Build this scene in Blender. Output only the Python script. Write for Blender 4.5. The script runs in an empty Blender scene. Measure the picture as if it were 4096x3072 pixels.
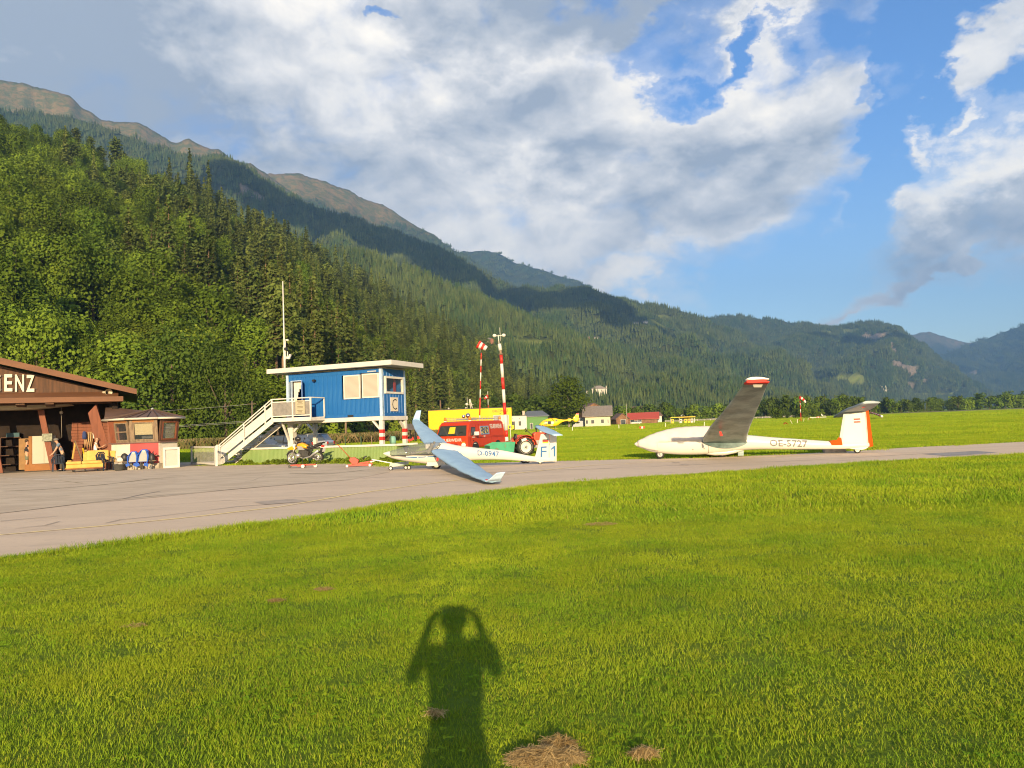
import bpy, bmesh, math, random
import numpy as np
from mathutils import Vector, Matrix, Euler
random.seed(7); RNG = np.random.default_rng(7)
SC = bpy.context.scene
COL = SC.collection
R = math.radians

# ------------------------------------------------------------------ camera
F_PX, W_PX, H_PX = 3050.0, 4096.0, 3072.0
CAM_H, PITCH, ROLL = 1.6, R(3.06), R(-2.1)
cam_data = bpy.data.cameras.new('camera')
cam_data.sensor_width = 36.0
cam_data.lens = 36.0 * F_PX / W_PX
cam_data.clip_start = 0.05
cam_data.clip_end = 40000.0
cam = bpy.data.objects.new('camera', cam_data)
COL.objects.link(cam)
CAM_ROT = (Matrix.Rotation(R(90) + PITCH, 3, 'X') @ Matrix.Rotation(ROLL, 3, 'Z'))
cam.location = (0, 0, CAM_H)
cam.rotation_euler = CAM_ROT.to_euler()
SC.camera = cam

def ray(px, py):
    return CAM_ROT @ Vector(((px - W_PX / 2) / F_PX, -(py - H_PX / 2) / F_PX, -1.0))
def P(px, py, Y):
    """world point seen at a photo pixel, Y metres in front of the camera"""
    d = ray(px, py); t = Y / d.y
    return Vector((d.x * t, Y, CAM_H + d.z * t))
def G(px, py, z=0.0):
    """world point on the ground (height z) seen at a photo pixel"""
    d = ray(px, py); t = (z - CAM_H) / d.z
    return Vector((d.x * t, d.y * t, z))
def HY(px):
    return 1699.0 + (2048.0 - px) * math.tan(-ROLL)
def PZ(px, z, Y):
    """world point in column px at height z and distance Y"""
    q = P(px, HY(px), Y); return Vector((q.x, Y, z))
def proj(p):
    v = CAM_ROT.transposed() @ (Vector(p) - Vector((0, 0, CAM_H)))
    if v.z >= -0.01: return None
    return (W_PX / 2 + F_PX * v.x / -v.z, H_PX / 2 - F_PX * v.y / -v.z)

# ------------------------------------------------------------------ sun and sky
SUN_DIR = ray(1828, 2432).normalized()          # the way the light travels: the photographer's shadow lies there
SUN_EL = math.asin(-SUN_DIR.z)
SUN_AZ = math.atan2(-SUN_DIR.x, -SUN_DIR.y)     # from +Y towards +X
sun_data = bpy.data.lights.new('sun', 'SUN')
sun_data.energy = 4.2
sun_data.color = (1.0, 0.76, 0.43)
sun_data.angle = R(0.5)
sun = bpy.data.objects.new('sun', sun_data)
sun.rotation_euler = SUN_DIR.to_track_quat('-Z', 'Y').to_euler()
sun.location = (0, -20, 30)
COL.objects.link(sun)
SC.view_settings.view_transform = 'Standard'
SC.view_settings.look = 'None'
SC.view_settings.exposure = 0.95
SC.view_settings.gamma = 1.0
SC.view_settings.use_curve_mapping = False
SC.render.film_transparent = False
cy = SC.cycles
cy.max_bounces = 6; cy.diffuse_bounces = 2; cy.glossy_bounces = 3; cy.transmission_bounces = 6
cy.transparent_max_bounces = 8; cy.volume_bounces = 0
cy.caustics_reflective = False; cy.caustics_refractive = False
cy.use_denoising = True; cy.filter_width = 1.1
cy.sample_clamp_indirect = 4.0

class NT:
    """small helper to write node trees"""
    def __init__(s, tree): s.t = tree; s.n = tree.nodes; s.l = tree.links
    def node(s, typ, **kw):
        n = s.n.new(typ)
        for k, v in kw.items(): setattr(n, k, v)
        return n
    def put(s, sock, v):
        if v is None: return
        if isinstance(v, bpy.types.NodeSocket): s.l.new(v, sock)
        else: sock.default_value = v
    def m(s, op, a, b=None, c=None, clamp=False):
        n = s.n.new('ShaderNodeMath'); n.operation = op; n.use_clamp = clamp
        s.put(n.inputs[0], a); s.put(n.inputs[1], b); s.put(n.inputs[2], c)
        return n.outputs[0]
    def vm(s, op, a, b=None, scale=None):
        n = s.n.new('ShaderNodeVectorMath'); n.operation = op
        s.put(n.inputs[0], a)
        if b is not None: s.put(n.inputs[1], b)
        if scale is not None: s.put(n.inputs[3], scale)
        return n.outputs['Value'] if op in ('DOT_PRODUCT', 'LENGTH', 'DISTANCE') else n.outputs[0]
    def mix(s, f, a, b, blend='MIX'):
        n = s.n.new('ShaderNodeMix'); n.data_type = 'RGBA'; n.blend_type = blend
        s.put(n.inputs[0], f); s.put(n.inputs[6], a); s.put(n.inputs[7], b)
        return n.outputs[2]
    def noise(s, vec, scale, detail=4, rough=0.5, dist=0.0, lac=2.0):
        n = s.n.new('ShaderNodeTexNoise')
        s.put(n.inputs['Vector'], vec); s.put(n.inputs['Scale'], scale); s.put(n.inputs['Detail'], detail)
        s.put(n.inputs['Roughness'], rough); s.put(n.inputs['Distortion'], dist); s.put(n.inputs['Lacunarity'], lac)
        return n.outputs[0]
    def ramp(s, v, a, b, lo=0.0, hi=1.0, smooth=True):
        n = s.n.new('ShaderNodeMapRange'); n.interpolation_type = 'SMOOTHSTEP' if smooth else 'LINEAR'
        n.clamp = True
        s.put(n.inputs[0], v); s.put(n.inputs[1], a); s.put(n.inputs[2], b); s.put(n.inputs[3], lo); s.put(n.inputs[4], hi)
        return n.outputs[0]
    def rgb(s, c):
        n = s.n.new('ShaderNodeRGB'); n.outputs[0].default_value = (c[0], c[1], c[2], 1); return n.outputs[0]

def build_world():
    w = bpy.data.worlds.new('World'); SC.world = w; w.use_nodes = True
    k = NT(w.node_tree); k.n.clear()
    out = k.node('ShaderNodeOutputWorld'); bg = k.node('ShaderNodeBackground')
    k.l.new(bg.outputs[0], out.inputs[0])
    tc = k.node('ShaderNodeTexCoord'); d = k.vm('NORMALIZE', tc.outputs['Generated'])
    sep = k.node('ShaderNodeSeparateXYZ'); k.l.new(d, sep.inputs[0])
    x, y, z = sep.outputs
    az = k.m('ARCTAN2', x, y); el = k.m('ARCSINE', z)
    sky = k.node('ShaderNodeTexSky', sky_type='NISHITA', sun_disc=False, sun_elevation=SUN_EL, sun_rotation=SUN_AZ % (2 * math.pi),
                 altitude=650, air_density=1.0, dust_density=1.2, ozone_density=2.2)
    STR = 0.092
    blue = k.vm('SCALE', sky.outputs[0], scale=STR)
    # hue of the clear sky: deep azure high up, pale near the ridges
    hz = k.ramp(el, 0.02, 0.42)
    tint = k.mix(hz, (1.16, 1.16, 1.16, 1), (0.66, 0.97, 1.33, 1))
    blue = k.mix(1.0, blue, tint, 'MULTIPLY')
    # ---- clouds: coverage is a sum of soft ellipses in azimuth and elevation, broken up by noise
    def ae(px, py):
        q = ray(px, py).normalized(); return math.atan2(q.x, q.y), math.asin(q.z)
    wp = k.node('ShaderNodeTexNoise'); k.put(wp.inputs['Vector'], k.vm('MULTIPLY', d, (1, 1, 1.5))); k.put(wp.inputs['Scale'], 7.0); k.put(wp.inputs['Detail'], 7); k.put(wp.inputs['Roughness'], 0.6)
    ws_ = k.node('ShaderNodeSeparateXYZ'); k.l.new(wp.outputs['Color'], ws_.inputs[0])
    azw = k.m('MULTIPLY_ADD', k.m('SUBTRACT', ws_.outputs[0], 0.5), 0.30, az); elw = k.m('MULTIPLY_ADD', k.m('SUBTRACT', ws_.outputs[1], 0.5), 0.24, el)
    def ell(px, py, rx, ry, rot=0.0, soft=0.0):
        a, e = ae(px, py); rx /= F_PX; ry /= F_PX
        da = k.m('SUBTRACT', azw, a); de = k.m('SUBTRACT', elw, e)
        c, s_ = math.cos(R(rot)), math.sin(R(rot))
        u = k.m('MULTIPLY_ADD', de, s_ / rx, k.m('MULTIPLY', da, c / rx))
        v = k.m('MULTIPLY_ADD', de, c / ry, k.m('MULTIPLY', da, -s_ / ry))
        r2 = k.m('MULTIPLY_ADD', u, u, k.m('MULTIPLY', v, v))
        return k.ramp(r2, 0.0, 2.0, 1.0, 0.0, smooth=False)
    def add(lst):
        r = None
        for e in lst: r = e if r is None else k.m('ADD', r, e)
        return r
    def big(lst):
        r = None
        for e in lst: r = e if r is None else k.m('MAXIMUM', r, e)
        return r
    cov = big([ell(300, 200, 1900, 900), ell(1500, 900, 1300, 700), ell(2200, 560, 1150, 560, 10), ell(2900, 560, 900, 330, 30),
               ell(2500, 60, 900, 170, 4), ell(3050, 110, 360, 170), ell(3200, 330, 430, 170, 30),
               ell(2500, 1130, 320, 190, 20), ell(3930, 830, 470, 270, -4), ell(3690, 800, 240, 120, 8), ell(4080, 690, 380, 220), ell(3560, 790, 110, 60, 10), ell(3800, 1090, 420, 60, 14), ell(3980, 260, 330, 80, 42),
               ell(3660, 330, 90, 60), ell(3390, 1240, 90, 16), ell(2420, 880, 500, 260, 15), ell(3600, 450, 100, 90, 30), ell(4090, 90, 130, 90, 40),
               k.m('MULTIPLY', ell(5400, 700, 700, 500), 0.9)])
    hole = add([k.m('MULTIPLY', ell(3560, 640, 110, 330, -24), 0.8), k.m('MULTIPLY', ell(3600, 110, 220, 150), 0.7), k.m('MULTIPLY', ell(2690, 180, 260, 70, 8), 0.30), k.m('MULTIPLY', ell(2830, 280, 240, 80, -14), 0.22), k.m('MULTIPLY', ell(3080, 200, 110, 45, 20), 0.7), k.m('MULTIPLY', ell(1585, 40, 80, 30), 0.55), k.m('MULTIPLY', ell(2820, 350, 130, 60), 0.5)])
    # behind and beside the view the sky carries on with broken clouds
    away = k.ramp(k.m('ABSOLUTE', az), 0.85, 1.5)
    gen = k.noise(k.vm('MULTIPLY', d, (1, 1, 2.2)), 1.6, 3, 0.5)
    cov = k.m('ADD', cov, k.m('MULTIPLY', away, k.ramp(gen, 0.38, 0.62)))
    cov = k.m('SUBTRACT', cov, hole)
    # noise field, domain warped, flattened towards the horizon
    flat = k.vm('MULTIPLY', d, (1.0, 1.0, 1.75))
    warp = k.node('ShaderNodeTexNoise'); k.put(warp.inputs['Vector'], flat); k.put(warp.inputs['Scale'], 5.0); k.put(warp.inputs['Detail'], 3)
    wv = k.vm('SCALE', k.vm('SUBTRACT', warp.outputs['Color'], (0.5, 0.5, 0.5)), scale=0.13)
    q = k.vm('ADD', flat, wv)
    def field(v):
        a = k.noise(v, 5.2, 9, 0.56, 0.0)
        return a
    f0 = field(q)
    f1 = field(k.vm('ADD', q, (0.008, 0.0, 0.036)))       # a step up, towards the light
    f2 = k.noise(q, 13.0, 7, 0.6)
    den = k.m('ADD', k.m('MULTIPLY', k.m('SUBTRACT', f0, 0.5), 3.0), k.m('MULTIPLY', k.m('SUBTRACT', f2, 0.5), 1.1))
    dens = k.m('ADD', den, k.m('MULTIPLY', k.m('SUBTRACT', cov, 0.47), 2.2))
    thick = k.ramp(dens, -0.15, 0.95)
    veil = k.m('MULTIPLY', k.ramp(dens, -0.6, 0.2), 0.30)
    alpha = k.m('MAXIMUM', thick, veil)
    # light and shade of the billows
    rel = k.m('SUBTRACT', f0, f1)
    lit = k.m('MULTIPLY_ADD', rel, 2.7, 0.48)
    lit = k.m('ADD', lit, k.m('MULTIPLY', k.m('SUBTRACT', f2, 0.5), 0.30))
    bright = big([k.m('MULTIPLY', ell(1250, 190, 480, 300, -30), 0.42), k.m('MULTIPLY', ell(3700, 720, 420, 130, 22), 0.55), k.m('MULTIPLY', ell(3050, 340, 380, 130, 20), 0.36), k.m('MULTIPLY', ell(2300, 420, 500, 160), 0.16),
                  k.m('MULTIPLY', ell(2000, 250, 360, 260), 0.26), k.m('MULTIPLY', ell(1750, 800, 600, 350), 0.16), k.m('MULTIPLY', ell(2620, 1100, 190, 150), 0.34), k.m('MULTIPLY', ell(3620, 290, 110, 90), 0.3)])
    dark = big([k.m('MULTIPLY', ell(150, 370, 1250, 600, -6), 0.82), k.m('MULTIPLY', ell(2060, 490, 420, 170), 0.72), k.m('MULTIPLY', ell(2950, 560, 620, 170, 20), 0.5), k.m('MULTIPLY', ell(3920, 930, 400, 150), 0.60),
                k.m('MULTIPLY', ell(2300, 40, 950, 150), 0.8), k.m('MULTIPLY', ell(1180, 300, 230, 230), 0.65), k.m('MULTIPLY', ell(3800, 1090, 420, 60, 14), 0.5), k.m('MULTIPLY', ell(1350, 660, 140, 60), 0.4), k.m('MULTIPLY', ell(2200, 900, 500, 120), 0.18)])
    lit = k.m('SUBTRACT', k.m('MULTIPLY_ADD', bright, 1.4, lit), k.m('MULTIPLY', dark, 1.1))
    edge = k.ramp(dens, 0.75, 0.1)
    lit = k.m('ADD', lit, k.m('MULTIPLY', edge, 0.04))
    sh = k.mix(k.ramp(lit, -0.25, 0.55, smooth=False), (0.225, 0.255, 0.305, 1), (0.54, 0.525, 0.51, 1))
    cl = k.mix(k.ramp(lit, 0.42, 1.12), sh, (0.75, 0.69, 0.60, 1))
    col = k.mix(alpha, blue, cl)
    k.l.new(col, bg.inputs[0]); bg.inputs[1].default_value = 1.0
    w.cycles.sampling_method = 'MANUAL'; w.cycles.sample_map_resolution = 512
build_world()

# ------------------------------------------------------------------ helpers: objects
def _link(o, parent=None):
    COL.objects.link(o)
    if parent is not None: o.parent = parent
    return o
def tag(o, label=None, cat=None, group=None, kind=None):
    if label: o['label'] = label
    if cat: o['category'] = cat
    if group: o['group'] = group
    if kind: o['kind'] = kind
    return o
def thing(name, label, cat, loc=(0, 0, 0), rz=0.0, group=None, rot=None):
    o = bpy.data.objects.new(name, None); o.empty_display_size = 0.3
    o.location = loc; o.rotation_euler = rot if rot is not None else (0, 0, rz)
    _link(o); return tag(o, label, cat, group)
def kids(o): return [c for c in o.children]
def copy_tree(o, parent=None, first=True):
    c = o.copy(); COL.objects.link(c)
    if parent is not None: c.parent = parent
    for ch in list(o.children): copy_tree(ch, c, False)
    return c

class MB:
    """collects faces and links them as ONE mesh object"""
    def __init__(s): s.v = []; s.f = []; s.mi = []; s.sm = []
    def add(s, verts, faces, mi=0, smooth=False):
        o = len(s.v); s.v += [tuple(p) for p in verts]
        for f in faces:
            s.f.append(tuple(i + o for i in f)); s.mi.append(mi); s.sm.append(smooth)
        return s
    def box(s, c, size, rot=None, mi=0, taper=None):
        x, y, z = size[0] / 2, size[1] / 2, size[2] / 2
        tx, ty = taper if taper else (1, 1)
        vs = [Vector((sx * x * (tx if sz > 0 else 1), sy * y * (ty if sz > 0 else 1), sz * z)) for sz in (-1, 1) for sy in (-1, 1) for sx in (-1, 1)]
        if rot is not None:
            M = rot if isinstance(rot, Matrix) else Euler(rot).to_matrix()
            vs = [M @ v for v in vs]
        c = Vector(c)
        return s.add([v + c for v in vs], [(0, 2, 3, 1), (4, 5, 7, 6), (0, 1, 5, 4), (2, 6, 7, 3), (0, 4, 6, 2), (1, 3, 7, 5)], mi)
    def b2(s, lo, hi, mi=0):
        return s.box([(a + b) / 2 for a, b in zip(lo, hi)], [abs(b - a) for a, b in zip(lo, hi)], mi=mi)
    def beam(s, p0, p1, w, h=None, mi=0, up=(0, 0, 1)):
        """a bar from p0 to p1, w across and h along 'up'"""
        p0, p1 = Vector(p0), Vector(p1); h = w if h is None else h
        d = (p1 - p0); L = d.length; d.normalize(); u = Vector(up)
        if abs(d.dot(u)) > 0.99: u = Vector((0, 1, 0))
        sd = d.cross(u).normalized(); u = sd.cross(d).normalized()
        M = Matrix((sd, d, u)).transposed()
        return s.box((p0 + p1) / 2, (w, L, h), M, mi)
    def tube(s, pts, r, n=8, mi=0, cap=True, smooth=True):
        pts = [Vector(p) for p in pts]
        rs = r if isinstance(r, (list, tuple)) else [r] * len(pts)
        base = len(s.v); prev = None
        for i, p in enumerate(pts):
            t = (pts[min(i + 1, len(pts) - 1)] - pts[max(i - 1, 0)]).normalized()
            if prev is None:
                a = Vector((0, 0, 1)) if abs(t.z) < 0.9 else Vector((1, 0, 0))
                u = t.cross(a).normalized()
            else:
                u = (prev - t * prev.dot(t)).normalized()
            prev = u; w = t.cross(u)
            for j in range(n):
                an = 2 * math.pi * j / n
                s.v.append(tuple(p + (u * math.cos(an) + w * math.sin(an)) * rs[i]))
        for i in range(len(pts) - 1):
            for j in range(n):
                a = base + i * n + j; b = base + i * n + (j + 1) % n
                s.f.append((a, b, b + n, a + n)); s.mi.append(mi); s.sm.append(smooth)
        if cap:
            s.f.append(tuple(base + j for j in reversed(range(n)))); s.mi.append(mi); s.sm.append(False)
            e = base + (len(pts) - 1) * n
            s.f.append(tuple(e + j for j in range(n))); s.mi.append(mi); s.sm.append(False)
        return s
    def cyl(s, p0, p1, r, n=12, mi=0, r2=None): return s.tube([p0, p1], [r, r if r2 is None else r2], n, mi)
    def rings(s, rings, closed=True, cap=True, mi=0, smooth=True, skip=None):
        """loft through rings of equal length"""
        n = len(rings[0]); b = len(s.v)
        for rg in rings: s.v += [tuple(p) for p in rg]
        for i in range(len(rings) - 1):
            for j in range(n if closed else n - 1):
                if skip and skip(i, j): continue
                a = b + i * n + j; c = b + i * n + (j + 1) % n
                s.f.append((a, c, c + n, a + n)); s.mi.append(mi); s.sm.append(smooth)
        if cap and closed:
            s.f.append(tuple(b + j for j in reversed(range(n)))); s.mi.append(mi); s.sm.append(False)
            e = b + (len(rings) - 1) * n
            s.f.append(tuple(e + j for j in range(n))); s.mi.append(mi); s.sm.append(False)
        return s
    def lathe(s, prof, c=(0, 0, 0), axis='Z', n=16, mi=0, smooth=True, rot=None, cap=True):
        """prof: list of (radius, height)"""
        rg = []
        for r, h in prof:
            ring = []
            for j in range(n):
                a = 2 * math.pi * j / n; x, y = r * math.cos(a), r * math.sin(a)
                p = Vector((x, y, h)) if axis == 'Z' else (Vector((h, x, y)) if axis == 'X' else Vector((y, h, x)))
                if rot is not None: p = rot @ p
                ring.append(p + Vector(c))
            rg.append(ring)
        return s.rings(rg, True, cap, mi, smooth)
    def prism(s, poly, d0, d1, plane='XZ', mi=0, fn=None):
        """extrude a polygon; plane XZ extrudes along y, XY along z, YZ along x"""
        def mk(a, b, d):
            p = {'XZ': (a, d, b), 'XY': (a, b, d), 'YZ': (d, a, b)}[plane]
            return fn(Vector(p)) if fn else p
        n = len(poly)
        vs = [mk(a, b, d0) for a, b in poly] + [mk(a, b, d1) for a, b in poly]
        fs = [tuple(range(n)), tuple(reversed(range(n, 2 * n)))] + [(i, i + n, (i + 1) % n + n, (i + 1) % n) for i in range(n)]
        return s.add(vs, fs, mi)
    def quad(s, a, b, c, d, mi=0): return s.add([a, b, c, d], [(0, 1, 2, 3)], mi)
    def ball(s, c, r, n=10, m=6, mi=0, sc=(1, 1, 1)):
        rg = []
        for i in range(m + 1):
            t = math.pi * i / m; q = max(math.sin(t), 0.02)
            rg.append([Vector(c) + Vector((r * sc[0] * q * math.cos(2 * math.pi * j / n), r * sc[1] * q * math.sin(2 * math.pi * j / n), -r * sc[2] * math.cos(t))) for j in range(n)])
        return s.rings(rg, True, True, mi)
    def mesh(s, name, mats, fix=True):
        me = bpy.data.meshes.new(name)
        me.from_pydata(s.v, [], s.f)
        for m_ in (mats if isinstance(mats, (list, tuple)) else [mats]): me.materials.append(m_)
        me.polygons.foreach_set('material_index', s.mi)
        me.polygons.foreach_set('use_smooth', s.sm)
        if fix:
            bm = bmesh.new(); bm.from_mesh(me); bmesh.ops.recalc_face_normals(bm, faces=bm.faces); bm.to_mesh(me); bm.free()
        me.update(); return me
    def build(s, name, mats, parent=None, bevel=0.0, seg=2, fix=True, sub=0):
        me = s.mesh(name, mats, fix)
        if bevel > 0:
            bm = bmesh.new(); bm.from_mesh(me)
            bmesh.ops.remove_doubles(bm, verts=bm.verts, dist=1e-5)
            es = [e for e in bm.edges if len(e.link_faces) == 2 and e.calc_face_angle(0) > 0.5]
            bmesh.ops.bevel(bm, geom=es, offset=bevel, segments=seg, profile=0.6, affect='EDGES', clamp_overlap=True)
            for f in bm.faces: f.smooth = len(f.verts) > 0 and f.calc_area() < bevel * bevel * 40 and False
            bm.to_mesh(me); bm.free()
        o = bpy.data.objects.new(name, me)
        if sub:
            md = o.modifiers.new('sub', 'SUBSURF'); md.levels = sub; md.render_levels = sub
        return _link(o, parent)

def text_mesh(body, size, extrude=0.004, bold=0.0, sx=1.0, spacing=1.0):
    cu = bpy.data.curves.new('lettering', 'FONT'); cu.body = body; cu.size = size; cu.extrude = extrude
    cu.offset = bold; cu.space_character = spacing; cu.resolution_u = 2
    ob = bpy.data.objects.new('lettering', cu); COL.objects.link(ob)
    dg = bpy.context.evaluated_depsgraph_get(); dg.update()
    me = bpy.data.meshes.new_from_object(ob.evaluated_get(dg))
    COL.objects.unlink(ob); bpy.data.objects.remove(ob); bpy.data.curves.remove(cu)
    co = np.zeros(len(me.vertices) * 3); me.vertices.foreach_get('co', co); co = co.reshape(-1, 3)
    co[:, 0] *= sx
    co[:, 0] -= (co[:, 0].min() + co[:, 0].max()) / 2; co[:, 1] -= (co[:, 1].min() + co[:, 1].max()) / 2
    me.vertices.foreach_set('co', co.ravel()); me.update()
    return me
def lettering(body, height, width, mat_, parent, fn, name='lettering', extrude=0.004, bold=0.0, fine=False):
    """flat letters (height x width, centred) mapped into place by fn(x, y, z)"""
    me = text_mesh(body, 1.0, 0.5, bold)
    if fine:
        bm = bmesh.new(); bm.from_mesh(me); bmesh.ops.triangulate(bm, faces=bm.faces); bmesh.ops.subdivide_edges(bm, edges=[e for e in bm.edges if e.calc_length() > .15], cuts=3, use_grid_fill=True); bm.to_mesh(me); bm.free()
    co = np.zeros(len(me.vertices) * 3); me.vertices.foreach_get('co', co); co = co.reshape(-1, 3)
    co[:, 0] *= width / max(np.ptp(co[:, 0]), 1e-6); co[:, 1] *= height / max(np.ptp(co[:, 1]), 1e-6)
    co[:, 2] = (co[:, 2] + 0.5) * extrude
    co = np.array([tuple(fn(*c)) for c in co])
    me.vertices.foreach_set('co', co.ravel()); me.materials.clear(); me.materials.append(mat_); me.update()
    bm = bmesh.new(); bm.from_mesh(me); bmesh.ops.recalc_face_normals(bm, faces=bm.faces); bm.to_mesh(me); bm.free()
    o = bpy.data.objects.new(name, me); return _link(o, parent)

# ------------------------------------------------------------------ helpers: materials
MATS = {}
def mat(name, col, rough=0.6, metal=0.0, spec=0.5, var=0.0, vscale=3.0, col2=None, bump=0.0, bscale=40.0, trans=0.0, alpha=1.0, coat=0.0, emit=None, rand=0.0, stretch=None, ior=1.45, detail=5, blo=0.35, bhi=0.65):
    if name in MATS: return MATS[name]
    m = bpy.data.materials.new(name); m.use_nodes = True; k = NT(m.node_tree)
    b = k.n['Principled BSDF']; c4 = (col[0], col[1], col[2], 1)
    b.inputs['Base Color'].default_value = c4; b.inputs['Roughness'].default_value = rough; b.inputs['Metallic'].default_value = metal
    b.inputs['Specular IOR Level'].default_value = spec; b.inputs['Transmission Weight'].default_value = trans; b.inputs['Alpha'].default_value = alpha
    b.inputs['Coat Weight'].default_value = coat; b.inputs['IOR'].default_value = ior
    tc = k.node('ShaderNodeTexCoord'); vec = tc.outputs['Object']
    if stretch: vec = k.vm('MULTIPLY', vec, stretch)
    cs = None
    if col2 is not None or var > 0:
        n = k.noise(vec, vscale, detail, 0.6)
        c2 = (*col2, 1) if col2 is not None else tuple(min(1, x * (1 - var)) for x in col) + (1,)
        c1 = c4 if col2 is not None else tuple(min(1, x * (1 + var * 0.5)) for x in col) + (1,)
        cs = k.mix(k.ramp(n, blo, bhi), c1, c2)
    if rand > 0:
        oi = k.node('ShaderNodeObjectInfo')
        hv = k.node('ShaderNodeHueSaturation')
        k.put(hv.inputs['Color'], cs if cs is not None else c4)
        k.put(hv.inputs['Value'], k.m('MULTIPLY_ADD', oi.outputs['Random'], 2 * rand, 1 - rand))
        cs = hv.outputs[0]
    if cs is not None: k.l.new(cs, b.inputs['Base Color'])
    if bump > 0:
        bn = k.node('ShaderNodeBump'); bn.inputs['Strength'].default_value = bump; bn.inputs['Distance'].default_value = 0.02
        k.put(bn.inputs['Height'], k.noise(vec, bscale, 4, 0.6)); k.l.new(bn.outputs[0], b.inputs['Normal'])
    if emit:
        b.inputs['Emission Color'].default_value = (*emit[:3], 1); b.inputs['Emission Strength'].default_value = emit[3]
    MATS[name] = m; return m
# ------------------------------------------------------------------ numpy noise
def _h(ix, iy, s):
    n = (ix.astype(np.int64) * 374761393 + iy.astype(np.int64) * 668265263 + s * 1442695041) & 0x7fffffff
    n = ((n ^ (n >> 13)) * 1274126177) & 0x7fffffff
    return ((n ^ (n >> 16)) & 0xffff) / 65535.0
def vnoise(x, y, s=0):
    ix, iy = np.floor(x), np.floor(y); fx, fy = x - ix, y - iy
    fx = fx * fx * (3 - 2 * fx); fy = fy * fy * (3 - 2 * fy)
    a = _h(ix, iy, s) * (1 - fx) + _h(ix + 1, iy, s) * fx
    b = _h(ix, iy + 1, s) * (1 - fx) + _h(ix + 1, iy + 1, s) * fx
    return a * (1 - fy) + b * fy
def fbm(x, y, s=0, o=5, g=0.5):
    x = np.asarray(x, float); y = np.asarray(y, float)
    r = 0; a = 1; t = 0
    for i in range(o):
        r = r + a * vnoise(x, y, s + i * 17); t += a; a *= g; x = x * 2.03 + 5.1; y = y * 2.03 + 1.7
    return r / t - 0.5

# ------------------------------------------------------------------ ground, taxiway, apron
NEAR = [(-900, 2400), (-400, 2305), (0, 2233), (370, 2190), (741, 2137), (1111, 2089), (1482, 2033), (1852, 1982), (2222, 1937), (2593, 1910), (2963, 1886), (3334, 1861), (3704, 1839), (4096, 1820), (4700, 1790)]
FAR = [(4700, 1738), (4096, 1768), (3600, 1793), (3230, 1814), (2824, 1832), (2350, 1842), (2083, 1848), (1720, 1861), (1560, 1867), (1500, 1857), (1330, 1853), (1140, 1857), (968, 1862), (860, 1862), (790, 1864)]
near_w = [G(*p) for p in NEAR]; far_w = [G(*p) for p in FAR]
NX = np.array([p.x for p in near_w]); NYv = np.array([p.y for p in near_w])

m_lawn = bpy.data.materials.new('lawn_ground'); m_lawn.use_nodes = True
def _lawn():
    k = NT(m_lawn.node_tree); b = k.n['Principled BSDF']; b.inputs['Roughness'].default_value = 0.85; b.inputs['Specular IOR Level'].default_value = 0.15
    tc = k.node('ShaderNodeTexCoord'); v = tc.outputs['Object']
    big = k.noise(k.vm('MULTIPLY', v, (1, 0.6, 1)), 0.09, 4, 0.6); mid = k.noise(v, 0.6, 5, 0.6); fine = k.noise(v, 9.0, 6, 0.7)
    c = k.mix(k.ramp(big, 0.35, 0.65), (0.140, 0.222, 0.012, 1), (0.195, 0.262, 0.016, 1))
    c = k.mix(k.m('MULTIPLY', k.ramp(mid, 0.55, 0.75), 0.5), c, (0.150, 0.135, 0.022, 1))
    c = k.mix(k.m('MULTIPLY', k.ramp(fine, 0.35, 0.7), 0.25), c, (0.07, 0.14, 0.008, 1))
    k.l.new(c, b.inputs['Base Color'])
    bn = k.node('ShaderNodeBump'); bn.inputs['Strength'].default_value = 0.9; bn.inputs['Distance'].default_value = 0.12
    k.put(bn.inputs['Height'], k.m('ADD', fine, k.m('MULTIPLY', k.noise(v, 26.0, 4, 0.7), 0.6))); k.l.new(bn.outputs[0], b.inputs['Normal'])
_lawn()
g = MB(); g.quad((-9000, -250, 0), (9000, -250, 0), (9000, 10600, 0), (-9000, 10600, 0))
tag(g.build('meadow', m_lawn), kind='structure')

m_asph = bpy.data.materials.new('asphalt'); m_asph.use_nodes = True
def _asph():
    k = NT(m_asph.node_tree); b = k.n['Principled BSDF']; b.inputs['Roughness'].default_value = 0.9; b.inputs['Specular IOR Level'].default_value = 0.2
    tc = k.node('ShaderNodeTexCoord'); v = tc.outputs['Object']
    st = k.vm('MULTIPLY', v, (0.35, 1.3, 1))
    a = k.noise(st, 0.5, 5, 0.6); f = k.noise(v, 14.0, 6, 0.75); gr = k.noise(v, 120.0, 2, 0.6)
    c = k.mix(k.ramp(a, 0.3, 0.7), (0.59, 0.465, 0.34, 1), (0.66, 0.52, 0.38, 1))
    c = k.mix(k.m('MULTIPLY', k.ramp(f, 0.45, 0.75), 0.35), c, (0.43, 0.345, 0.27, 1))
    c = k.mix(k.m('MULTIPLY', k.ramp(gr, 0.5, 0.8), 0.3), c, (0.64, 0.52, 0.42, 1))
    st2 = k.noise(k.vm('MULTIPLY', v, (0.8, 2.4, 1)), 0.7, 6, 0.7, 0.8)
    c = k.mix(k.m('MULTIPLY', k.ramp(st2, 0.52, 0.7), 0.45), c, (0.42, 0.335, 0.26, 1))
    k.l.new(c, b.inputs['Base Color'])
    bn = k.node('ShaderNodeBump'); bn.inputs['Strength'].default_value = 0.25; bn.inputs['Distance'].default_value = 0.01
    k.put(bn.inputs['Height'], gr); k.l.new(bn.outputs[0], b.inputs['Normal'])
_asph()
m_conc = mat('apron_concrete', (0.60, 0.49, 0.36), 0.9, spec=0.2, col2=(0.50, 0.40, 0.29), vscale=1.2, bump=0.2, bscale=60, stretch=(0.5, 1.2, 1), detail=8)
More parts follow.
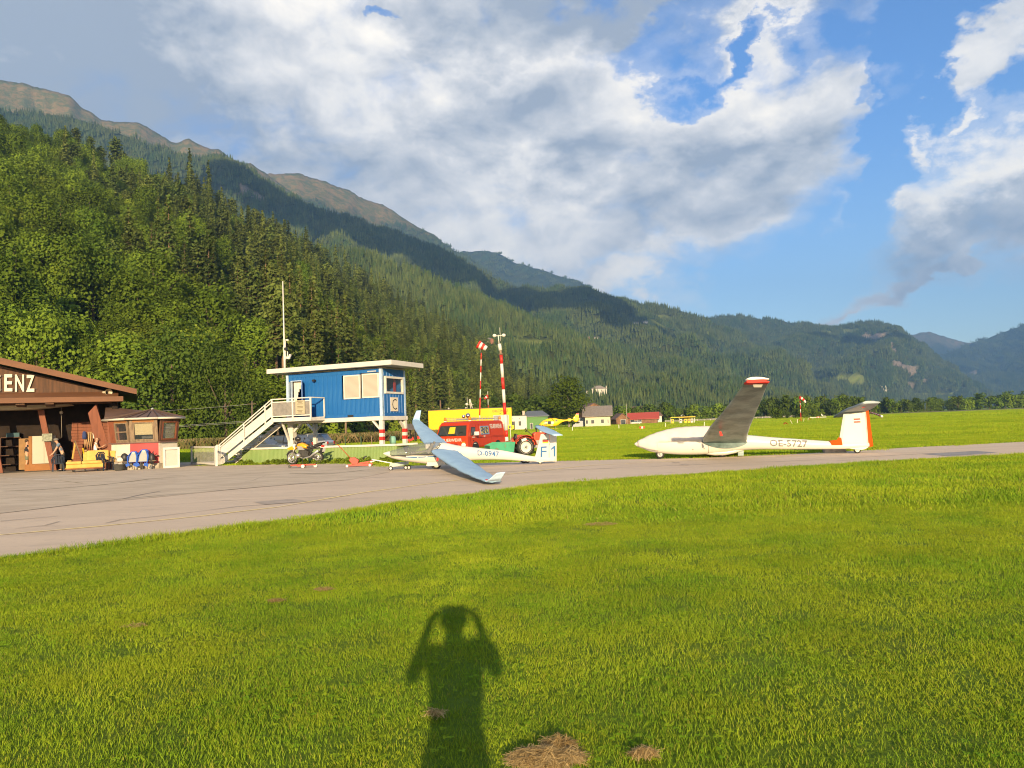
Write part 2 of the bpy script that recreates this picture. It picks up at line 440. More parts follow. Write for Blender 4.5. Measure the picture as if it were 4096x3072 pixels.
def poly_obj(name, pts, z, m, kind='structure'):
    bm = bmesh.new(); vs = [bm.verts.new((p[0], p[1], z)) for p in pts]
    f = bm.faces.new(vs); bm.normal_update()
    if f.normal.z < 0: f.normal_flip()
    bmesh.ops.triangulate(bm, faces=bm.faces)
    me = bpy.data.meshes.new(name); bm.to_mesh(me); bm.free(); me.materials.append(m)
    return tag(_link(bpy.data.objects.new(name, me)), kind=kind)
poly_obj('taxiway', [(p.x, p.y) for p in near_w] + [(p.x, p.y) for p in far_w] + [(G(700, 1872).x, 41.5), (-17.0, 47.5), (-40, 47.5), (-60, 40)], 0.012, m_asph)
# older, paler apron in front of the hangar, along the upper seam of the taxiway
seam = [(-400, 2092), (0, 2057), (305, 2020), (640, 1990), (900, 1963), (1180, 1939), (1400, 1921), (1560, 1890), (1545, 1866), (1500, 1858), (1330, 1854), (1140, 1858), (968, 1863), (860, 1863), (790, 1865)]
poly_obj('apron', [(G(*p).x, G(*p).y) for p in seam] + [(G(700, 1872).x, 41.2), (-17.2, 47.2), (-39, 47.2), (-58, 40)], 0.018, m_conc)
def ribbon(pts, w, z, mb, jitter=0.0):
    q = [G(*p) for p in pts]; out = []
    for i in range(len(q) - 1):
        n = max(1, int((q[i + 1] - q[i]).length / 0.6))
        for j in range(n): out.append(q[i].lerp(q[i + 1], j / n))
    out.append(q[-1]); L = []
    for i, p in enumerate(out):
        t = (out[min(i + 1, len(out) - 1)] - out[max(i - 1, 0)]).normalized(); sd = Vector((-t.y, t.x, 0))
        o = sd * (random.uniform(-1, 1) * jitter); ww = w * (1 + random.uniform(-0.6, 0.6) * (jitter > 0))
        L.append((p + o - sd * ww / 2, p + o + sd * ww / 2))
    for i in range(len(L) - 1):
        mb.quad(*[(v.x, v.y, z) for v in (L[i][0], L[i + 1][0], L[i + 1][1], L[i][1])])
m_yel = mat('worn_yellow_paint', (0.95, 0.76, 0.32), 0.8, col2=(0.74, 0.60, 0.42), vscale=2.5, blo=0.45, bhi=0.7)
rb = MB(); ribbon([(-300, 2168), (0, 2143), (380, 2110), (780, 2070), (1111, 2031), (1450, 1973), (1660, 1944), (1872, 1917), (2110, 1890), (2350, 1864), (2700, 1846), (3100, 1828), (3500, 1808)], 0.10, 0.020, rb)
tag(rb.build('taxiway_centre_line', m_yel), kind='structure')
m_crack = mat('crack_filler', (0.20, 0.17, 0.14), 0.9, col2=(0.34, 0.28, 0.23), vscale=1.5)
rb = MB()
for pts, w in [([(-300, 2085), (0, 2057), (305, 2020), (500, 1997), (800, 1972), (1100, 1945), (1400, 1921)], 0.05), ([(490, 1998), (570, 1980), (640, 1968)], 0.09), ([(350, 1946), (432, 1940)], 0.16),
               ([(0, 2089), (230, 2068)], 0.03), ([(500, 2035), (900, 2005), (1150, 1995), (1400, 1987)], 0.025), ([(420, 2097), (480, 2083), (640, 2068), (950, 2030), (1180, 2013), (1400, 2006)], 0.03),
               ([(60, 2118), (180, 2105), (240, 2090)], 0.03), ([(1450, 1915), (1800, 1901), (2100, 1885), (2350, 1879)], 0.05), ([(2350, 1879), (2600, 1868), (3000, 1853), (3300, 1840), (3600, 1822), (3900, 1806)], 0.05),
               ([(2690, 1853), (2720, 1853)], 0.12), ([(2722, 1861), (2755, 1862)], 0.1), ([(3350, 1846), (3420, 1842)], 0.04), ([(0, 2000), (130, 1985)], 0.02), ([(640, 1920), (900, 1905), (1050, 1900)], 0.02), ([(980, 1930), (1010, 1925), (1060, 1905)], 0.02)]:
    ribbon(pts, w, 0.0235, rb, 0.02)
tag(rb.build('pavement_crack', m_crack), kind='stuff')
m_seamweed = mat('dry_weed', (0.11, 0.085, 0.03), 0.9, col2=(0.075, 0.085, 0.025), vscale=3)
rb = MB(); ribbon([(15, 1967), (150, 1962), (300, 1951), (480, 1934), (600, 1918), (760, 1907), (900, 1901), (1100, 1890)], 0.06, 0.024, rb, 0.03)
ribbon([(0, 1946), (150, 1932), (240, 1925), (330, 1935)], 0.03, 0.024, rb, 0.03); ribbon([(130, 2000), (280, 1984)], 0.025, 0.024, rb, 0.03)
ribbon([(1160, 1897), (1320, 1897), (1420, 1887), (1540, 1872)], 0.05, 0.024, rb, 0.03)
tag(rb.build('seam_weed', m_seamweed), kind='stuff')
m_whitepaint = mat('worn_white_paint', (0.9, 0.86, 0.78), 0.8, col2=(0.7, 0.62, 0.52), vscale=2)
for pts in ([(28, 1917), (180, 1921), (238, 1921)], [(235, 1904), (330, 1905), (400, 1907)]):
    rb = MB(); ribbon(pts, 0.10, 0.0245, rb); tag(rb.build('apron_marking', m_whitepaint), kind='structure')
poly_obj('tar_patch', [(G(*p).x, G(*p).y) for p in ((3690, 1818), (3905, 1805), (3990, 1812), (3800, 1827))], 0.0165, mat('tar_patch_grey', (0.30, 0.28, 0.27), 0.9, var=.2, vscale=2))
poly_obj('tar_patch', [(G(*p).x, G(*p).y) for p in ((1010, 2010), (1180, 1998), (1230, 2008), (1060, 2022))], 0.0165, mat('tar_patch_brown', (0.44, 0.36, 0.285), 0.9, var=.2, vscale=2))
# pale runway far off on the right
def strip(name, pts, z, m): poly_obj(name, [(G(*p).x, G(*p).y) for p in pts], z, m)
m_run = mat('runway_concrete', (0.33, 0.31, 0.28), 0.9, var=0.15, vscale=0.05)
poly_obj('runway', [(140, 226), (420, 300), (420, 345), (150, 252)], 0.02, m_run)
poly_obj('runway.001', [(-40, 226), (3, 224), (66, 232), (66, 240), (10, 246), (-40, 246)], 0.02, m_run)
m_field = mat('dry_field', (0.20, 0.165, 0.055), 0.95, col2=(0.13, 0.13, 0.04), vscale=0.03)
poly_obj('corn_field', [(70, 330), (190, 390), (420, 470), (420, 620), (70, 560)], 0.03, m_field)

# ------------------------------------------------------------------ geometry-node scatter for what nobody could count
def scatter(name, pts, rots, scls, idx, protos, kind='stuff', label=None):
    cl = bpy.data.collections.new(name + '_kinds')
    for o in protos: cl.objects.link(o)
    me = bpy.data.meshes.new(name); me.from_pydata([tuple(p) for p in pts], [], [])
    n = len(pts)
    a = me.attributes.new('rot', 'FLOAT_VECTOR', 'POINT'); a.data.foreach_set('vector', np.asarray(rots, dtype=np.float32).reshape(-1))
    a = me.attributes.new('scl', 'FLOAT_VECTOR', 'POINT'); a.data.foreach_set('vector', np.asarray(scls, dtype=np.float32).reshape(-1))
    a = me.attributes.new('idx', 'INT', 'POINT'); a.data.foreach_set('value', np.asarray(idx, dtype=np.int32))
    o = bpy.data.objects.new(name, me); _link(o)
    t = bpy.data.node_groups.new(name, 'GeometryNodeTree')
    t.interface.new_socket('Geometry', in_out='INPUT', socket_type='NodeSocketGeometry')
    t.interface.new_socket('Geometry', in_out='OUTPUT', socket_type='NodeSocketGeometry')
    N = t.nodes; L = t.links
    gi = N.new('NodeGroupInput'); go = N.new('NodeGroupOutput'); ip = N.new('GeometryNodeInstanceOnPoints')
    ci = N.new('GeometryNodeCollectionInfo'); ci.inputs['Collection'].default_value = cl
    ci.inputs['Separate Children'].default_value = True; ci.inputs['Reset Children'].default_value = True
    def at(nm, ty):
        q = N.new('GeometryNodeInputNamedAttribute'); q.data_type = ty; q.inputs['Name'].default_value = nm; return q.outputs['Attribute']
    er = N.new('FunctionNodeEulerToRotation'); L.new(at('rot', 'FLOAT_VECTOR'), er.inputs[0])
    L.new(gi.outputs[0], ip.inputs['Points']); L.new(ci.outputs[0], ip.inputs['Instance']); ip.inputs['Pick Instance'].default_value = True
    L.new(at('idx', 'INT'), ip.inputs['Instance Index']); L.new(er.outputs[0], ip.inputs['Rotation']); L.new(at('scl', 'FLOAT_VECTOR'), ip.inputs['Scale'])
    L.new(ip.outputs[0], go.inputs[0])
    md = o.modifiers.new('scatter', 'NODES'); md.node_group = t
    return tag(o, label, kind=kind)

# ------------------------------------------------------------------ grass
def leaf_mat(name, c1, c2, c3=None, rough=0.6, wscale=0.25, spec=0.25, transl=0.35, rand=0.25, sat=1.0):
    m = bpy.data.materials.new(name); m.use_nodes = True; k = NT(m.node_tree)
    b = k.n['Principled BSDF']; b.inputs['Roughness'].default_value = rough; b.inputs['Specular IOR Level'].default_value = spec
    ge = k.node('ShaderNodeNewGeometry'); oi = k.node('ShaderNodeObjectInfo')
    pos = ge.outputs['Position']
    n = k.noise(pos, wscale, 4, 0.6)
    c = k.mix(k.ramp(k.m('ADD', k.m('MULTIPLY', n, 0.75), k.m('MULTIPLY', oi.outputs['Random'], 0.25)), 0.33, 0.62), (*c1, 1), (*c2, 1))
    if c3 is not None:
        at = k.node('ShaderNodeAttribute'); at.attribute_name = 'tone'
        c = k.mix(at.outputs['Fac'], c, (*c3, 1))
    hv = k.node('ShaderNodeHueSaturation'); k.put(hv.inputs['Color'], c); hv.inputs['Saturation'].default_value = sat
    r2 = k.node('ShaderNodeTexWhiteNoise', noise_dimensions='1D'); k.put(r2.inputs['W'], oi.outputs['Random'])
    k.put(hv.inputs['Value'], k.m('MULTIPLY_ADD', r2.outputs['Value'], 2 * rand, 1 - rand))
    k.l.new(hv.outputs[0], b.inputs['Base Color'])
    if transl > 0:
        tr = k.node('ShaderNodeBsdfTranslucent'); k.l.new(hv.outputs[0], tr.inputs[0])
        mx = k.node('ShaderNodeMixShader'); mx.inputs[0].default_value = transl
        k.l.new(b.outputs[0], mx.inputs[1]); k.l.new(tr.outputs[0], mx.inputs[2])
        k.l.new(mx.outputs[0], k.n['Material Output'].inputs[0])
    return m
m_grass = leaf_mat('grass_blade', (0.160, 0.298, 0.014), (0.295, 0.385, 0.018), (0.34, 0.29, 0.06), 0.8, 0.5, 0.08, 0.3, 0.15)
def raw_mesh(name, v, f, mats, tone=None, mi=None, smooth=False):
    me = bpy.data.meshes.new(name); me.from_pydata(v, [], f)
    for m_ in mats: me.materials.append(m_)
    if mi is not None: me.polygons.foreach_set('material_index', np.asarray(mi, dtype=np.int32))
    if smooth: me.polygons.foreach_set('use_smooth', np.ones(len(f), dtype=bool))
    if tone is not None:
        a = me.attributes.new('tone', 'FLOAT', 'FACE'); a.data.foreach_set('value', np.asarray(tone, dtype=np.float32))
    me.update(); return me
def grass_patch(name, size, n, h0, h1, w, seed, clover=0, dry=0.06):
    r = np.random.default_rng(seed); v = []; f = []; tone = []
    cl = r.uniform(-size / 2, size / 2, (24, 2))
    for i in range(n):
        if r.random() < 0.55: x, y = cl[r.integers(24)] + r.normal(0, size * 0.09, 2)
        else: x, y = r.uniform(-size / 2, size / 2, 2)
        h = r.uniform(h0, h1) * (1.35 if r.random() < 0.08 else 1); a = r.uniform(0, 6.283); b = r.uniform(0, 6.283)
        dx, dy = math.cos(a) * w * r.uniform(.6, 1.3), math.sin(a) * w
        lx, ly = math.cos(b) * h * r.uniform(.15, .75), math.sin(b) * h * r.uniform(.15, .75)
        o = len(v)
        v += [(x - dx, y - dy, 0), (x + dx, y + dy, 0), (x - dx * .8 + lx * .35, y - dy * .8 + ly * .35, h * .55), (x + dx * .8 + lx * .35, y + dy * .8 + ly * .35, h * .55), (x + lx, y + ly, h)]
        f += [(o, o + 1, o + 3, o + 2), (o + 2, o + 3, o + 4)]; t = r.uniform(.5, 1) if r.random() < dry else r.uniform(0, .22); tone += [t, t]
    for i in range(clover):
        x, y = r.uniform(-size / 2, size / 2, 2); z = r.uniform(.02, .05); s = r.uniform(.006, .011)
        for j in range(3):
            a = 2.09 * j + r.uniform(0, .4); cx, cy2 = x + math.cos(a) * s, y + math.sin(a) * s; o = len(v)
            v += [(cx - s, cy2, z), (cx, cy2 - s, z + .003), (cx + s, cy2, z), (cx, cy2 + s, z + .004)]; f += [(o, o + 1, o + 2, o + 3)]; tone.append(0)
    return bpy.data.objects.new(name, raw_mesh(name, v, f, [m_grass], tone))
gp = [grass_patch('grass_tuft%d' % i, 0.62, 1150, 0.012, 0.036, 0.0016, 10 + i, 26 if i % 2 else 8) for i in range(5)]
gp2 = [grass_patch('grass_clump%d' % i, 1.7, 900, 0.03, 0.075, 0.006, 40 + i, 0) for i in range(4)]
def lawn_points(step, y0, y1, margin=0.0, far=False):
    pts = []
    nx = int(2 * (0.74 * y1 + 2) / step)
    for iy in range(int((y1 - y0) / step)):
        Y = y0 + iy * step; hw = 0.74 * Y + 1.2
        for ix in range(int(2 * hw / step)):
            X = -hw + ix * step + random.uniform(-.4, .4) * step; y = Y + random.uniform(-.4, .4) * step
            if y < np.interp(X, NX, NYv) - margin: pts.append((X, y, 0.0))
    return pts
def grass_obj(name, pts, protos, s0, s1):
    n = len(pts); p = np.array(pts)
    rots = np.zeros((n, 3)); rots[:, 2] = RNG.uniform(0, 6.283, n)
    s = RNG.uniform(s0, s1, n)[:, None]
    hgt = 1.0 + 0.9 * fbm(p[:, 0] * .5, p[:, 1] * .5, 3)[:, None]
    return scatter(name, pts, rots, np.concatenate([s, s, s * hgt], 1), RNG.integers(0, len(protos), n), protos)
grass_obj('lawn_grass', lawn_points(0.40, 2.2, 13.5, 0.22), gp, 0.9, 1.2)
p2 = lawn_points(1.0, 13.2, 25.5, 0.7)
grass_obj('lawn_grass.001', p2, gp2, 0.9, 1.25)
# ragged grass edge along the taxiway, on both sides
ep = []
for i in range(len(near_w) - 1):
    a, b = near_w[i], near_w[i + 1]
    if b.y > 30: break
    n = int((b - a).length / 0.22)
    for j in range(n):
        q = a.lerp(b, j / n); ep.append((q.x + random.uniform(-.05, .05), q.y - 0.18 + random.uniform(-.14, .10), 0))
grass_obj('edge_grass', ep, [grass_patch('grass_edge%d' % i, 0.5, 300, 0.03, 0.085, 0.003, 70 + i) for i in range(3)], .8, 1.3)
ep = []
for a, b in zip(far_w[1:-1], far_w[2:]):
    n = int((b - a).length / 0.8)
    for j in range(n):
        q = a.lerp(b, j / n); ep.append((q.x + random.uniform(-.1, .1), q.y + 0.75 + random.uniform(-.2, .35), 0))
for i in range(2600):   # the field beyond
    Y = random.uniform(33.5, 75); X = random.uniform(-.05, .72) * Y
    if Y > np.interp(X, [p.x for p in far_w[::-1]], [p.y for p in far_w[::-1]]) + 1: ep.append((X, Y, 0))
grass_obj('field_grass', ep, [grass_patch('grass_far%d' % i, 1.7, 480, 0.03, 0.07, 0.009, 80 + i) for i in range(3)], .9, 1.4)

def far_pts(step, y0, y1):
    pts = []; Y = y0
    while Y < y1:
        x = -.95 * Y
        while x < .78 * Y:
            X, y = x + random.uniform(-.5, .5) * step, Y + random.uniform(-.5, .5) * step
            if X < -15 and y < 52: pass
            else: pts.append((X, y, 0))
            x += step
        Y += step
    return pts
gf = [grass_patch('grass_field%d' % i, 5.5, 700, 0.05, 0.13, 0.020, 90 + i) for i in range(3)]
grass_obj('field_grass.001', far_pts(3.6, 47, 150), gf, .9, 1.3)
gf2 = [grass_patch('grass_meadow%d' % i, 16, 800, 0.08, 0.20, 0.055, 95 + i) for i in range(3)]
grass_obj('field_grass.002', far_pts(11, 150, 420), gf2, .9, 1.3)

# ------------------------------------------------------------------ tree prototypes
m_bark = mat('bark', (0.115, 0.085, 0.062), 0.9, var=0.4, vscale=3)
m_barkp = mat('bark_spruce', (0.20, 0.120, 0.070), 0.9, col2=(0.11, 0.075, 0.05), vscale=0.7)
m_barkb = mat('bark_birch', (0.42, 0.39, 0.34), 0.8, col2=(0.16, 0.13, 0.11), vscale=1.5)
m_leaf = leaf_mat('leaf_broad', (0.049, 0.097, 0.011), (0.100, 0.155, 0.016), (0.155, 0.205, 0.022), 0.8, 0.02, 0.06, 0.25, 0.48)
m_leafd = leaf_mat('leaf_deep', (0.036, 0.070, 0.012), (0.070, 0.110, 0.016), (0.10, 0.135, 0.02), 0.8, 0.05, 0.06, 0.2, 0.25)
m_leafb = leaf_mat('leaf_light', (0.086, 0.142, 0.012), (0.148, 0.205, 0.020), (0.205, 0.24, 0.034), 0.8, 0.02, 0.06, 0.25, 0.42)
m_need = leaf_mat('needle', (0.048, 0.080, 0.017), (0.090, 0.116, 0.026), (0.135, 0.145, 0.036), 0.9, 0.02, 0.05, 0.12, 0.42)
m_needf = leaf_mat('needle_far', (0.034, 0.064, 0.020), (0.070, 0.092, 0.026), None, 0.8, 0.004, 0.1, 0.0, 0.30)
def cards(r, cen, nor, size, v, f, tone, asp=1.0, tn=0.0, droop=0.0):
    """bent leaf sprays: two triangles per card, facing roughly along nor"""
    for c, n, s, t in zip(cen, nor, size, tn if hasattr(tn, '__len__') else [tn] * len(cen)):
        n = n + r.normal(0, .45, 3); n /= np.linalg.norm(n) + 1e-6
        a = r.normal(0, 1, 3); a -= n * a.dot(n); a /= np.linalg.norm(a) + 1e-6; b = np.cross(n, a)
        a = a * s * asp; b = b * s; o = len(v); dz = np.array([0, 0, -droop * s])
        v += [tuple(c - a * .9 - b * .25), tuple(c + a * .1 - b * .8), tuple(c + a + b * .2 + dz), tuple(c - a * .15 + b * .85 + dz * .5)]
        f += [(o, o + 1, o + 2, o + 3)]; tone.append(t)
def broad_proto(name, seed, H, Wd, n, leaf, lobes=11, base=.18, size=.42, bark=m_bark, lean=0):
    r = np.random.default_rng(seed); v = []; f = []; tone = []; L = []
    for i in range(lobes):
        t = r.uniform(base + .1, .92); rad = Wd / 2 * (1 - abs((t - .5) / .62) ** 2.2) * r.uniform(.25, .8); a = r.uniform(0, 6.283)
        if i == 0: t, rad = .84, 0
        L.append((np.array([math.cos(a) * rad, math.sin(a) * rad, t * H]), Wd * r.uniform(.17, .30), r.uniform(.65, 1.0)))
    per = n // lobes
    for c, s, fl in L:
        d = r.normal(0, 1, (per, 3)); d /= np.linalg.norm(d, axis=1)[:, None]
        k_ = r.uniform(.55, 1.08, per)[:, None] ** .6
        wob = 1 + .35 * np.sin(d[:, 0:1] * 5 + c[0]) * np.sin(d[:, 1:2] * 6 + c[1])
        p = c + d * k_ * wob * np.array([s, s, s * fl]); tn = np.clip(r.normal(.12 + .25 * r.random(), .14, per), 0, .8)
        cards(r, p, d + np.array([0, 0, .35]), r.uniform(.6, 1.25, per) * size, v, f, tone, 1.15, tn)
    crown = raw_mesh(name + '_crown', v, f, [leaf], tone)
    mb = MB(); rr = H * .016 + .06
    mb.tube([(0, 0, -.5), (lean * .2, 0, H * .25), (lean * .6, .1, H * .5), (lean, 0, H * .8)], [rr * 1.25, rr, rr * .7, rr * .2], 7)
    for c, s, fl in L[:7]:
        z0 = r.uniform(.22, .5) * H; mb.tube([(0, 0, z0), tuple(np.array([0, 0, z0]) * .4 + c * .6 + np.array([0, 0, -.4])), tuple(c)], [rr * .55, rr * .35, rr * .12], 5)
    return crown, mb.mesh(name + '_trunk', bark)
def spruce_proto(name, seed, H, Wd, levels, per, leaf, size, bare=.12, shape=1.0, pine=False):
    r = np.random.default_rng(seed); v = []; f = []; tone = []
    mb = MB(); rr = H * .010 + .05
    mb.tube([(0, 0, -.6), (0, 0, H * .4), (0, 0, H * .98)], [rr * 1.3, rr, .02], 7)
    for i in range(levels):
        t = bare + (1 - bare) * (i + r.uniform(-.3, .3)) / levels
        t = min(max(t, bare), .985)
        prof = (1 - (t - bare) / (1 - bare)) ** shape
        if pine: prof = min(1, 1.7 * math.sin(math.pi * min(1, (t - bare) / (1 - bare) * .9 + .12)) ** .8)
        rad = Wd / 2 * prof * r.uniform(.78, 1.12) + .12
        nb = max(3, int(per * (0.35 + .65 * prof)))
        for b in range(nb):
            a = r.uniform(0, 6.283); rb_ = rad * r.uniform(.65, 1.1)
            k_ = max(2, int(rb_ / (size * .62)))
            for j in range(k_):
                q = (j + r.uniform(.3, .9)) / k_; z = t * H - rb_ * (.30 * q * q - .05 * q) + (0.22 * rb_ * q if pine else 0)
                c = np.array([math.cos(a) * rb_ * q, math.sin(a) * rb_ * q, z])
                cards(r, [c + r.normal(0, size * .2, 3)], [np.array([math.cos(a) * .55, math.sin(a) * .55, .75])], [size * r.uniform(.7, 1.2) * (1 - .35 * q)], v, f, tone, 1.25, float(np.clip(.25 * q + r.normal(0, .12), 0, .8)), .45)
            if rb_ > 1.2 and b % 2 == 0 and i < levels * .75:
                mb.tube([(0, 0, t * H), (math.cos(a) * rb_ * .7, math.sin(a) * rb_ * .7, t * H - rb_ * .1)], [rr * .22, rr * .08], 3, cap=False)
    return raw_mesh(name + '_crown', v, f, [leaf], tone), mb.mesh(name + '_trunk', m_barkp)
def merged(name, pr):
    me = pr[0].copy(); bm = bmesh.new(); bm.from_mesh(pr[0]); n0 = len(bm.faces); bm.from_mesh(pr[1]); bm.faces.ensure_lookup_table()
    for f_ in bm.faces[n0:]: f_.material_index = 1
    bm.to_mesh(me); bm.free(); me.materials.clear(); me.materials.append(pr[0].materials[0]); me.materials.append(pr[1].materials[0])
    return bpy.data.objects.new(name, me)
BROAD = [broad_proto('broadleaf%d' % i, 100 + i, H, Wd, n, lf, lb, bs, .29) for i, (H, Wd, n, lf, lb, bs) in enumerate([
    (17, 12, 5200, m_leaf, 17, .15), (14, 10, 4400, m_leafb, 15, .15), (19, 11, 5200, m_leaf, 18, .22), (12, 9, 3600, m_leafb, 13, .1), (16, 13, 5200, m_leaf, 18, .12), (13, 8, 3400, m_leaf, 13, .2)])]
SPRUCE = [spruce_proto('spruce%d' % i, 200 + i, H, Wd, lv, pr, m_need, sz, br, sh, pn) for i, (H, Wd, lv, pr, sz, br, sh, pn) in enumerate([
    (24, 7.5, 34, 11, .50, .10, .85, False), (21, 6.5, 30, 10, .48, .16, .9, False), (27, 8, 36, 11, .52, .2, .8, False), (20, 6.0, 16, 10, .55, .45, 1, True), (18, 5.5, 26, 10, .46, .06, .9, False), (22, 6.5, 15, 10, .55, .5, 1, True)])]

# ------------------------------------------------------------------ hill and mountain sheets
def interp(pts, x, col): 
    a = np.array(pts, float); return np.interp(x, a[:, 0], a[:, col])
m_mount = bpy.data.materials.new('mountain_ground'); m_mount.use_nodes = True
def _mount():
    k = NT(m_mount.node_tree); b = k.n['Principled BSDF']; b.inputs['Roughness'].default_value = 0.95; b.inputs['Specular IOR Level'].default_value = 0.05
    ge = k.node('ShaderNodeNewGeometry'); v = ge.outputs['Position']
    def at(n):
        q = k.node('ShaderNodeAttribute'); q.attribute_name = n; return q.outputs['Fac']
    n1 = k.noise(v, 0.012, 6, 0.65); n2 = k.noise(v, 0.09, 5, 0.7); n3 = k.noise(k.vm('MULTIPLY', v, (1, 1, .35)), 0.03, 6, 0.7, 0.6)
    c = k.mix(k.ramp(n1, 0.35, 0.65), (0.030, 0.046, 0.014, 1), (0.058, 0.068, 0.020, 1))
    c = k.mix(k.m('MULTIPLY', k.ramp(n2, 0.45, 0.7), 0.5), c, (0.022, 0.034, 0.012, 1))
    alp = k.mix(k.ramp(k.noise(v, 0.022, 9, 0.75, 0.5), 0.40, 0.58), (0.215, 0.150, 0.060, 1), (0.090, 0.105, 0.033, 1))
    alp = k.mix(k.m('MULTIPLY', k.ramp(n2, 0.55, 0.75), .6), alp, (0.30, 0.215, 0.14, 1))
    c = k.mix(at('alpine'), c, alp)
    rk = k.mix(k.ramp(n2, 0.35, 0.65), (0.27, 0.215, 0.17, 1), (0.15, 0.13, 0.11, 1))
    c = k.mix(at('rock'), c, rk)
    md = k.mix(k.ramp(n2, 0.3, 0.7), (0.13, 0.175, 0.035, 1), (0.17, 0.18, 0.05, 1))
    c = k.mix(at('meadow'), c, md)
    k.l.new(c, b.inputs['Base Color'])
    bn = k.node('ShaderNodeBump'); bn.inputs['Strength'].default_value = 0.7; bn.inputs['Distance'].default_value = 6.0
    k.put(bn.inputs['Height'], k.m('ADD', n3, n2)); k.l.new(bn.outputs[0], b.inputs['Normal'])
_mount()
SHEETS = {}
def sheet(name, ridge, foot, nu=120, nv=60, jag=4.0, bulge=40.0, gl=220.0, seed=0, pw=1.0, alpine=None, meadows=(), rocks=(), back=1.0, stretch=3.0, zfoot=-3):
    """a slope from a foot line on the valley floor up to a ridge line: ridge (px, py, Y), foot (px, Y)"""
    px = np.linspace(ridge[0][0], ridge[-1][0], nu)
    Rg = np.array([P(a, b, c) for a, b, c in zip(px, interp(ridge, px, 1), interp(ridge, px, 2))])
    Ft = np.array([PZ(a, 0, b) for a, b in zip(px, interp(foot, px, 1))]); Ft[:, 2] = zfoot
    v = np.linspace(0, 1, nv)
    su = np.concatenate([[0], np.cumsum(np.linalg.norm(np.diff(Rg, axis=0), axis=1))])
    Rg[:, 2] += jag * 2.6 * fbm(su / (jag * 5), su * 0 + seed, seed, 5, .55)
    A = Ft[:, None, :] * (1 - v)[None, :, None] + Rg[:, None, :] * v[None, :, None]
    A[:, :, 2] = Ft[:, None, 2] + (Rg[:, 2] - Ft[:, 2])[:, None] * (v ** pw)[None, :]
    S, V = np.meshgrid(su, v, indexing='ij'); Hh = np.linalg.norm(Rg - Ft, axis=1)[:, None] * V
    env = np.sin(np.pi * np.clip(V, 0, 1)) ** .7
    gul = (1 - 2 * np.abs(fbm(S / gl + .9 * fbm(S / gl, Hh / gl, seed + 5), Hh / (gl * stretch), seed + 9, 4)) * 2)
    fine = fbm(S / (gl * .28), Hh / (gl * .5), seed + 21, 5)
    disp = (gul - .6) * bulge + fine * bulge * .55
    A[:, :, 1] -= disp * env; A[:, :, 2] += disp * env * .35
    # carry the mountain on behind its ridge
    bk = A[:, -1:, :].copy(); bk[:, :, 1] += np.maximum(60, Hh[:, -1:] * .5 * back); bk[:, :, 2] = bk[:, :, 2] * .55
    bk2 = bk.copy(); bk2[:, :, 1] += np.maximum(60, Hh[:, -1:] * .6 * back); bk2[:, :, 2] = -5
    B = np.concatenate([A, bk, bk2], 1); nb = nv + 2
    idx = np.arange(nu * nb).reshape(nu, nb)
    q = np.stack([idx[:-1, :-1], idx[1:, :-1], idx[1:, 1:], idx[:-1, 1:]], -1).reshape(-1, 4)
    me = bpy.data.meshes.new(name); me.from_pydata(B.reshape(-1, 3).tolist(), [], q.tolist()); me.materials.append(m_mount)
    me.polygons.foreach_set('use_smooth', np.ones(len(q), dtype=bool))
    flat = B.reshape(-1, 3); att = {}
    pj = None
    def blob(lst):
        w = np.zeros(len(flat))
        for (a, b, rx, ry) in lst:      # pixel column, row on this sheet -> nearest surface point, radii in metres
            dd = np.array(ray(a, b)); dd = dd / np.linalg.norm(dd)
            rel = flat - np.array([0, 0, CAM_H]); along = rel @ dd; perp = np.linalg.norm(rel - along[:, None] * dd, axis=1) / np.maximum(along, 1)
            c = flat[np.argmin(perp)]
            d2 = ((flat[:, 0] - c[0]) / rx) ** 2 + ((flat[:, 1] - c[1]) / (rx * 2)) ** 2 + ((flat[:, 2] - c[2]) / ry) ** 2
            d2 = d2 * (1 + 1.2 * fbm(flat[:, 0] / rx * 2, flat[:, 2] / ry * 2, 5))
            w = np.maximum(w, np.clip(1.6 - 1.3 * d2, 0, 1))
        return w
    att['meadow'] = blob(meadows); att['rock'] = blob(rocks)
    if alpine is not None:
        line = np.interp(flat[:, 0], alpine[0], alpine[1]); att['alpine'] = np.clip((flat[:, 2] - line) / (line * .10 + 20) + 1.6 * fbm(flat[:, 0] / 160, flat[:, 2] / 60, seed + 3), 0, 1)
    else: att['alpine'] = np.zeros(len(flat))
    for kx, w in att.items():
        a = me.attributes.new(kx, 'FLOAT', 'POINT'); a.data.foreach_set('value', w.astype(np.float32))
    me.update(); o = bpy.data.objects.new(name, me); _link(o); tag(o, kind='structure')
    SHEETS[name] = (A, {kx: w.reshape(nu, nb)[:, :nv] for kx, w in att.items()})
    return o
def bil(A, iu, iv):
    a, b = np.floor(iu).astype(int), np.floor(iv).astype(int); a = np.clip(a, 0, A.shape[0] - 2); b = np.clip(b, 0, A.shape[1] - 2)
    fu, fv = iu - a, iv - b
    if A.ndim == 3: fu, fv = fu[:, None], fv[:, None]
    return A[a, b] * (1 - fu) * (1 - fv) + A[a + 1, b] * fu * (1 - fv) + A[a, b + 1] * (1 - fu) * fv + A[a + 1, b + 1] * fu * fv
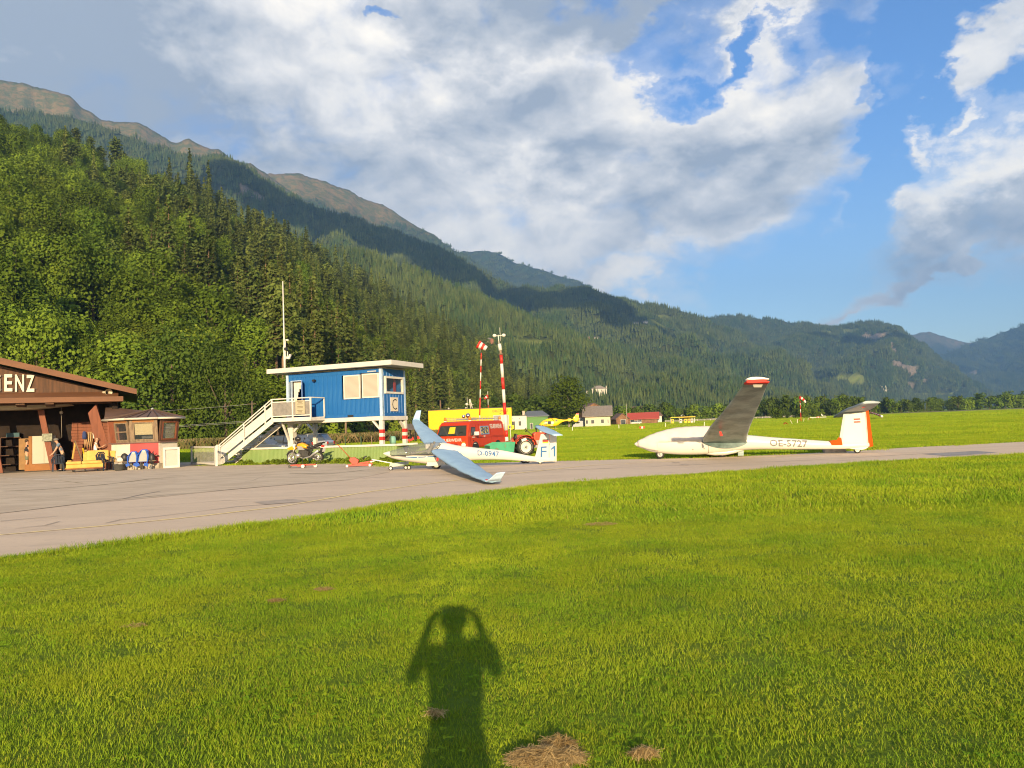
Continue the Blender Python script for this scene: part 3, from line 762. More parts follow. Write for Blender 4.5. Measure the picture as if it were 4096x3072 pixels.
def sample(name, spacing, seed=0, vmax=1.0, vmin=0.0):
    A, att = SHEETS[name]; r = np.random.default_rng(seed)
    e1 = A[1:, :-1] - A[:-1, :-1]; e2 = A[:-1, 1:] - A[:-1, :-1]
    ar = np.linalg.norm(np.cross(e1, e2), axis=2); n = int(ar.sum() / spacing ** 2)
    c = r.choice(ar.size, n, p=(ar / ar.sum()).ravel()); iu, iv = np.divmod(c, ar.shape[1])
    iu = iu + r.random(n); iv = iv + r.random(n)
    nv = A.shape[1] - 1
    p = bil(A, iu, iv); w = {k_: bil(x, iu, iv) for k_, x in att.items()}
    ok = (iv / nv <= vmax) & (iv / nv >= vmin) & (w['meadow'] < .35) & (w['rock'] < .45 + .3 * r.random(n)) & (w['alpine'] < .35 + .3 * r.random(n))
    uv = np.stack([iu / (A.shape[0] - 1), iv / nv], 1)
    return p[ok], uv[ok]

# the wooded hillside right behind the hangar
sheet('hillside', [(-700, 250, 430), (-300, 400, 440), (0, 560, 450), (150, 625, 470), (300, 660, 490), (500, 745, 520), (700, 815, 550), (900, 920, 590), (1050, 1000, 620), (1200, 1080, 660), (1400, 1190, 720), (1600, 1290, 790), (1750, 1350, 850), (1900, 1430, 900), (2100, 1540, 980), (2300, 1610, 1050)],
      [(-700, 100), (0, 118), (700, 122), (1300, 140), (1600, 250), (1750, 280), (1900, 330), (2050, 430), (2300, 600)], 110, 46, 3, 20, 90, 1, 1.0)
sheet('wooded_slope', [(1100, 960, 1050), (1250, 985, 1080), (1380, 1000, 1120), (1520, 1040, 1180), (1700, 1100, 1260), (1900, 1185, 1350), (2100, 1262, 1450), (2300, 1345, 1560), (2500, 1390, 1700), (2700, 1440, 1850), (2900, 1500, 2000), (3100, 1570, 2150), (3300, 1640, 2300)],
      [(1100, 420), (1700, 560), (2000, 640), (2300, 700), (2700, 800), (3300, 1000)], 150, 60, 4, 85, 230, 2, 1.05,
      meadows=[(1950, 1372, 22, 9), (2110, 1372, 34, 7), (2180, 1378, 40, 8), (2080, 1364, 30, 5), (2440, 1362, 30, 5), (2340, 1358, 24, 5), (2195, 1620, 14, 6)])
sheet('forest_ridge', [(-500, 200, 2100), (0, 440, 2150), (280, 470, 2180), (480, 535, 2200), (600, 580, 2230), (720, 625, 2260), (800, 640, 2270), (870, 622, 2300), (950, 660, 2320), (1050, 730, 2340), (1150, 785, 2380), (1250, 840, 2420), (1400, 880, 2480), (1550, 930, 2550), (1750, 1005, 2650), (1900, 1080, 2750), (2050, 1150, 2850), (2200, 1155, 2950), (2350, 1165, 3000), (2450, 1200, 3050), (2560, 1225, 3100), (2640, 1225, 3150), (2720, 1245, 3200), (2850, 1290, 3250), (2950, 1330, 3300), (3050, 1420, 3300), (3200, 1560, 3300)],
      [(-500, 800), (1000, 900), (2000, 1150), (2700, 1350), (3200, 1900)], 200, 80, 6, 190, 420, 3, 1.0,
      meadows=[(2620, 1300, 60, 22), (2580, 1308, 40, 14), (2660, 1270, 55, 10)], rocks=[(950, 600, 30, 25), (880, 770, 30, 20), (1000, 780, 40, 30)])
sheet('brown_ridge', [(-500, 120, 3300), (-100, 300, 3300), (0, 316, 3300), (120, 345, 3350), (200, 362, 3380), (290, 395, 3400), (400, 468, 3450), (480, 483, 3500), (560, 490, 3550), (620, 532, 3600), (720, 580, 3650), (760, 568, 3680), (830, 596, 3700), (880, 606, 3750), (950, 640, 3800), (1000, 662, 3850), (1060, 695, 3900), (1120, 740, 3950), (1300, 850, 4000)],
      [(-500, 1500), (1300, 2200)], 170, 60, 24, 130, 500, 4, 1.0, alpine=([-3200, -2000, -1000], [1180, 1170, 1120]))
sheet('brown_peak', [(900, 690, 4300), (1050, 700, 4350), (1120, 695, 4400), (1190, 690, 4450), (1270, 712, 4500), (1340, 746, 4550), (1400, 757, 4600), (1450, 790, 4650), (1550, 838, 4700), (1650, 897, 4750), (1750, 950, 4800), (1850, 1010, 4850), (1950, 1090, 4900), (2100, 1180, 4950), (2300, 1300, 5000)],
      [(900, 2500), (2300, 3000)], 150, 60, 26, 160, 520, 5, 1.0, alpine=([-1700, -1200, -600, -200], [1240, 1200, 1130, 1200]))
sheet('blue_ridge', [(1700, 1060, 6000), (1850, 1004, 6100), (1930, 1003, 6150), (1990, 1012, 6200), (2060, 1052, 6300), (2140, 1072, 6350), (2200, 1090, 6400), (2300, 1120, 6450), (2400, 1168, 6500), (2500, 1203, 6550), (2620, 1250, 6600), (2800, 1330, 6700)],
      [(1700, 4200), (2800, 4600)], 100, 44, 14, 180, 600, 6, 1.0, alpine=([-500, 900], [1480, 1300]))
sheet('round_mountain', [(2600, 1260, 4300), (2740, 1278, 4320), (2820, 1276, 4340), (2880, 1262, 4360), (2950, 1264, 4380), (3050, 1276, 4400), (3130, 1283, 4420), (3200, 1300, 4440), (3330, 1314, 4450), (3380, 1299, 4460), (3450, 1290, 4470), (3530, 1292, 4480), (3580, 1311, 4480), (3640, 1346, 4480), (3700, 1396, 4480), (3780, 1461, 4480), (3850, 1530, 4480), (3920, 1580, 4480), (4000, 1622, 4480)],
      [(2600, 1500), (3000, 1700), (3500, 2500), (4000, 4000)], 200, 80, 8, 270, 520, 7, 1.0,
      meadows=[(3410, 1515, 80, 20), (3440, 1525, 50, 16), (3700, 1578, 90, 9), (3780, 1576, 60, 5), (3400, 1325, 60, 22), (3300, 1325, 60, 10), (2880, 1275, 60, 14), (3240, 1332, 60, 10)],
      rocks=[(3500, 1345, 60, 55), (3530, 1370, 60, 50), (3640, 1480, 60, 30), (3450, 1405, 50, 25), (3590, 1455, 60, 30), (3600, 1330, 40, 50), (3640, 1540, 60, 18), (3690, 1520, 50, 18), (3560, 1390, 50, 40)])
sheet('far_peak', [(3500, 1420, 9000), (3640, 1340, 9100), (3690, 1334, 9150), (3720, 1328, 9200), (3760, 1346, 9200), (3830, 1362, 9200), (3885, 1370, 9200), (3950, 1420, 9200), (4100, 1500, 9200)], [(3500, 6000), (4100, 6500)], 60, 30, 20, 200, 700, 8, 1.0, alpine=([3000, 6500], [700, 700]))
sheet('blue_mountain', [(3600, 1520, 6900), (3720, 1445, 7000), (3800, 1412, 7050), (3900, 1366, 7100), (3960, 1350, 7150), (4000, 1334, 7200), (4096, 1300, 7250), (4300, 1210, 7300), (4600, 1060, 7400), (5000, 900, 7500)], [(3600, 5200), (4500, 4200), (5000, 3900)], 90, 44, 12, 220, 650, 9, 1.0, rocks=[(3905, 1490, 60, 22)])
sheet('dark_foothill', [(3560, 1580, 5600), (3760, 1530, 5600), (3900, 1502, 5600), (4096, 1488, 5600), (4400, 1470, 5600), (5000, 1440, 5600)], [(3560, 4700), (5000, 4200)], 60, 24, 6, 90, 300, 10)

# near trees: the largest ones are things of their own, the rest one mass
pts, uv = sample('hillside', 7.2, 11)
rr_ = np.random.default_rng(5)
con = fbm(pts[:, 0] / 55, pts[:, 1] / 80, 31) + (uv[:, 1] - .5) * .16 + (uv[:, 0] - .50) * .9 + rr_.normal(0, .10, len(pts)) + .03
kind_ = con > 0
dist = np.hypot(pts[:, 0], pts[:, 1])
pxs = np.array([(proj(p) or (9e9, 0))[0] for p in pts])
front = (pxs > -60) & (pxs < 2300)
order = np.argsort(dist)
ti = np.where(kind_, rr_.integers(0, 6, len(pts)), rr_.integers(0, 6, len(pts)))
ts = (.62 + .75 * rr_.random(len(pts)) ** 1.3) * np.where(kind_, .92, .88); ts = ts * np.where(kind_ & (uv[:, 1] > .84), 1.3, 1.0); tz = rr_.uniform(0, 6.283, len(pts))
cnt = {True: 0, False: 0}; single = np.zeros(len(pts), bool)
def add_tree(name, pr, loc, rz, s, label, cat, group, tilt=0.0):
    t = bpy.data.objects.new(name, None); t.location = loc; t.rotation_euler = (tilt, 0, rz); t.scale = (s[0], s[0], s[1]); _link(t)
    tag(t, label, cat, group)
    for nm, me in (('crown', pr[0]), ('trunk', pr[1])): _link(bpy.data.objects.new(nm, me), t)
    return t
for i in order:
    k_ = bool(kind_[i])
    if not front[i] or cnt[k_] >= 290: continue
    cnt[k_] += 1; single[i] = True
    x = pxs[i]
    where = 'above the hangar' if x < 520 else ('above the brown kiosk' if x < 800 else ('behind the staircase' if x < 1130 else ('behind the blue cabin' if x < 1640 else ('beyond the fire van' if x < 2050 else 'beyond the birch'))))
    hgt = 'low on' if uv[i, 1] < .16 else ('part way up' if uv[i, 1] < .5 else 'high on')
    nm = 'spruce_tree' if k_ else 'broadleaf_tree'
    if k_ and ti[i] in (3, 5): nm = 'pine_tree'
    txt = {'spruce_tree': 'dark spruce', 'pine_tree': 'bare trunked pine', 'broadleaf_tree': 'pale green leafy tree' if ti[i] in (1, 3) else 'green leafy tree'}[nm]
    szw = 'small ' if ts[i] < .80 else ('tall ' if ts[i] > 1.08 else '')
    grp = szw + txt + ' ' + hgt + ' the wooded hillside ' + where
    add_tree(nm, (SPRUCE if k_ else BROAD)[ti[i]], pts[i] - np.array([0, 0, .3]), tz[i], (ts[i], ts[i] * rr_.uniform(.85, 1.15)), grp, 'tree', grp)
rest = ~single & (pxs > -900) & (pxs < 2500)
protos_near = [merged('broad_mass%d' % i, BROAD[i]) for i in range(6)] + [merged('spruce_mass%d' % i, SPRUCE[i]) for i in range(6)]
# Collection Info sorts by name: broad_* first, spruce_* after
n = rest.sum(); rot = np.zeros((n, 3)); rot[:, 2] = tz[rest]
scatter('hillside_forest', pts[rest] - np.array([0, 0, .3]), rot, np.repeat(ts[rest][:, None], 3, 1) * np.stack([np.ones(n), np.ones(n), rr_.uniform(.85, 1.15, n)], 1), np.where(kind_[rest], 6, 0) + ti[rest], protos_near)
# undergrowth between the trunks
pu, uvu = sample('hillside', 9, 12)
bush = [bpy.data.objects.new('bush%d' % i, broad_proto('bush%d' % i, 300 + i, 4.5, 5.5, 420, m_leafb if i % 2 else m_leaf, 6, .0, .42)[0]) for i in range(3)]
nb = len(pu); rot = np.zeros((nb, 3)); rot[:, 2] = rr_.uniform(0, 6.28, nb); sc_ = rr_.uniform(.6, 1.3, nb)[:, None]
scatter('undergrowth', pu, rot, np.repeat(sc_, 3, 1), rr_.integers(0, 3, nb), bush)

# farther forests: light conifers, and clumps of them on the distant slopes
def cone_tree(r, v, f, ox, oy, H, Wd, oz=0.0, tiers=5, n=7):
    for t in range(tiers):
        z0 = oz + H * (.08 + .80 * t / tiers); z1 = z0 + H * (.92 / tiers) * 1.75; z1 = min(z1, oz + H); rad = Wd / 2 * (1 - t / tiers) ** .85 * r.uniform(.85, 1.15)
        o = len(v); a0 = r.uniform(0, 6.28)
        for j in range(n):
            a = a0 + 6.283 * j / n; q = rad * r.uniform(.6, 1.2)
            v.append((ox + math.cos(a) * q, oy + math.sin(a) * q, z0 + r.uniform(-.04, .04) * H))
        v.append((ox + r.uniform(-.2, .2), oy, z1))
        f += [(o + j, o + (j + 1) % n, o + n) for j in range(n)]
def clump(name, seed, rad, num, H, leaf, tiers, nn, slope=.45, broad=.18):
    r = np.random.default_rng(seed); v = []; f = []
    for i in range(num):
        a, q = r.uniform(0, 6.283), rad * math.sqrt(r.random()); h = H * r.uniform(.6, 1.15)
        x, y = math.cos(a) * q, math.sin(a) * q
        if r.random() < broad: cone_tree(r, v, f, x, y, h * .6, h * .62, y * slope - 1, 3, nn)
        else: cone_tree(r, v, f, x, y, h, h * r.uniform(.24, .34), y * slope - 1, tiers, nn)
    return bpy.data.objects.new(name, raw_mesh(name, v, f, [leaf]))
def forest(name, sh, spacing, protos, seed, s0=.8, s1=1.2, vmax=1.0, vmin=0.0):
    p, w = sample(sh, spacing, seed, vmax, vmin); r = np.random.default_rng(seed)
    q = np.array([proj(x) or (-9e9, 0) for x in p]); ok = (q[:, 0] > -700) & (q[:, 0] < 4800); p = p[ok]; n = len(p)
    rot = np.zeros((n, 3)); rot[:, 2] = r.uniform(-.6, .6, n) ; sc = r.uniform(s0, s1, n)[:, None]
    scatter(name, p, rot, np.repeat(sc, 3, 1), r.integers(0, len(protos), n), protos); return n
FCOUNT = {}
mid = [clump('conifer%d' % i, 400 + i, 4.5, 4, 14.5, m_needf, 6, 7, .4, .25) for i in range(6)]
FCOUNT['slope'] = forest('slope_forest', 'wooded_slope', 8.5, mid, 41)
far_c = [clump('conifer_clump%d' % i, 420 + i, 14, 9, 20, m_needf, 4, 6, .5) for i in range(5)]
FCOUNT['ridge'] = forest('ridge_forest', 'forest_ridge', 17, far_c, 42)
FCOUNT['round'] = forest('mountain_forest', 'round_mountain', 19, far_c, 43)
FCOUNT['brown'] = forest('high_forest', 'brown_ridge', 24, far_c, 44)
FCOUNT['peak'] = forest('peak_forest', 'brown_peak', 27, far_c, 45)
vfar = [clump('conifer_group%d' % i, 440 + i, 30, 24, 20, m_needf, 2, 5, .5) for i in range(3)]
FCOUNT['blue'] = forest('distant_forest', 'blue_ridge', 45, vfar, 46); forest('distant_forest.001', 'blue_mountain', 48, vfar, 47); forest('distant_forest.002', 'dark_foothill', 40, vfar, 48)
print('FOREST', FCOUNT, cnt, rest.sum())
# ------------------------------------------------------------------ materials of the airfield buildings
def LP(px, py, o, rz, y=0.0):
    """local (x, z) where a pixel's ray meets the vertical plane y = const of a thing at o turned by rz"""
    d = ray(px, py); c, s = math.cos(-rz), math.sin(-rz)
    rx, ry = -o[0], -o[1]
    ox, oy = c * rx - s * ry, s * rx + c * ry
    dx, dy = c * d.x - s * d.y, s * d.x + c * d.y
    t = (y - oy) / dy
    return ox + dx * t, CAM_H + d.z * t - (o[2] if len(o) > 2 else 0)
m_white = mat('white_paint', (0.60, 0.57, 0.52), 0.45, var=0.10, vscale=2.0)
m_white2 = mat('white_sheet', (0.54, 0.51, 0.47), 0.5, var=0.06, vscale=0.8)
m_blue = mat('blue_container_paint', (0.007, 0.098, 0.33), 0.5, col2=(0.022, 0.125, 0.34), vscale=3.0, bump=0.05, bscale=12, stretch=(3, 3, .35), blo=.42, bhi=.72)
m_blued = mat('blue_door_paint', (0.012, 0.10, 0.34), 0.45)
m_post = mat('pale_blue_post', (0.42, 0.52, 0.66), 0.5, col2=(0.30, 0.42, 0.60), vscale=2.5)
m_red = mat('red_paint', (0.50, 0.025, 0.018), 0.5)
m_dark = mat('dark_interior', (0.020, 0.018, 0.016), 0.9)
m_black = mat('black_plastic', (0.018, 0.018, 0.02), 0.5)
m_grey = mat('grey_metal', (0.30, 0.30, 0.30), 0.45, metal=0.6, var=0.2)
m_steel = mat('galvanised_steel', (0.42, 0.42, 0.42), 0.45, metal=0.5, var=0.25, vscale=5)
m_glass = mat('window_glass', (0.08, 0.10, 0.11), 0.04, spec=0.8, alpha=0.16)
m_shut = mat('cream_shutter', (0.43, 0.385, 0.325), 0.6)
m_curtain = mat('pale_curtain', (0.62, 0.56, 0.47), 0.9)
m_green = mat('green_corrugated_sheet', (0.20, 0.29, 0.105), 0.5, col2=(0.24, 0.32, 0.125), vscale=1.0)
m_perf = mat('perforated_plate', (0.17, 0.16, 0.15), 0.6, col2=(0.24, 0.22, 0.20), vscale=4)
m_cream = mat('cream_board', (0.62, 0.54, 0.42), 0.7)
m_brownw = mat('brown_timber', (0.105, 0.050, 0.028), 0.8, col2=(0.062, 0.032, 0.020), vscale=2.5, stretch=(4, 4, 0.35), bump=0.3, bscale=20)
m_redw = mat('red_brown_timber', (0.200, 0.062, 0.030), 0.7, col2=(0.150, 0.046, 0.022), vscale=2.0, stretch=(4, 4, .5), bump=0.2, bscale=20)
m_fascia = mat('brown_fascia', (0.150, 0.064, 0.030), 0.7, col2=(0.125, 0.053, 0.026), vscale=0.7, stretch=(1, 1, 4))
m_roofb = mat('brown_roof_sheet', (0.135, 0.082, 0.062), 0.6, col2=(0.105, 0.065, 0.05), vscale=1.5)
m_shadedw = mat('dark_shaded_boards', (0.013, 0.008, 0.006), 0.95, col2=(0.022, 0.013, 0.009), vscale=3)  # dark-stained wood; the hangar's deep inner shade is put into the colour too
m_weath = mat('weathered_wood', (0.235, 0.165, 0.105), 0.85, col2=(0.135, 0.095, 0.065), vscale=3, stretch=(5, 5, .5), bump=.4, bscale=25)
m_pinkred = mat('faded_red_plaster', (0.44, 0.065, 0.068), 0.8, col2=(0.39, 0.055, 0.057), vscale=1.2)
m_plaster = mat('white_plaster', (0.58, 0.53, 0.45), 0.9, col2=(0.48, 0.43, 0.36), vscale=1.1, blo=.45, bhi=.75)
m_cplinth = mat('bare_concrete', (0.36, 0.31, 0.25), 0.9, var=.25, vscale=4)
m_plyw = mat('ochre_plywood', (0.27, 0.11, 0.028), 0.7, col2=(0.22, 0.09, 0.022), vscale=2)
m_floor = mat('hangar_floor', (0.16, 0.135, 0.105), 0.9, var=.3, vscale=.8)

# ------------------------------------------------------------------ the control cabin on stilts
TO = PZ(1532, 0, 39.4); TO = (TO.x, TO.y, 0.0); TR = math.atan2(-.372, .929)
def T(px, py, y=0.0): return LP(px, py, TO, TR, y)
tower = thing('control_tower', 'blue container cabin on white stilts with flat roof, outside stairs and letter C board', 'control tower', TO, TR)
L_, Z0, Z1 = -6.06, 2.30, 4.78
b = MB(); b.b2((L_ + .05, .05, Z0 + .12), (-.05, 2.39, Z0 + .16)); b.b2((L_ + .05, .05, Z1 - .16), (-.05, 2.39, Z1 - .12)); b.b2((L_ + .04, 2.33, Z0 + .1), (-.04, 2.40, Z1 - .1)); b.b2((L_ + .02, .06, Z0 + .1), (L_ + .08, 2.38, Z1 - .1))
b.build('cabin_shell', m_blue, tower)
b = MB()
for x in (L_, 0):
    for y in (0, 2.44): b.b2((x - .09 if x == 0 else x, y if y == 0 else y - .16, Z0), (x + .004 if x == 0 else x + .16, y + .16 if y == 0 else y, Z1))
b.b2((-.16, -.004, Z0), (.004, .16, Z1))
b.build('corner_post', m_post, tower, .01)
b = MB()
for y in (0.004, 2.436): b.b2((L_ + .17, min(y, y + .10 * (1 if y < 1 else -1)), Z1 - .20), (-.17, max(y, y + .10 * (1 if y < 1 else -1)), Z1)); b.b2((L_ + .17, min(y, y + .1 * (1 if y < 1 else -1)), Z0), (-.17, max(y, y + .1 * (1 if y < 1 else -1)), Z0 + .17))
for x in (L_ + .004, -.104): b.b2((x, .17, Z1 - .2), (x + .1, 2.27, Z1)); b.b2((x, .17, Z0), (x + .1, 2.27, Z0 + .17))
b.build('cabin_rail', m_blue, tower, .01)
# pressed wall panels, one by one; openings kept free
dx0, dz0 = T(1167, 1592); dx1, dz1 = T(1206, 1524)
DOOR = (dx0, dx1, Z0 + .18, dz1)
wins = []
for a, c, d, e in ((1375, 1443, 1503, 1594), (1449, 1518, 1496, 1589)):
    x0, z1 = T(a, c and d); x1, z0 = T(c, e); wins.append((x0, x1, z0, z1))
def panel_mesh(w, h):
    q = MB(); q.prism([(-w / 2, 0), (-w / 2 + .022, 0), (-w / 2 + .04, -.035), (w / 2 - .04, -.035), (w / 2 - .022, 0), (w / 2, 0), (w / 2, .03), (-w / 2, .03)], -h / 2, h / 2, 'XY'); return q.mesh('panel', m_blue)
pw = (6.06 - .34) / 20; cache = {}
def panel(x, z0, z1, w=pw):
    if z1 - z0 < .05: return
    kx = (round(w, 3), round(z1 - z0, 3))
    if kx not in cache: cache[kx] = panel_mesh(*kx)
    o = bpy.data.objects.new('panel', cache[kx]); o.location = (x, .03, (z0 + z1) / 2); _link(o, tower); return o
for i in range(20):
    x = L_ + .17 + pw * (i + .5); spans = [(Z0 + .17, Z1 - .20)]
    for (a, c, lo, hi) in [DOOR] + wins:
        if x + pw * .5 > a + .02 and x - pw * .5 < c - .02:
            spans = [s for q in spans for s in ((q[0], min(q[1], lo)), (max(q[0], hi), q[1])) if s[1] > s[0]]
    for s in spans: panel(x, *s)
for (a, c, lo, hi) in wins:
    f = MB(); t = .06
    for r_ in (((a, lo), (c, lo + t)), ((a, hi - t), (c, hi)), ((a, lo + t), (a + t, hi - t)), ((c - t, lo + t), (c, hi - t))): f.b2((r_[0][0], -.06, r_[0][1]), (r_[1][0], .06, r_[1][1]))
    fo = f.build('window', m_white, tower, .006)
    s = MB(); n = 20
    for i in range(n):
        z = lo + t + (hi - lo - 2 * t) * (i + .5) / n; s.box((0.5 * (a + c), -.025 + .0, z), (c - a - 2 * t, .03, (hi - lo - 2 * t) / n * .86))
    s.b2((a + t, .0, lo + t), (c - t, .02, hi - t)); s.build('roller_shutter', m_shut, fo)
# door opening with curtain, leaf swung out
a, c, lo, hi = DOOR
f = MB(); f.b2((a - .04, -.02, lo), (a, .1, hi + .04)); f.b2((c, -.02, lo), (c + .04, .1, hi + .04)); f.b2((a, -.02, hi), (c, .1, hi + .04)); fr = f.build('door_frame', m_post, tower)
q = MB(); n = 14
for k_ in range(n):
    x0 = a + (c - a) * (k_ / n); x1 = a + (c - a) * ((k_ + 1) / n); s = abs(k_ / n * 1.6 - .3)
    zlo = hi - (hi - lo) * (.98 if k_ < 3 else .62 - .40 * min(1, (k_ - 2) / 5)) if k_ < 9 else hi - (hi - lo) * .10
    q.add([(x0, .2 + .03 * (k_ % 2), zlo), (x1, .2 + .03 * ((k_ + 1) % 2), zlo), (x1, .2 + .03 * ((k_ + 1) % 2), hi), (x0, .2 + .03 * (k_ % 2), hi)], [(0, 1, 2, 3)])
q.build('curtain', m_curtain, tower)
q = MB(); q.b2((a + .1, .9, lo), (c - .05, 1.0, lo + (hi - lo) * .52)); q.build('counter', m_cream, tower)
q = MB(); q.beam((c + .03, -.03, (lo + hi) / 2), (c + .50, -.64, (lo + hi) / 2), .05, hi - lo); dl = q.build('door', m_blued, tower)
q = MB(); q.box((c - .07, -.76, lo + (hi - lo) * .42), (.10, .03, .03)); q.box((c - .03, -.72, lo + (hi - lo) * .42), (.02, .06, .14)); q.build('handle', m_steel, dl)
# window in the end wall
EO = (TO[0], TO[1], 0); ER = TR + R(90)
def TE(px, py): return LP(px, py, TO, ER, 0.0)    # along +y of the cabin
y0, z1 = TE(1535, 1503); y1, z0 = TE(1609, 1577)
y0, y1 = .30, 2.14; z0 -= .0
EW = (y0, y1, z0, z1)
def epanel(yc, w, za, zb):
    if zb - za < .04: return
    kx = (round(w, 3), round(zb - za, 3))
    if kx not in cache: cache[kx] = panel_mesh(*kx)
    o = bpy.data.objects.new('panel', cache[kx]); o.location = (-.03, yc, (za + zb) / 2); o.rotation_euler = (0, 0, R(90)); _link(o, tower)
ew = (2.44 - .34) / 7
for i in range(7):
    yc = .17 + ew * (i + .5); inside = yc + ew / 2 > y0 + .02 and yc - ew / 2 < y1 - .02
    for s in ([(Z0 + .17, z0), (z1, Z1 - .20)] if inside else [(Z0 + .17, Z1 - .20)]): epanel(yc, ew, *s)
f = MB(); t = .11
for r_ in (((y0, z0), (y1, z0 + t)), ((y0, z1 - t), (y1, z1)), ((y0, z0 + t), (y0 + t, z1 - t)), ((y1 - t, z0 + t), (y1, z1 - t))): f.b2((-.06, r_[0][0], r_[0][1]), (.05, r_[1][0], r_[1][1]))
fo = f.build('window', m_white, tower, .008)
q = MB(); q.b2((-.02, y0 + t, z0 + t), (-.01, y1 - t, z1 - t)); q.build('pane', m_glass, fo)
q = MB(); q.b2((-.30, y1 - .50, z0 + .1), (-.27, y1 - .28, z1 - .1)); q.build('red_curtain', mat('red_cloth', (0.36, .03, .04), .9), tower)
q = MB(); q.box((-.5, y0 + .5, z0 + .27), (.05, .42, .34), (0, -.25, 0)); q.box((-.5, y0 + .5, z0 + .06), (.15, .2, .12)); q.build('monitor', m_black, tower)
q = MB(); q.b2((-1.6, .1, z0 - .6), (-1.55, 2.3, Z1 - .2)); q.build('inner_wall', mat('inner_wall', (.16, .16, .15), .9), tower)
# letter board
ya, za = TE(1561, 1589); yb, zb = TE(1591, 1645)
q = MB(); q.b2((.008, ya, zb), (.03, yb, za)); bo = q.build('letter_board', m_cream, tower)
lettering('C', (za - zb) * .78, (yb - ya) * .62, m_black, bo, lambda x, y, z: (.031 + z, (ya + yb) / 2 + x, (za + zb) / 2 + y), extrude=.006, bold=-.012)
q = MB(); q.b2((-.30, -.014, Z1 - .48), (-.19, -.006, Z1 - .34)); q.build('red_sticker', m_red, tower)
q = MB(); q.b2((-.30, -.014, Z1 - .60), (-.19, -.006, Z1 - .49)); q.build('green_sticker', mat('green_sticker', (.02, .28, .12), .5), tower)
q = MB(); [q.b2((-.85 + i * .05, -.012, Z1 - .16), (-.82 + i * .05, -.004, Z1 - .10)) for i in range(11)]; q.build('number_plate', m_white, tower)
q = MB(); q.b2((T(1228, 0)[0] - .08, -.24, 4.30), (T(1228, 0)[0] + .06, -.05, 4.40)); q.beam((T(1222, 0)[0], 0, 4.42), (T(1228, 0)[0], -.2, 4.38), .05); q.build('floodlight', m_black, tower, .01)
# forklift pockets and name plate in the lower rail
for px in (1262, 1402): x = T(px, 1660)[0]; q = MB(); q.b2((x - .18, -.004, Z0 + .02), (x + .18, .02, Z0 + .12)); q.build('fork_pocket', m_dark, tower)
# roof slab
rx0 = T(1066, 1490, -.5)[0]; rx1 = T(1565, 1450, -.5)[0]
rz0 = T(1066, 1496, -.5)[1]; rz1 = T(1565, 1458, -.5)[1]
q = MB(); th = .25
vs = [(rx0, -.5, rz0), (rx1, -.5, rz1), (rx1, 2.9, rz1), (rx0, 2.9, rz0)]
q.add([*vs, *[(x, y, z + th) for x, y, z in vs]], [(0, 3, 2, 1), (4, 5, 6, 7), (0, 1, 5, 4), (1, 2, 6, 5), (2, 3, 7, 6), (3, 0, 4, 7)])
rf = q.build('roof', m_white2, tower, .012)
q = MB(); q.prism([(L_ + .15, Z1 + .004), (-.02, Z1 + .004), (-.02, rz1 - .03), (L_ + .15, rz0 + (rz1 - rz0) * .2 - .02)], .12, 2.36); q.build('roof_gap_board', mat('grey_board', (.42, .38, .32), .8), tower)
# steel platform under the cabin, stilts with red and white bands, knee braces
q = MB(); q.b2((L_ - .05, -.06, Z0 - .22), (.06, .10, Z0 - .005)); q.b2((L_ - .05, 2.34, Z0 - .22), (.06, 2.5, Z0 - .005)); q.b2((-.10, .10, Z0 - .22), (.058, 2.34, Z0 - .008)); q.b2((L_ - .04, .1, Z0 - .22), (L_ + .12, 2.34, Z0 - .008)); q.b2((-3.1, .1, Z0 - .2), (-2.95, 2.34, Z0 - .01)); q.build('base_frame', m_white, tower, .01)
for (x, y, w) in ((-.10, .06, .21), (-.10, 2.40, .21), (L_ + .22, .15, .34), (L_ + .1, 2.38, .2)):
    q = MB(); q.b2((x - w / 2, y - w / 2, 0), (x + w / 2, y + w / 2, Z0 - .22)); po = q.build('stilt', m_white, tower, .01)
    if x > -1:
        for z in (1.05, 1.42): q = MB(); q.b2((x - w / 2 - .004, y - w / 2 - .004, z), (x + w / 2 + .004, y + w / 2 + .004, z + .19)); q.build('red_band', m_red, po)
q = MB(); q.beam((-.15, .06, Z0 - .72), (-.62, .06, Z0 - .22), .09, .14, up=(0, 1, 0)); q.build('knee_brace', m_white, tower)
q = MB(); q.beam((-.1, 2.3, Z0 - .65), (-.1, 1.85, Z0 - .22), .09, .14, up=(1, 0, 0)); q.build('knee_brace', m_white, tower)
q = MB(); q.beam((L_ + .3, .15, Z0 - .7), (L_ + .85, .15, Z0 - .22), .10, .14, up=(0, 1, 0)); q.build('knee_brace', m_white, tower)
for s in (-1, 1): q = MB(); q.beam((L_ + .1, 2.38, Z0 - .7), (L_ + .1 + .55 * s, 2.38, Z0 - .22), .08, .12, up=(0, 1, 0)); q.build('knee_brace', m_white, tower)
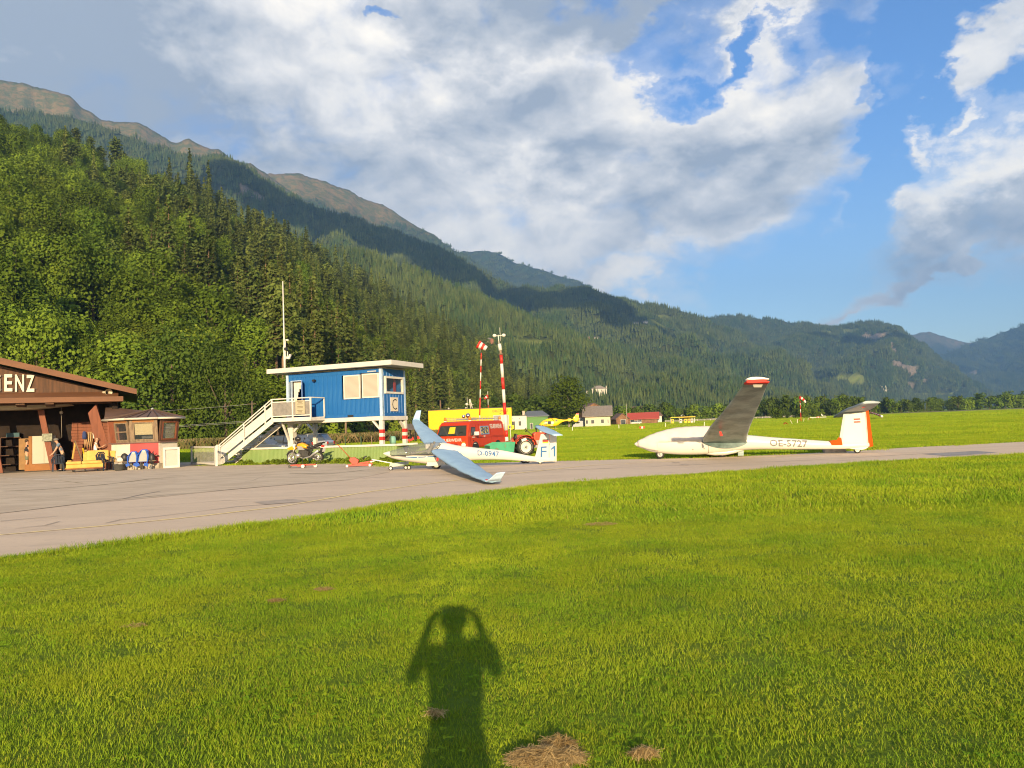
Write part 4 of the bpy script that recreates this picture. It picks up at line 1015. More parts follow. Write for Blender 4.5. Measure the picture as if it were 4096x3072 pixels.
# landing and stairs
PY0, PY1 = -1.25, -.08
lx0 = T(1088, 1676, PY0)[0]; lx1 = T(1245, 1676, PY0)[0]; ZL = T(1160, 1672, PY0)[1] + .02
zt = T(1160, 1594, PY0)[1]
q = MB(); q.b2((lx0, PY0, ZL - .20), (lx1, PY0 + .07, ZL)); q.b2((lx0, PY1 - .07, ZL - .2), (lx1, PY1, ZL)); q.b2((lx0 + .003, PY0 + .07, ZL - .06), (lx1 - .003, PY1 - .07, ZL - .03)); q.b2((lx1 - .07, PY0 + .07, ZL - .2), (lx1, PY1 - .07, ZL - .061)); q.build('landing', m_white, tower)
def rail(name, segs, w=.055): 
    q = MB()
    for p0, p1 in segs: q.beam(p0, p1, w, w)
    return q.build(name, m_white, tower)
pxs_ = [lx0 + .02, lx0 + (lx1 - lx0) * .54, lx1 - .02]
rail('handrail', [((lx0, PY0, zt), (lx1, PY0, zt)), ((lx1, PY0, zt), (lx1, PY1, zt)), ((lx0, PY0, zt - .16), (lx1, PY0, zt - .16)), ((lx0, PY0, ZL + .10), (lx1, PY0, ZL + .10))])
for x in pxs_: rail('rail_post', [((x, PY0 - .002, ZL - .15), (x, PY0 - .002, zt))], .07)
rail('rail_post', [((lx1 - .02, PY1, ZL), (lx1 - .02, PY1, zt))], .06)
for x0, x1 in ((pxs_[0] + .05, pxs_[1] - .05), (pxs_[1] + .05, pxs_[2] - .05)): q = MB(); q.b2((x0, PY0 + .012, ZL + .14), (x1, PY0 + .03, zt - .2)); q.build('rail_panel', m_perf, tower)
q = MB(); nx0, nz1 = T(1182, 1602, PY0 - .04); nx1, nz0 = T(1220, 1655, PY0 - .04); q.b2((nx0, PY0 - .06, nz0), (nx1, PY0 - .035, nz1)); nb_ = q.build('notice_board', mat('notice_board', (.36, .32, .22), .8), tower)
q = MB()
for i, wd in enumerate((.62, .4, .62, .0, .62, .62, .0, .62, .4, .5)):
    if wd: z = nz1 - (nz1 - nz0) * (.08 + i * .094); q.b2(((nx0 + nx1) / 2 - wd * (nx1 - nx0) / 2, PY0 - .064, z - .012), ((nx0 + nx1) / 2 + wd * (nx1 - nx0) / 2, PY0 - .0605, z + .012))
q.build('notice_text', mat('notice_ink', (.13, .10, .06), .8), nb_)
sx1, sz1 = lx0, ZL - .08; sx0 = T(874, 1866, PY0)[0]
for y in (PY0 + .035, PY1 - .10):
    q = MB(); d = Vector((sx1 - sx0, 0, sz1)).normalized()
    q.beam((sx0 + .05, y, .04), (sx1, y, sz1 - .06), .055, .26); q.build('stringer', m_white, tower)
nst = 13
for i in range(nst):
    t = (i + .7) / nst; q = MB(); x = sx0 + (sx1 - sx0) * t; z = sz1 * t; q.b2((x - .13, PY0 + .07, z - .02), (x + .13, PY1 - .14, z + .015)); q.b2((x - .135, PY0 + .07, z - .03), (x - .125, PY1 - .14, z + .02)); q.build('tread', m_steel, tower)
zt_s = zt - ZL
rail('stair_handrail', [((sx0 + .05, PY0, zt_s + .06), (sx1, PY0, zt)), ((sx0 + .05, PY0, zt_s - .10), (sx1, PY0, zt - .16)), ((sx0 + .05, PY0, .34), (sx1, PY0, ZL + .14))])
for t in (.02, .48, .88): x = sx0 + .05 + (sx1 - sx0 - .05) * t; rail('rail_post', [((x, PY0 - .003, sz1 * t - .02), (x, PY0 - .003, zt_s + .06 + (zt - zt_s - .06) * t))], .06)
for t0, t1, m_ in ((.04, .465, mat('frosted_panel', (.52, .52, .50), .5, var=.1)), (.495, .99, m_white2)):
    xa, xb = sx0 + .05 + (sx1 - sx0 - .05) * t0, sx0 + .05 + (sx1 - sx0 - .05) * t1
    za_, zb_ = .38 + (ZL - .2) * t0, .38 + (ZL - .2) * t1; hh = zt_s - .52
    q = MB(); v = [(xa, PY0 + .012, za_), (xb, PY0 + .012, zb_), (xb, PY0 + .012, zb_ + hh), (xa, PY0 + .012, za_ + hh)]
    q.add([*v, *[(x, y + .015, z) for x, y, z in v]], [(0, 1, 2, 3), (7, 6, 5, 4), (0, 4, 5, 1), (1, 5, 6, 2), (2, 6, 7, 3), (3, 7, 4, 0)]); q.build('stair_panel', m_, tower)
q = MB(); q.b2((sx0 - .08, PY0 - .06, 0), (sx0 + .06, PY0 + .06, zt_s + .10)); q.b2((sx0 - .14, PY0 - .10, 0), (sx0 + .25, PY0 + .10, .03)); q.build('newel_post', m_white, tower)
q = MB(); q.beam((lx0 + .25, PY0 + .5, ZL - .2), (L_ + .15, .05, 1.05), .10, .10); q.build('landing_brace', m_white, tower)
# weather mast on the roof
MX, MZ = T(1139, 1477, 1.2); MT = T(1131, 1125, 1.2)
mast = thing('antenna_mast', 'white pole with weather sensors on the flat roof of the blue cabin', 'mast', Matrix.Rotation(TR, 4, 'Z') @ Vector((MX, 1.2, MZ - .2)) + Vector(TO), TR)
hh = MT[1] - MZ + .2; lean = MT[0] - MX
q = MB(); q.tube([(0, 0, 0), (lean * .28, 0, hh * .28), (lean * .3, 0, hh * .3), (lean, 0, hh)], [.065, .065, .045, .028], 10); q.build('pole', m_white, mast)
q = MB(); q.b2((.05, -.03, .75), (.09, .03, 1.65)); q.beam((0, 0, .9), (.3, 0, .9), .03); q.beam((0, 0, 1.55), (.1, 0, 1.55), .03); q.build('bracket', m_white, mast)
q = MB(); q.lathe([(.09, 0), (.12, .03), (.12, .10), (.08, .13)], (.26, 0, .76), n=12); q.lathe([(.03, 0), (.03, .35)], (.22, 0, .85), n=8); q.box((.38, 0, .95), (.10, .10, .16), (0, .4, 0)); q.build('rain_gauge', m_white, mast)
q = MB(); q.b2((.04, -.08, 1.27), (.20, .05, 1.43)); q.build('sensor_box', m_black, mast)
q = MB(); q.beam((.08, 0, 1.6), (.08, 0, 1.85), .04); q.tube([(.08, 0, 1.85), (.30, -.05, 1.84)], .05, 10); q.build('camera_housing', m_white, mast)

# corrugated fence in front of the stilts
fx0 = T(968, 1855, -.32)[0]; fx1 = T(1584, 1840, -.32)[0]; FZ = T(1530, 1779, -.32)[1]
fence = thing('corrugated_fence', 'low pale green corrugated sheet fence with white cap in front of the stilts', 'fence', (TO[0], TO[1], 0), TR)
q = MB(); pr = []; x = fx0; per = .088
while x < fx1:
    pr += [(x, -.32), (x + per * .38, -.32), (x + per * .5, -.285), (x + per * .88, -.285)]; x += per
nv_ = len(pr)
for z in (.02, FZ - .07): q.v += [(a, c, z) for a, c in pr]
for i in range(nv_ - 1): q.f.append((i, i + 1, i + 1 + nv_, i + nv_)); q.mi.append(0); q.sm.append(False)
q.build('corrugated_sheet', m_green, fence, fix=False)
q = MB(); q.b2((fx0 - .03, -.37, FZ - .07), (fx1 + .03, -.20, FZ + .03)); q.beam((fx1, -.28, FZ - .02), (fx1 + .55, .9, FZ - .02), .17, .10); q.build('cap_rail', m_white, fence)
q = MB(); q.b2((fx1, -.30, .02), (fx1 + .02, 1.0, FZ - .07)); q.build('return_sheet', m_green, fence)
# wire gate left of the stairs
GO = G(767, 1858); GE = G(866, 1866); ga = math.atan2(GE.y - GO.y, GE.x - GO.x); gl = (GE - GO).length
gate = thing('wire_gate', 'small white framed wire mesh gate between kiosk and staircase', 'gate', (GO.x, GO.y, 0), ga)
q = MB()
for p0, p1 in (((0, 0, .05), (0, 0, 1.02)), ((gl - .14, 0, .08), (gl - .14, 0, 1.02)), ((-.03, 0, 1.0), (gl - .11, 0, 1.0)), ((0, 0, .12), (gl - .14, 0, .12))): q.beam(p0, p1, .09, .09)
q.build('frame', m_white, gate)
q = MB(); q.beam((gl - .02, 0, 0), (gl - .02, 0, 1.08), .10, .10); q.build('gate_post', m_white, gate)
q = MB(); n = 30
for i in range(1, n): x = gl * .955 * i / n; q.beam((x, 0, .13), (x, 0, .98), .005)
for i in range(1, 19): z = .12 + .88 * i / 19; q.beam((.02, .012, z), (gl - .15, .012, z), .009)
o = q.build('wire_mesh', m_white, gate); o['kind'] = 'stuff'
q = MB(); q.beam((gl - .35, -.03, .88), (gl - .22, -.03, .95), .03); q.build('latch', m_white, gate)
q = MB(); q.b2((-.20, -.18, .12), (.20, .18, .80)); q.b2((-.22, -.2, .8), (.22, .2, .84)); q.b2((-.16, -.14, 0), (.16, .14, .12)); bx = q.build('cabinet', m_white2)
bx.location = (GO.lerp(GE, .48).x, GO.y + .7, 0); tag(bx, 'white box standing behind the wire mesh gate', 'cabinet')

# ------------------------------------------------------------------ hangar
HRt = PZ(470, 0, 42.4)
HA = R(26)
HO = (HRt.x, HRt.y, 0)
def Hh_(px, py, y=0.0): return LP(px, py, HO, HA, y)
hang = thing('hangar', 'dark brown timber hangar with a low gable, open front and white name letters', 'hangar', HO, HA)
XL = -16.0; D = 13.0
zc = Hh_(250, 1607, -.9)[1]
# gable wall
gx1 = Hh_(470, 1578)[0]; gz1 = Hh_(440, 1579)[1]
gx0, gz0 = Hh_(0, 1468); sl = (gz0 - gz1) / (gx0 - gx1)
q = MB(); q.prism([(XL, zc - .1), (gx1, zc - .1), (gx1, gz1 + .05), (XL, gz1 + (XL - gx1) * sl + .05)], -.05, .15); q.build('gable_wall', m_brownw, hang)
# roof with deep fascia board
ra = Hh_(0, 1430, -1.2); rb_ = Hh_(547, 1556, -1.2); rc = Hh_(547, 1577, -1.2); rd = Hh_(0, 1456, -1.2)
s2 = (rb_[1] - ra[1]) / (rb_[0] - ra[0]); s3 = (rc[1] - rd[1]) / (rc[0] - rd[0])
q = MB(); x0 = XL - 1
q.prism([(x0, ra[1] + (x0 - ra[0]) * s2), (rb_[0], rb_[1]), (rc[0], rc[1]), (x0, rd[1] + (x0 - rd[0]) * s3)], -1.25, -1.15); q.build('fascia_board', m_fascia, hang)
q = MB(); q.prism([(x0, ra[1] + (x0 - ra[0]) * s2 - .02), (rb_[0] - .02, rb_[1] - .02), (rb_[0] - .02, rb_[1] - .20), (x0, ra[1] + (x0 - ra[0]) * s2 - .20)], -1.149, D); q.build('roof', m_roofb, hang)
# canopy over the opening
ca = Hh_(-300, 1580, -.9)[1]; cb = Hh_(470, 1585, -.6)[1]; ce = Hh_(493, 1600, -1.0)[0]
q = MB(); q.prism([(-.04, zc + .55), (-1.0, zc + .22), (-1.0, zc + .0), (-.04, zc - .02)], XL, ce - .25, 'YZ'); q.build('canopy', m_fascia, hang)
q = MB(); q.prism([(-1.04, zc - .03), (-1.001, zc - .03), (-1.001, zc + .24), (-1.04, zc + .24)], XL, ce, 'YZ'); q.prism([(-1.0, zc - .03), (-.05, zc - .02), (-.05, zc + .22), (-1.0, zc + .22)], ce - .25, ce, 'YZ'); q.build('canopy_edge', m_fascia, hang)
for px in (90, 205): x = Hh_(px, 1615)[0]; q = MB(); q.prism([(-.9, zc - .04), (-.9, zc - .12), (-.5, zc - .22), (-.1, zc - .22), (-.1, zc - .04)], x - .2, x + .2, 'YZ'); q.build('bracket', m_brownw, hang)
# letters on the gable, the first of them outside the picture
def hl(ch, pxa, pxb):
    x0, zt_ = Hh_(pxa, 1497 + 0, -.1); x1, zb_ = Hh_(pxb, 1568, -.1)
    zt_ = Hh_((pxa + pxb) / 2, 1497 + (pxa - 20) * .032, -.1)[1]; zb_ = Hh_((pxa + pxb) / 2, 1566 + (pxa - 20) * .015, -.1)[1]
    lettering(ch, zt_ - zb_, x1 - x0, m_cream2, hang, lambda x, y, z: ((x0 + x1) / 2 + x, -.10 - z, (zt_ + zb_) / 2 + y), name='letter', extrude=.06, bold=.025)
m_cream2 = mat('cream_letters', (0.62, 0.56, 0.47), 0.6)
for ch, a_, b_ in (('L', -95, -55), ('i', -14, 3), ('E', 18, 50), ('N', 61, 97), ('Z', 105, 139)): hl(ch, a_, b_)
q = MB()
for pv in (1504, 1557): z = Hh_(60, pv)[1]; q.beam((Hh_(-120, pv)[0], -.08, z), (Hh_(150, pv)[0], -.08, z), .03)
q.build('letter_rail', m_black, hang)
# interior: floor, walls, ceiling panel, boards of the sunlit side wall one by one
q = MB(); q.b2((XL, .3, .022), (-.6, D, .03)); q.build('floor', m_floor, hang)
q = MB(); q.b2((XL, D - .15, 0), (-.1, D, 4.4)); q.b2((XL - .3, -.2, 0), (XL, D, 4.4)); q.b2((XL, .16, zc + .6), (0, D - .2, zc + .7)); q.build('back_wall', m_shadedw, hang)
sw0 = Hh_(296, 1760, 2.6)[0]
q = MB(); q.b2((-.30, .2, 0), (-.22, D, 4.4)); q.build('side_wall', m_shadedw, hang)
q = MB(); q.b2((XL, 3.3, 0), (-.31, 3.4, zc + .55)); q.build('partition', m_shadedw, hang)
wl = Hh_(287, 1780, 3.2)[0]
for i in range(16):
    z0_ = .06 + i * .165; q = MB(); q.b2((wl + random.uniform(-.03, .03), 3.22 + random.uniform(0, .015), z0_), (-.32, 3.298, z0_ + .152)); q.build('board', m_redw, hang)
q = MB(); q.prism([(Hh_(-200, 1600, .5)[0], zc - .34), (Hh_(130, 1600, .5)[0], zc - .30), (Hh_(288, 1600, .5)[0], zc - .10), (Hh_(200, 1600, .5)[0], zc - .05), (Hh_(-200, 1600, .5)[0], zc - .05)], .5, 2.2); q.build('ceiling_panel', mat('beige_panel', (.44, .36, .25), .7), hang)
# slanted posts
p = [Hh_(352, 1652, -.3), Hh_(384, 1617, -.3), Hh_(441, 1806, -.3), Hh_(398, 1838, -.3)]
q = MB(); q.prism([(a_, c_) for a_, c_ in p], -.3, -.12); q.build('slanted_post', m_redw, hang)
p = [Hh_(384, 1617, -.3), Hh_(388, 1617, -.1), Hh_(447, 1822, -.1), Hh_(441, 1822, -.3)]
q = MB(); q.prism([(p[0][0] + .002, p[0][1]), (p[0][0] + .06, p[0][1]), (p[2][0] + .08, .02), (p[2][0] - .22, .02), (p[3][0] - .4, .02), (p[3][0] - .12, 1.0)], -.11, .06); q.build('post_backing', m_redw, hang)
p = [Hh_(150, 1640, 1.2), Hh_(175, 1640, 1.2), Hh_(226, 1880, 1.2), Hh_(202, 1880, 1.2)]
q = MB(); q.prism([(p[0][0], p[0][1]), (p[1][0], p[1][1]), (p[2][0], .03), (p[3][0], .03)], 1.2, 1.42); q.build('slanted_post', m_redw, hang)
q = MB(); q.prism([(Hh_(-60, 1640, 1.2)[0], zc), (Hh_(-40, 1640, 1.2)[0], zc), (Hh_(12, 1840, 1.2)[0], .03), (Hh_(-18, 1840, 1.2)[0], .03)], 1.2, 1.42); q.build('slanted_post', m_redw, hang)
q = MB(); q.b2((-.26, -.10, 0), (.02, .6, zc + .4)); q.prism([(-.45, zc + .1), (.0, zc + .1), (.28, 0), (-.1, 0)], .08, .3); q.build('corner_wall', m_shadedw, hang)
# things hanging in the hangar's corner
def hpos(px, py, y):
    x, z = Hh_(px, py, y); return Matrix.Rotation(HA, 4, 'Z') @ Vector((x, y, z)) + Vector(HO)
# loudspeaker under the eaves
sp = thing('loudspeaker', 'grey horn loudspeaker under the hangar eaves', 'loudspeaker', hpos(425, 1570, -.35), HA - R(35))
horn = MB(); horn.lathe([(.05, -.30), (.09, -.26), (.09, -.12), (.05, -.08), (.10, .08), (.20, .24), (.215, .25), (.19, .235), (.09, .07), (.03, -.06)], axis='Y', n=18, rot=Matrix.Rotation(R(180 + 70), 3, 'Z')); horn.build('horn', mat('beige_horn', (.42, .37, .28), .5), sp)
q = MB(); q.ball((.0, .0, 0), .06, 10, 6, sc=(1.6, 1, 1)); q.beam((0, .05, -.1), (0, .3, -.2), .04); q.build('driver', m_grey, sp)
sp2 = thing('loudspeaker', 'small grey horn pointing sideways beside the larger horn loudspeaker', 'loudspeaker', hpos(446, 1575, -.2), HA)
q = MB(); q.lathe([(.03, -.2), (.05, -.1), (.05, .0), (.11, .12), (.12, .13), (.02, .0)], axis='X', n=14); q.build('horn', m_grey, sp2)

# ------------------------------------------------------------------ kiosk with the bay window
KO = PZ(600, 0, 39.6); KO = (KO.x, KO.y, 0); KR = R(8)
kio = thing('kiosk', 'small brown bay window kiosk with a white and faded red base beside the hangar', 'kiosk', KO, KR)
def K(px, py, y=0.0): return LP(px, py, KO, KR, y)
xa, xb, xc, xd = K(447, 1775, .9)[0], K(521, 1775, 0)[0], K(634, 1770, 0)[0], K(708, 1770, 1.1)[0]
ZS = K(578, 1772)[1]; ZT = K(578, 1676)[1]
plan = [(xa, .9), (xb, 0), (xc, 0), (xd, 1.1), (xd - 1.5, 4.0), (xa - .3, 4.0)]
def face_box(p0, p1, z0, z1, t, m, name, lean=0.0, off=0.0, s0=0.0, s1=1.0, parent=kio, lz=None):
    """a plate on the wall from plan point p0 to p1; s0..s1 along it, t thick outwards, leaning out with height"""
    a = Vector((p0[0], p0[1])); b_ = Vector((p1[0], p1[1])); d = (b_ - a); n_ = Vector((d.y, -d.x)).normalized()
    A, B = a + d * s0, a + d * s1; zr = ZS if lz is None else lz; v = []
    for o_ in (off, off + t):
        for z in (z0, z1):
            for pnt in (A, B): w_ = pnt + n_ * (o_ + lean * (z - zr)); v.append((w_.x, w_.y, z))
    q = MB(); q.add(v, [(0, 1, 3, 2), (4, 6, 7, 5), (0, 4, 5, 1), (2, 3, 7, 6), (0, 2, 6, 4), (1, 5, 7, 3)]); return q.build(name, m, parent)
q = MB(); q.prism(plan, 0, ZS, 'XY'); q.build('plinth', m_cplinth, kio)
face_box(plan[0], plan[1], .30, ZS - .003, .02, m_plaster, 'white_wall'); face_box(plan[1], plan[2], .30, ZS - .003, .02, m_pinkred, 'red_wall'); face_box(plan[2], plan[3], .28, ZS - .003, .02, m_plaster, 'white_wall')
q = MB(); q.prism([(x * 1.0 + (-.12 if x < 0 else .12), y - .10) for x, y in plan], ZS, ZS + .05, 'XY'); q.build('sill', mat('purple_brown_sill', (.13, .07, .06), .7), kio)
LEAN = .13
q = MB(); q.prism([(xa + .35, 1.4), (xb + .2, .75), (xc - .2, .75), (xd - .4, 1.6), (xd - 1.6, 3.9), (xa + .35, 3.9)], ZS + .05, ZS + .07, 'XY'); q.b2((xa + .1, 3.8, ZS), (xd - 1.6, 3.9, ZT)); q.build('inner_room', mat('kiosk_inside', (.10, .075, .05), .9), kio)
for i, (p0, p1, post) in enumerate(((plan[0], plan[1], m_brownw), (plan[1], plan[2], m_weath), (plan[2], plan[3], m_redw))):
    z0_, z1_ = ZS + .05, ZT
    s0_, s1_ = (.30, .98) if i == 0 else ((.12, .88) if i == 1 else (.10, .90))
    face_box(p0, p1, z0_, z1_, .08, m_weath if i == 1 else (m_brownw if i == 2 else m_redw), 'wall_post', LEAN, -.04, 0, s0_)
    face_box(p0, p1, z0_, z1_, .08, m_weath if i < 2 else m_brownw, 'wall_post', LEAN, -.04, s1_, 1)
    face_box(p0, p1, z1_ - .16, z1_, .07, m_plyw if i < 2 else m_brownw, 'header_board', LEAN, -.03, s0_, s1_)
    face_box(p0, p1, z0_, z0_ + .08, .07, m_weath if i < 2 else m_brownw, 'window_sill', LEAN, -.03, s0_, s1_)
    wz0, wz1 = z0_ + .08, z1_ - .16
    fr = face_box(p0, p1, wz0, wz0 + .07, .09, m_weath if i < 2 else m_redw, 'window', LEAN, -.03, s0_, s1_)
    for (sa, sb) in ((s0_, s0_ + .055), (s1_ - .055, s1_)): face_box(p0, p1, wz0 + .07, wz1, .09, m_weath if i < 2 else m_redw, 'frame', LEAN, -.03, sa, sb, fr)
    face_box(p0, p1, wz1 - .06, wz1 - .001, .088, m_weath if i < 2 else m_redw, 'frame', LEAN, -.03, s0_ + .056, s1_ - .056, fr)
    face_box(p0, p1, wz0 + .07, wz1 - .06, .008, m_glass, 'pane', LEAN, .0, s0_ + .056, s1_ - .056, fr)
    if i == 0: face_box(p0, p1, (wz0 + wz1) / 2 - .03, (wz0 + wz1) / 2 + .03, .07, m_weath, 'glazing_bar', LEAN, -.02, s0_ + .056, s1_ - .056, fr); face_box(p0, p1, wz0 + .1, wz1 - .12, .03, m_cream, 'inner_blind', LEAN, -.5, .52, .66); face_box(p0, p1, wz0 + .1, wz1 - .2, .03, mat('yellow_board', (.5, .3, .05), .8), 'inner_board', LEAN, -.45, .47, .55)
    if i == 1: face_box(p0, p1, wz0 + .30, wz1 - .065, .02, mat('yellow_blind', (.56, .47, .27), .8, col2=(.52, .43, .25), vscale=4, stretch=(.2, .2, 10)), 'blind', LEAN, -.04, s0_ + .06, s1_ - .06, fr); face_box(p0, p1, wz0 + .1, wz0 + .29, .02, mat('grey_box', (.1, .1, .1), .8), 'inner_object', LEAN, -.35, .34, .72)
    if i == 2:
        for j in range(22): face_box(p0, p1, wz0 + .09 + j * (wz1 - wz0 - .18) / 22, wz0 + .09 + (j + .72) * (wz1 - wz0 - .18) / 22, .01, mat('grey_blind', (.30, .28, .22), .8), 'blind_slat', LEAN, -.06, s0_ + .06, s1_ - .06, fr)
# roof: eight-sided hipped cap with seams and a pale gutter
ap = (K(602, 1637, 1.2)[0], 1.5, K(602, 1637, 1.2)[1])
ev = [(xa - .40, .75), (xb - .12, -.42), (xc + .12, -.42), (xd + .50, .85), (xd - .9, 4.2), (xa - .4, 4.2)]
for i in range(6):
    a_, b_ = ev[i], ev[(i + 1) % 6]; q = MB(); z = ZT + .05
    q.add([(a_[0], a_[1], z), (b_[0], b_[1], z), ap, (a_[0], a_[1], z - .04), (b_[0], b_[1], z - .04), (ap[0], ap[1], ap[2] - .04)], [(0, 1, 2), (5, 4, 3), (0, 3, 4, 1), (1, 4, 5, 2), (2, 5, 3, 0)]); q.build('roof_panel', m_roofb, kio)
    for t in (.0, .33, .66):
        e_ = Vector((*a_, z)).lerp(Vector((*b_, z)), t); q = MB(); q.beam(e_ + Vector((0, 0, .02)), (e_.lerp(Vector(ap), 1.0 if t == 0 else .72)) + Vector((0, 0, .02)), .03, .04); q.build('roof_seam', mat('seam_brown', (.07, .042, .032), .7), kio)
q = MB()
for i in range(4): a_, b_ = ev[i - 1] if i else ev[5], ev[i]; q.tube([(a_[0], a_[1], ZT + .02), (b_[0], b_[1], ZT + .02)], .055, 8)
q.build('gutter', mat('pale_gutter', (.50, .46, .38), .5), kio)
q = MB(); q.lathe([(.10, -.02), (.06, .06), (.02, .09)], ap, n=8); q.build('roof_cap', m_steel, kio)
# low annexe between kiosk and hangar
q = MB(); q.b2((xa - .6, 2.0, 0), (xa + .3, 4, ZT + .15)); q.build('annexe_wall', m_redw, kio)
ax = K(452, 1627, 2.0); q = MB(); q.add([(xa - .5, 1.3, ZT + .18), (xb + .1, 1.1, ZT + .10), (xb + .6, 3.4, ZT + .40), (xa - 1.2, 3.4, ZT + .85), (xa - .5, 1.3, ZT + .08), (xb + .1, 1.1, ZT), (xb + .6, 3.4, ZT + .3), (xa - 1.2, 3.4, ZT + .75)], [(0, 1, 2, 3), (7, 6, 5, 4), (0, 4, 5, 1), (1, 5, 6, 2), (2, 6, 7, 3), (3, 7, 4, 0)]); q.build('annexe_roof', m_roofb, kio)
# white louvred box against the kiosk's right side
lo_ = G(686, 1872)
lb = thing('louvre_box', 'white roller shutter box on the ground at the right of the kiosk', 'cabinet', (lo_.x, lo_.y, 0), KR + R(28))
q = MB(); w_, h_ = .70, 1.02
for p0, p1 in (((-w_ / 2, 0, 0), (-w_ / 2, 0, h_)), ((w_ / 2, 0, 0), (w_ / 2, 0, h_)), ((-w_ / 2 - .05, 0, h_), (w_ / 2 + .05, 0, h_)), ((-w_ / 2, 0, .06), (w_ / 2, 0, .06))): q.beam(p0, p1, .10, .12)
q.b2((-w_ / 2, .05, .05), (w_ / 2, .4, h_)); q.build('frame', m_white, lb, .01)
for i in range(20): q = MB(); z = .13 + i * .041; q.box((0, -.0, z), (w_ - .1, .03, .035), (.25, 0, 0)); q.build('slat', m_white2, lb)
# ------------------------------------------------------------------ gliders
m_gel = mat('white_gelcoat', (0.60, 0.57, 0.515), 0.22, spec=0.5, coat=0.3, var=0.03, vscale=1.0)
m_bcov = mat('light_blue_cover', (0.34, 0.51, 0.66), 0.75, col2=(0.30, 0.46, 0.61), vscale=2.2, bump=0.35, bscale=6, stretch=(1, .5, 1))
m_gcov = mat('dark_grey_cover', (0.068, 0.115, 0.120), 0.32, col2=(0.23, 0.305, 0.31), vscale=1.1, bump=0.9, bscale=3, spec=.6)
m_gcov2 = mat('light_grey_cover', (0.30, 0.36, 0.40), 0.55, col2=(0.24, 0.29, 0.33), vscale=2.2, bump=0.4, bscale=6)
m_wcov = mat('white_cloth_cover', (0.56, 0.52, 0.48), 0.85, col2=(0.51, 0.47, 0.44), vscale=3, bump=0.4, bscale=7)
m_bluel = mat('blue_decal', (0.012, 0.105, 0.30), 0.4)
m_greyl = mat('grey_decal', (0.15, 0.145, 0.14), 0.5)
m_orange = mat('orange_paint', (0.46, 0.062, 0.002), 0.7, spec=0.15)
m_tyre = mat('rubber_tyre', (0.022, 0.021, 0.020), 0.8, var=.3, vscale=10)
m_rim = mat('pale_rim', (0.62, 0.57, 0.48), 0.45)
m_canopy = mat('canopy_glass', (0.22, 0.23, 0.235), 0.02, spec=1.0, alpha=0.36)
m_cock = mat('cockpit_grey', (0.075, 0.072, 0.068), 0.8, var=.3, vscale=4)
m_seat = mat('seat_grey', (0.17, 0.16, 0.145), 0.9)
m_redc = mat('red_ribbon', (0.62, 0.03, 0.02), 0.7)
m_ltb = mat('striped_light_cover', (0.38, 0.50, 0.64), 0.7, bump=.2, bscale=8)
def airfoil(n=18, thick=.14, puff=0.0):
    up = []; lo = []
    for i in range(n // 2 + 1):
        x = 0.5 * (1 - math.cos(math.pi * i / (n // 2)))
        t = 5 * thick * (.2969 * math.sqrt(x) - .126 * x - .3516 * x * x + .2843 * x ** 3 - .1015 * x ** 4)
        c = .03 * (1 - (2 * x - 1) ** 2)
        up.append((x, c + t * 1.1 + puff)); lo.append((x, c - t * .8 - puff))
    return up + lo[-2:0:-1]
def wing(name, m, parent, secs, thick=.14, puff=0.0, wr=0.0, seed=0, sub=7, n=18, tip=True):
    """secs: (span point LE xyz, chord vector dir, chord, up vector)"""
    rg = []; r = random.Random(seed); af = airfoil(n, thick, puff); K_ = len(secs)
    for i in range(K_ - 1):
        for j in range(sub + (1 if i == K_ - 2 else 0)):
            t = j / sub; a, b_ = secs[i], secs[i + 1]
            le = Vector(a[0]).lerp(Vector(b_[0]), t); cd = Vector(a[1]).lerp(Vector(b_[1]), t).normalized(); ch = a[2] * (1 - t) + b_[2] * t; up = Vector(a[3]).lerp(Vector(b_[3]), t).normalized()
            ring = []
            for q, (x, z) in enumerate(af):
                d = wr * (math.sin(7.3 * (i * sub + j) + q * .9) * .5 + r.uniform(-.6, .6)) if wr else 0
                ring.append(le + cd * (x * ch + d * .5) + up * (z * ch + d))
            rg.append(ring)
    q = MB(); q.rings(rg, True, True); return q.build(name, m, parent)
def body_ring(x, zc, hw, ht, hb, n=24, e=2.0):
    ring = []
    for j in range(n):
        a = 2 * math.pi * j / n; c, s = math.cos(a), math.sin(a)
        y = hw * math.copysign(abs(c) ** (2 / e), c); z = (ht if s > 0 else hb) * math.copysign(abs(s) ** (2 / e), s)
        ring.append((x, y, zc + z))
    return ring
def prof(tab, x):
    a = np.array(tab); return [float(np.interp(x, a[:, 0], a[:, i])) for i in range(1, a.shape[1])]
def smooth_tab(tab, x):
    """catmull-rom through the table rows"""
    xs = [t[0] for t in tab]; i = max(0, min(len(xs) - 2, int(np.searchsorted(xs, x, 'right') - 1)))
    p0, p1, p2, p3 = tab[max(i - 1, 0)], tab[i], tab[i + 1], tab[min(i + 2, len(tab) - 1)]
    t = (x - p1[0]) / max(p2[0] - p1[0], 1e-9); out = []
    for k_ in range(1, len(p1)):
        m1 = (p2[k_] - p0[k_]) / max(p2[0] - p0[0], 1e-9) * (p2[0] - p1[0]); m2 = (p3[k_] - p1[k_]) / max(p3[0] - p1[0], 1e-9) * (p2[0] - p1[0])
        out.append((2 * t ** 3 - 3 * t * t + 1) * p1[k_] + (t ** 3 - 2 * t * t + t) * m1 + (-2 * t ** 3 + 3 * t * t) * p2[k_] + (t ** 3 - t * t) * m2)
    return out
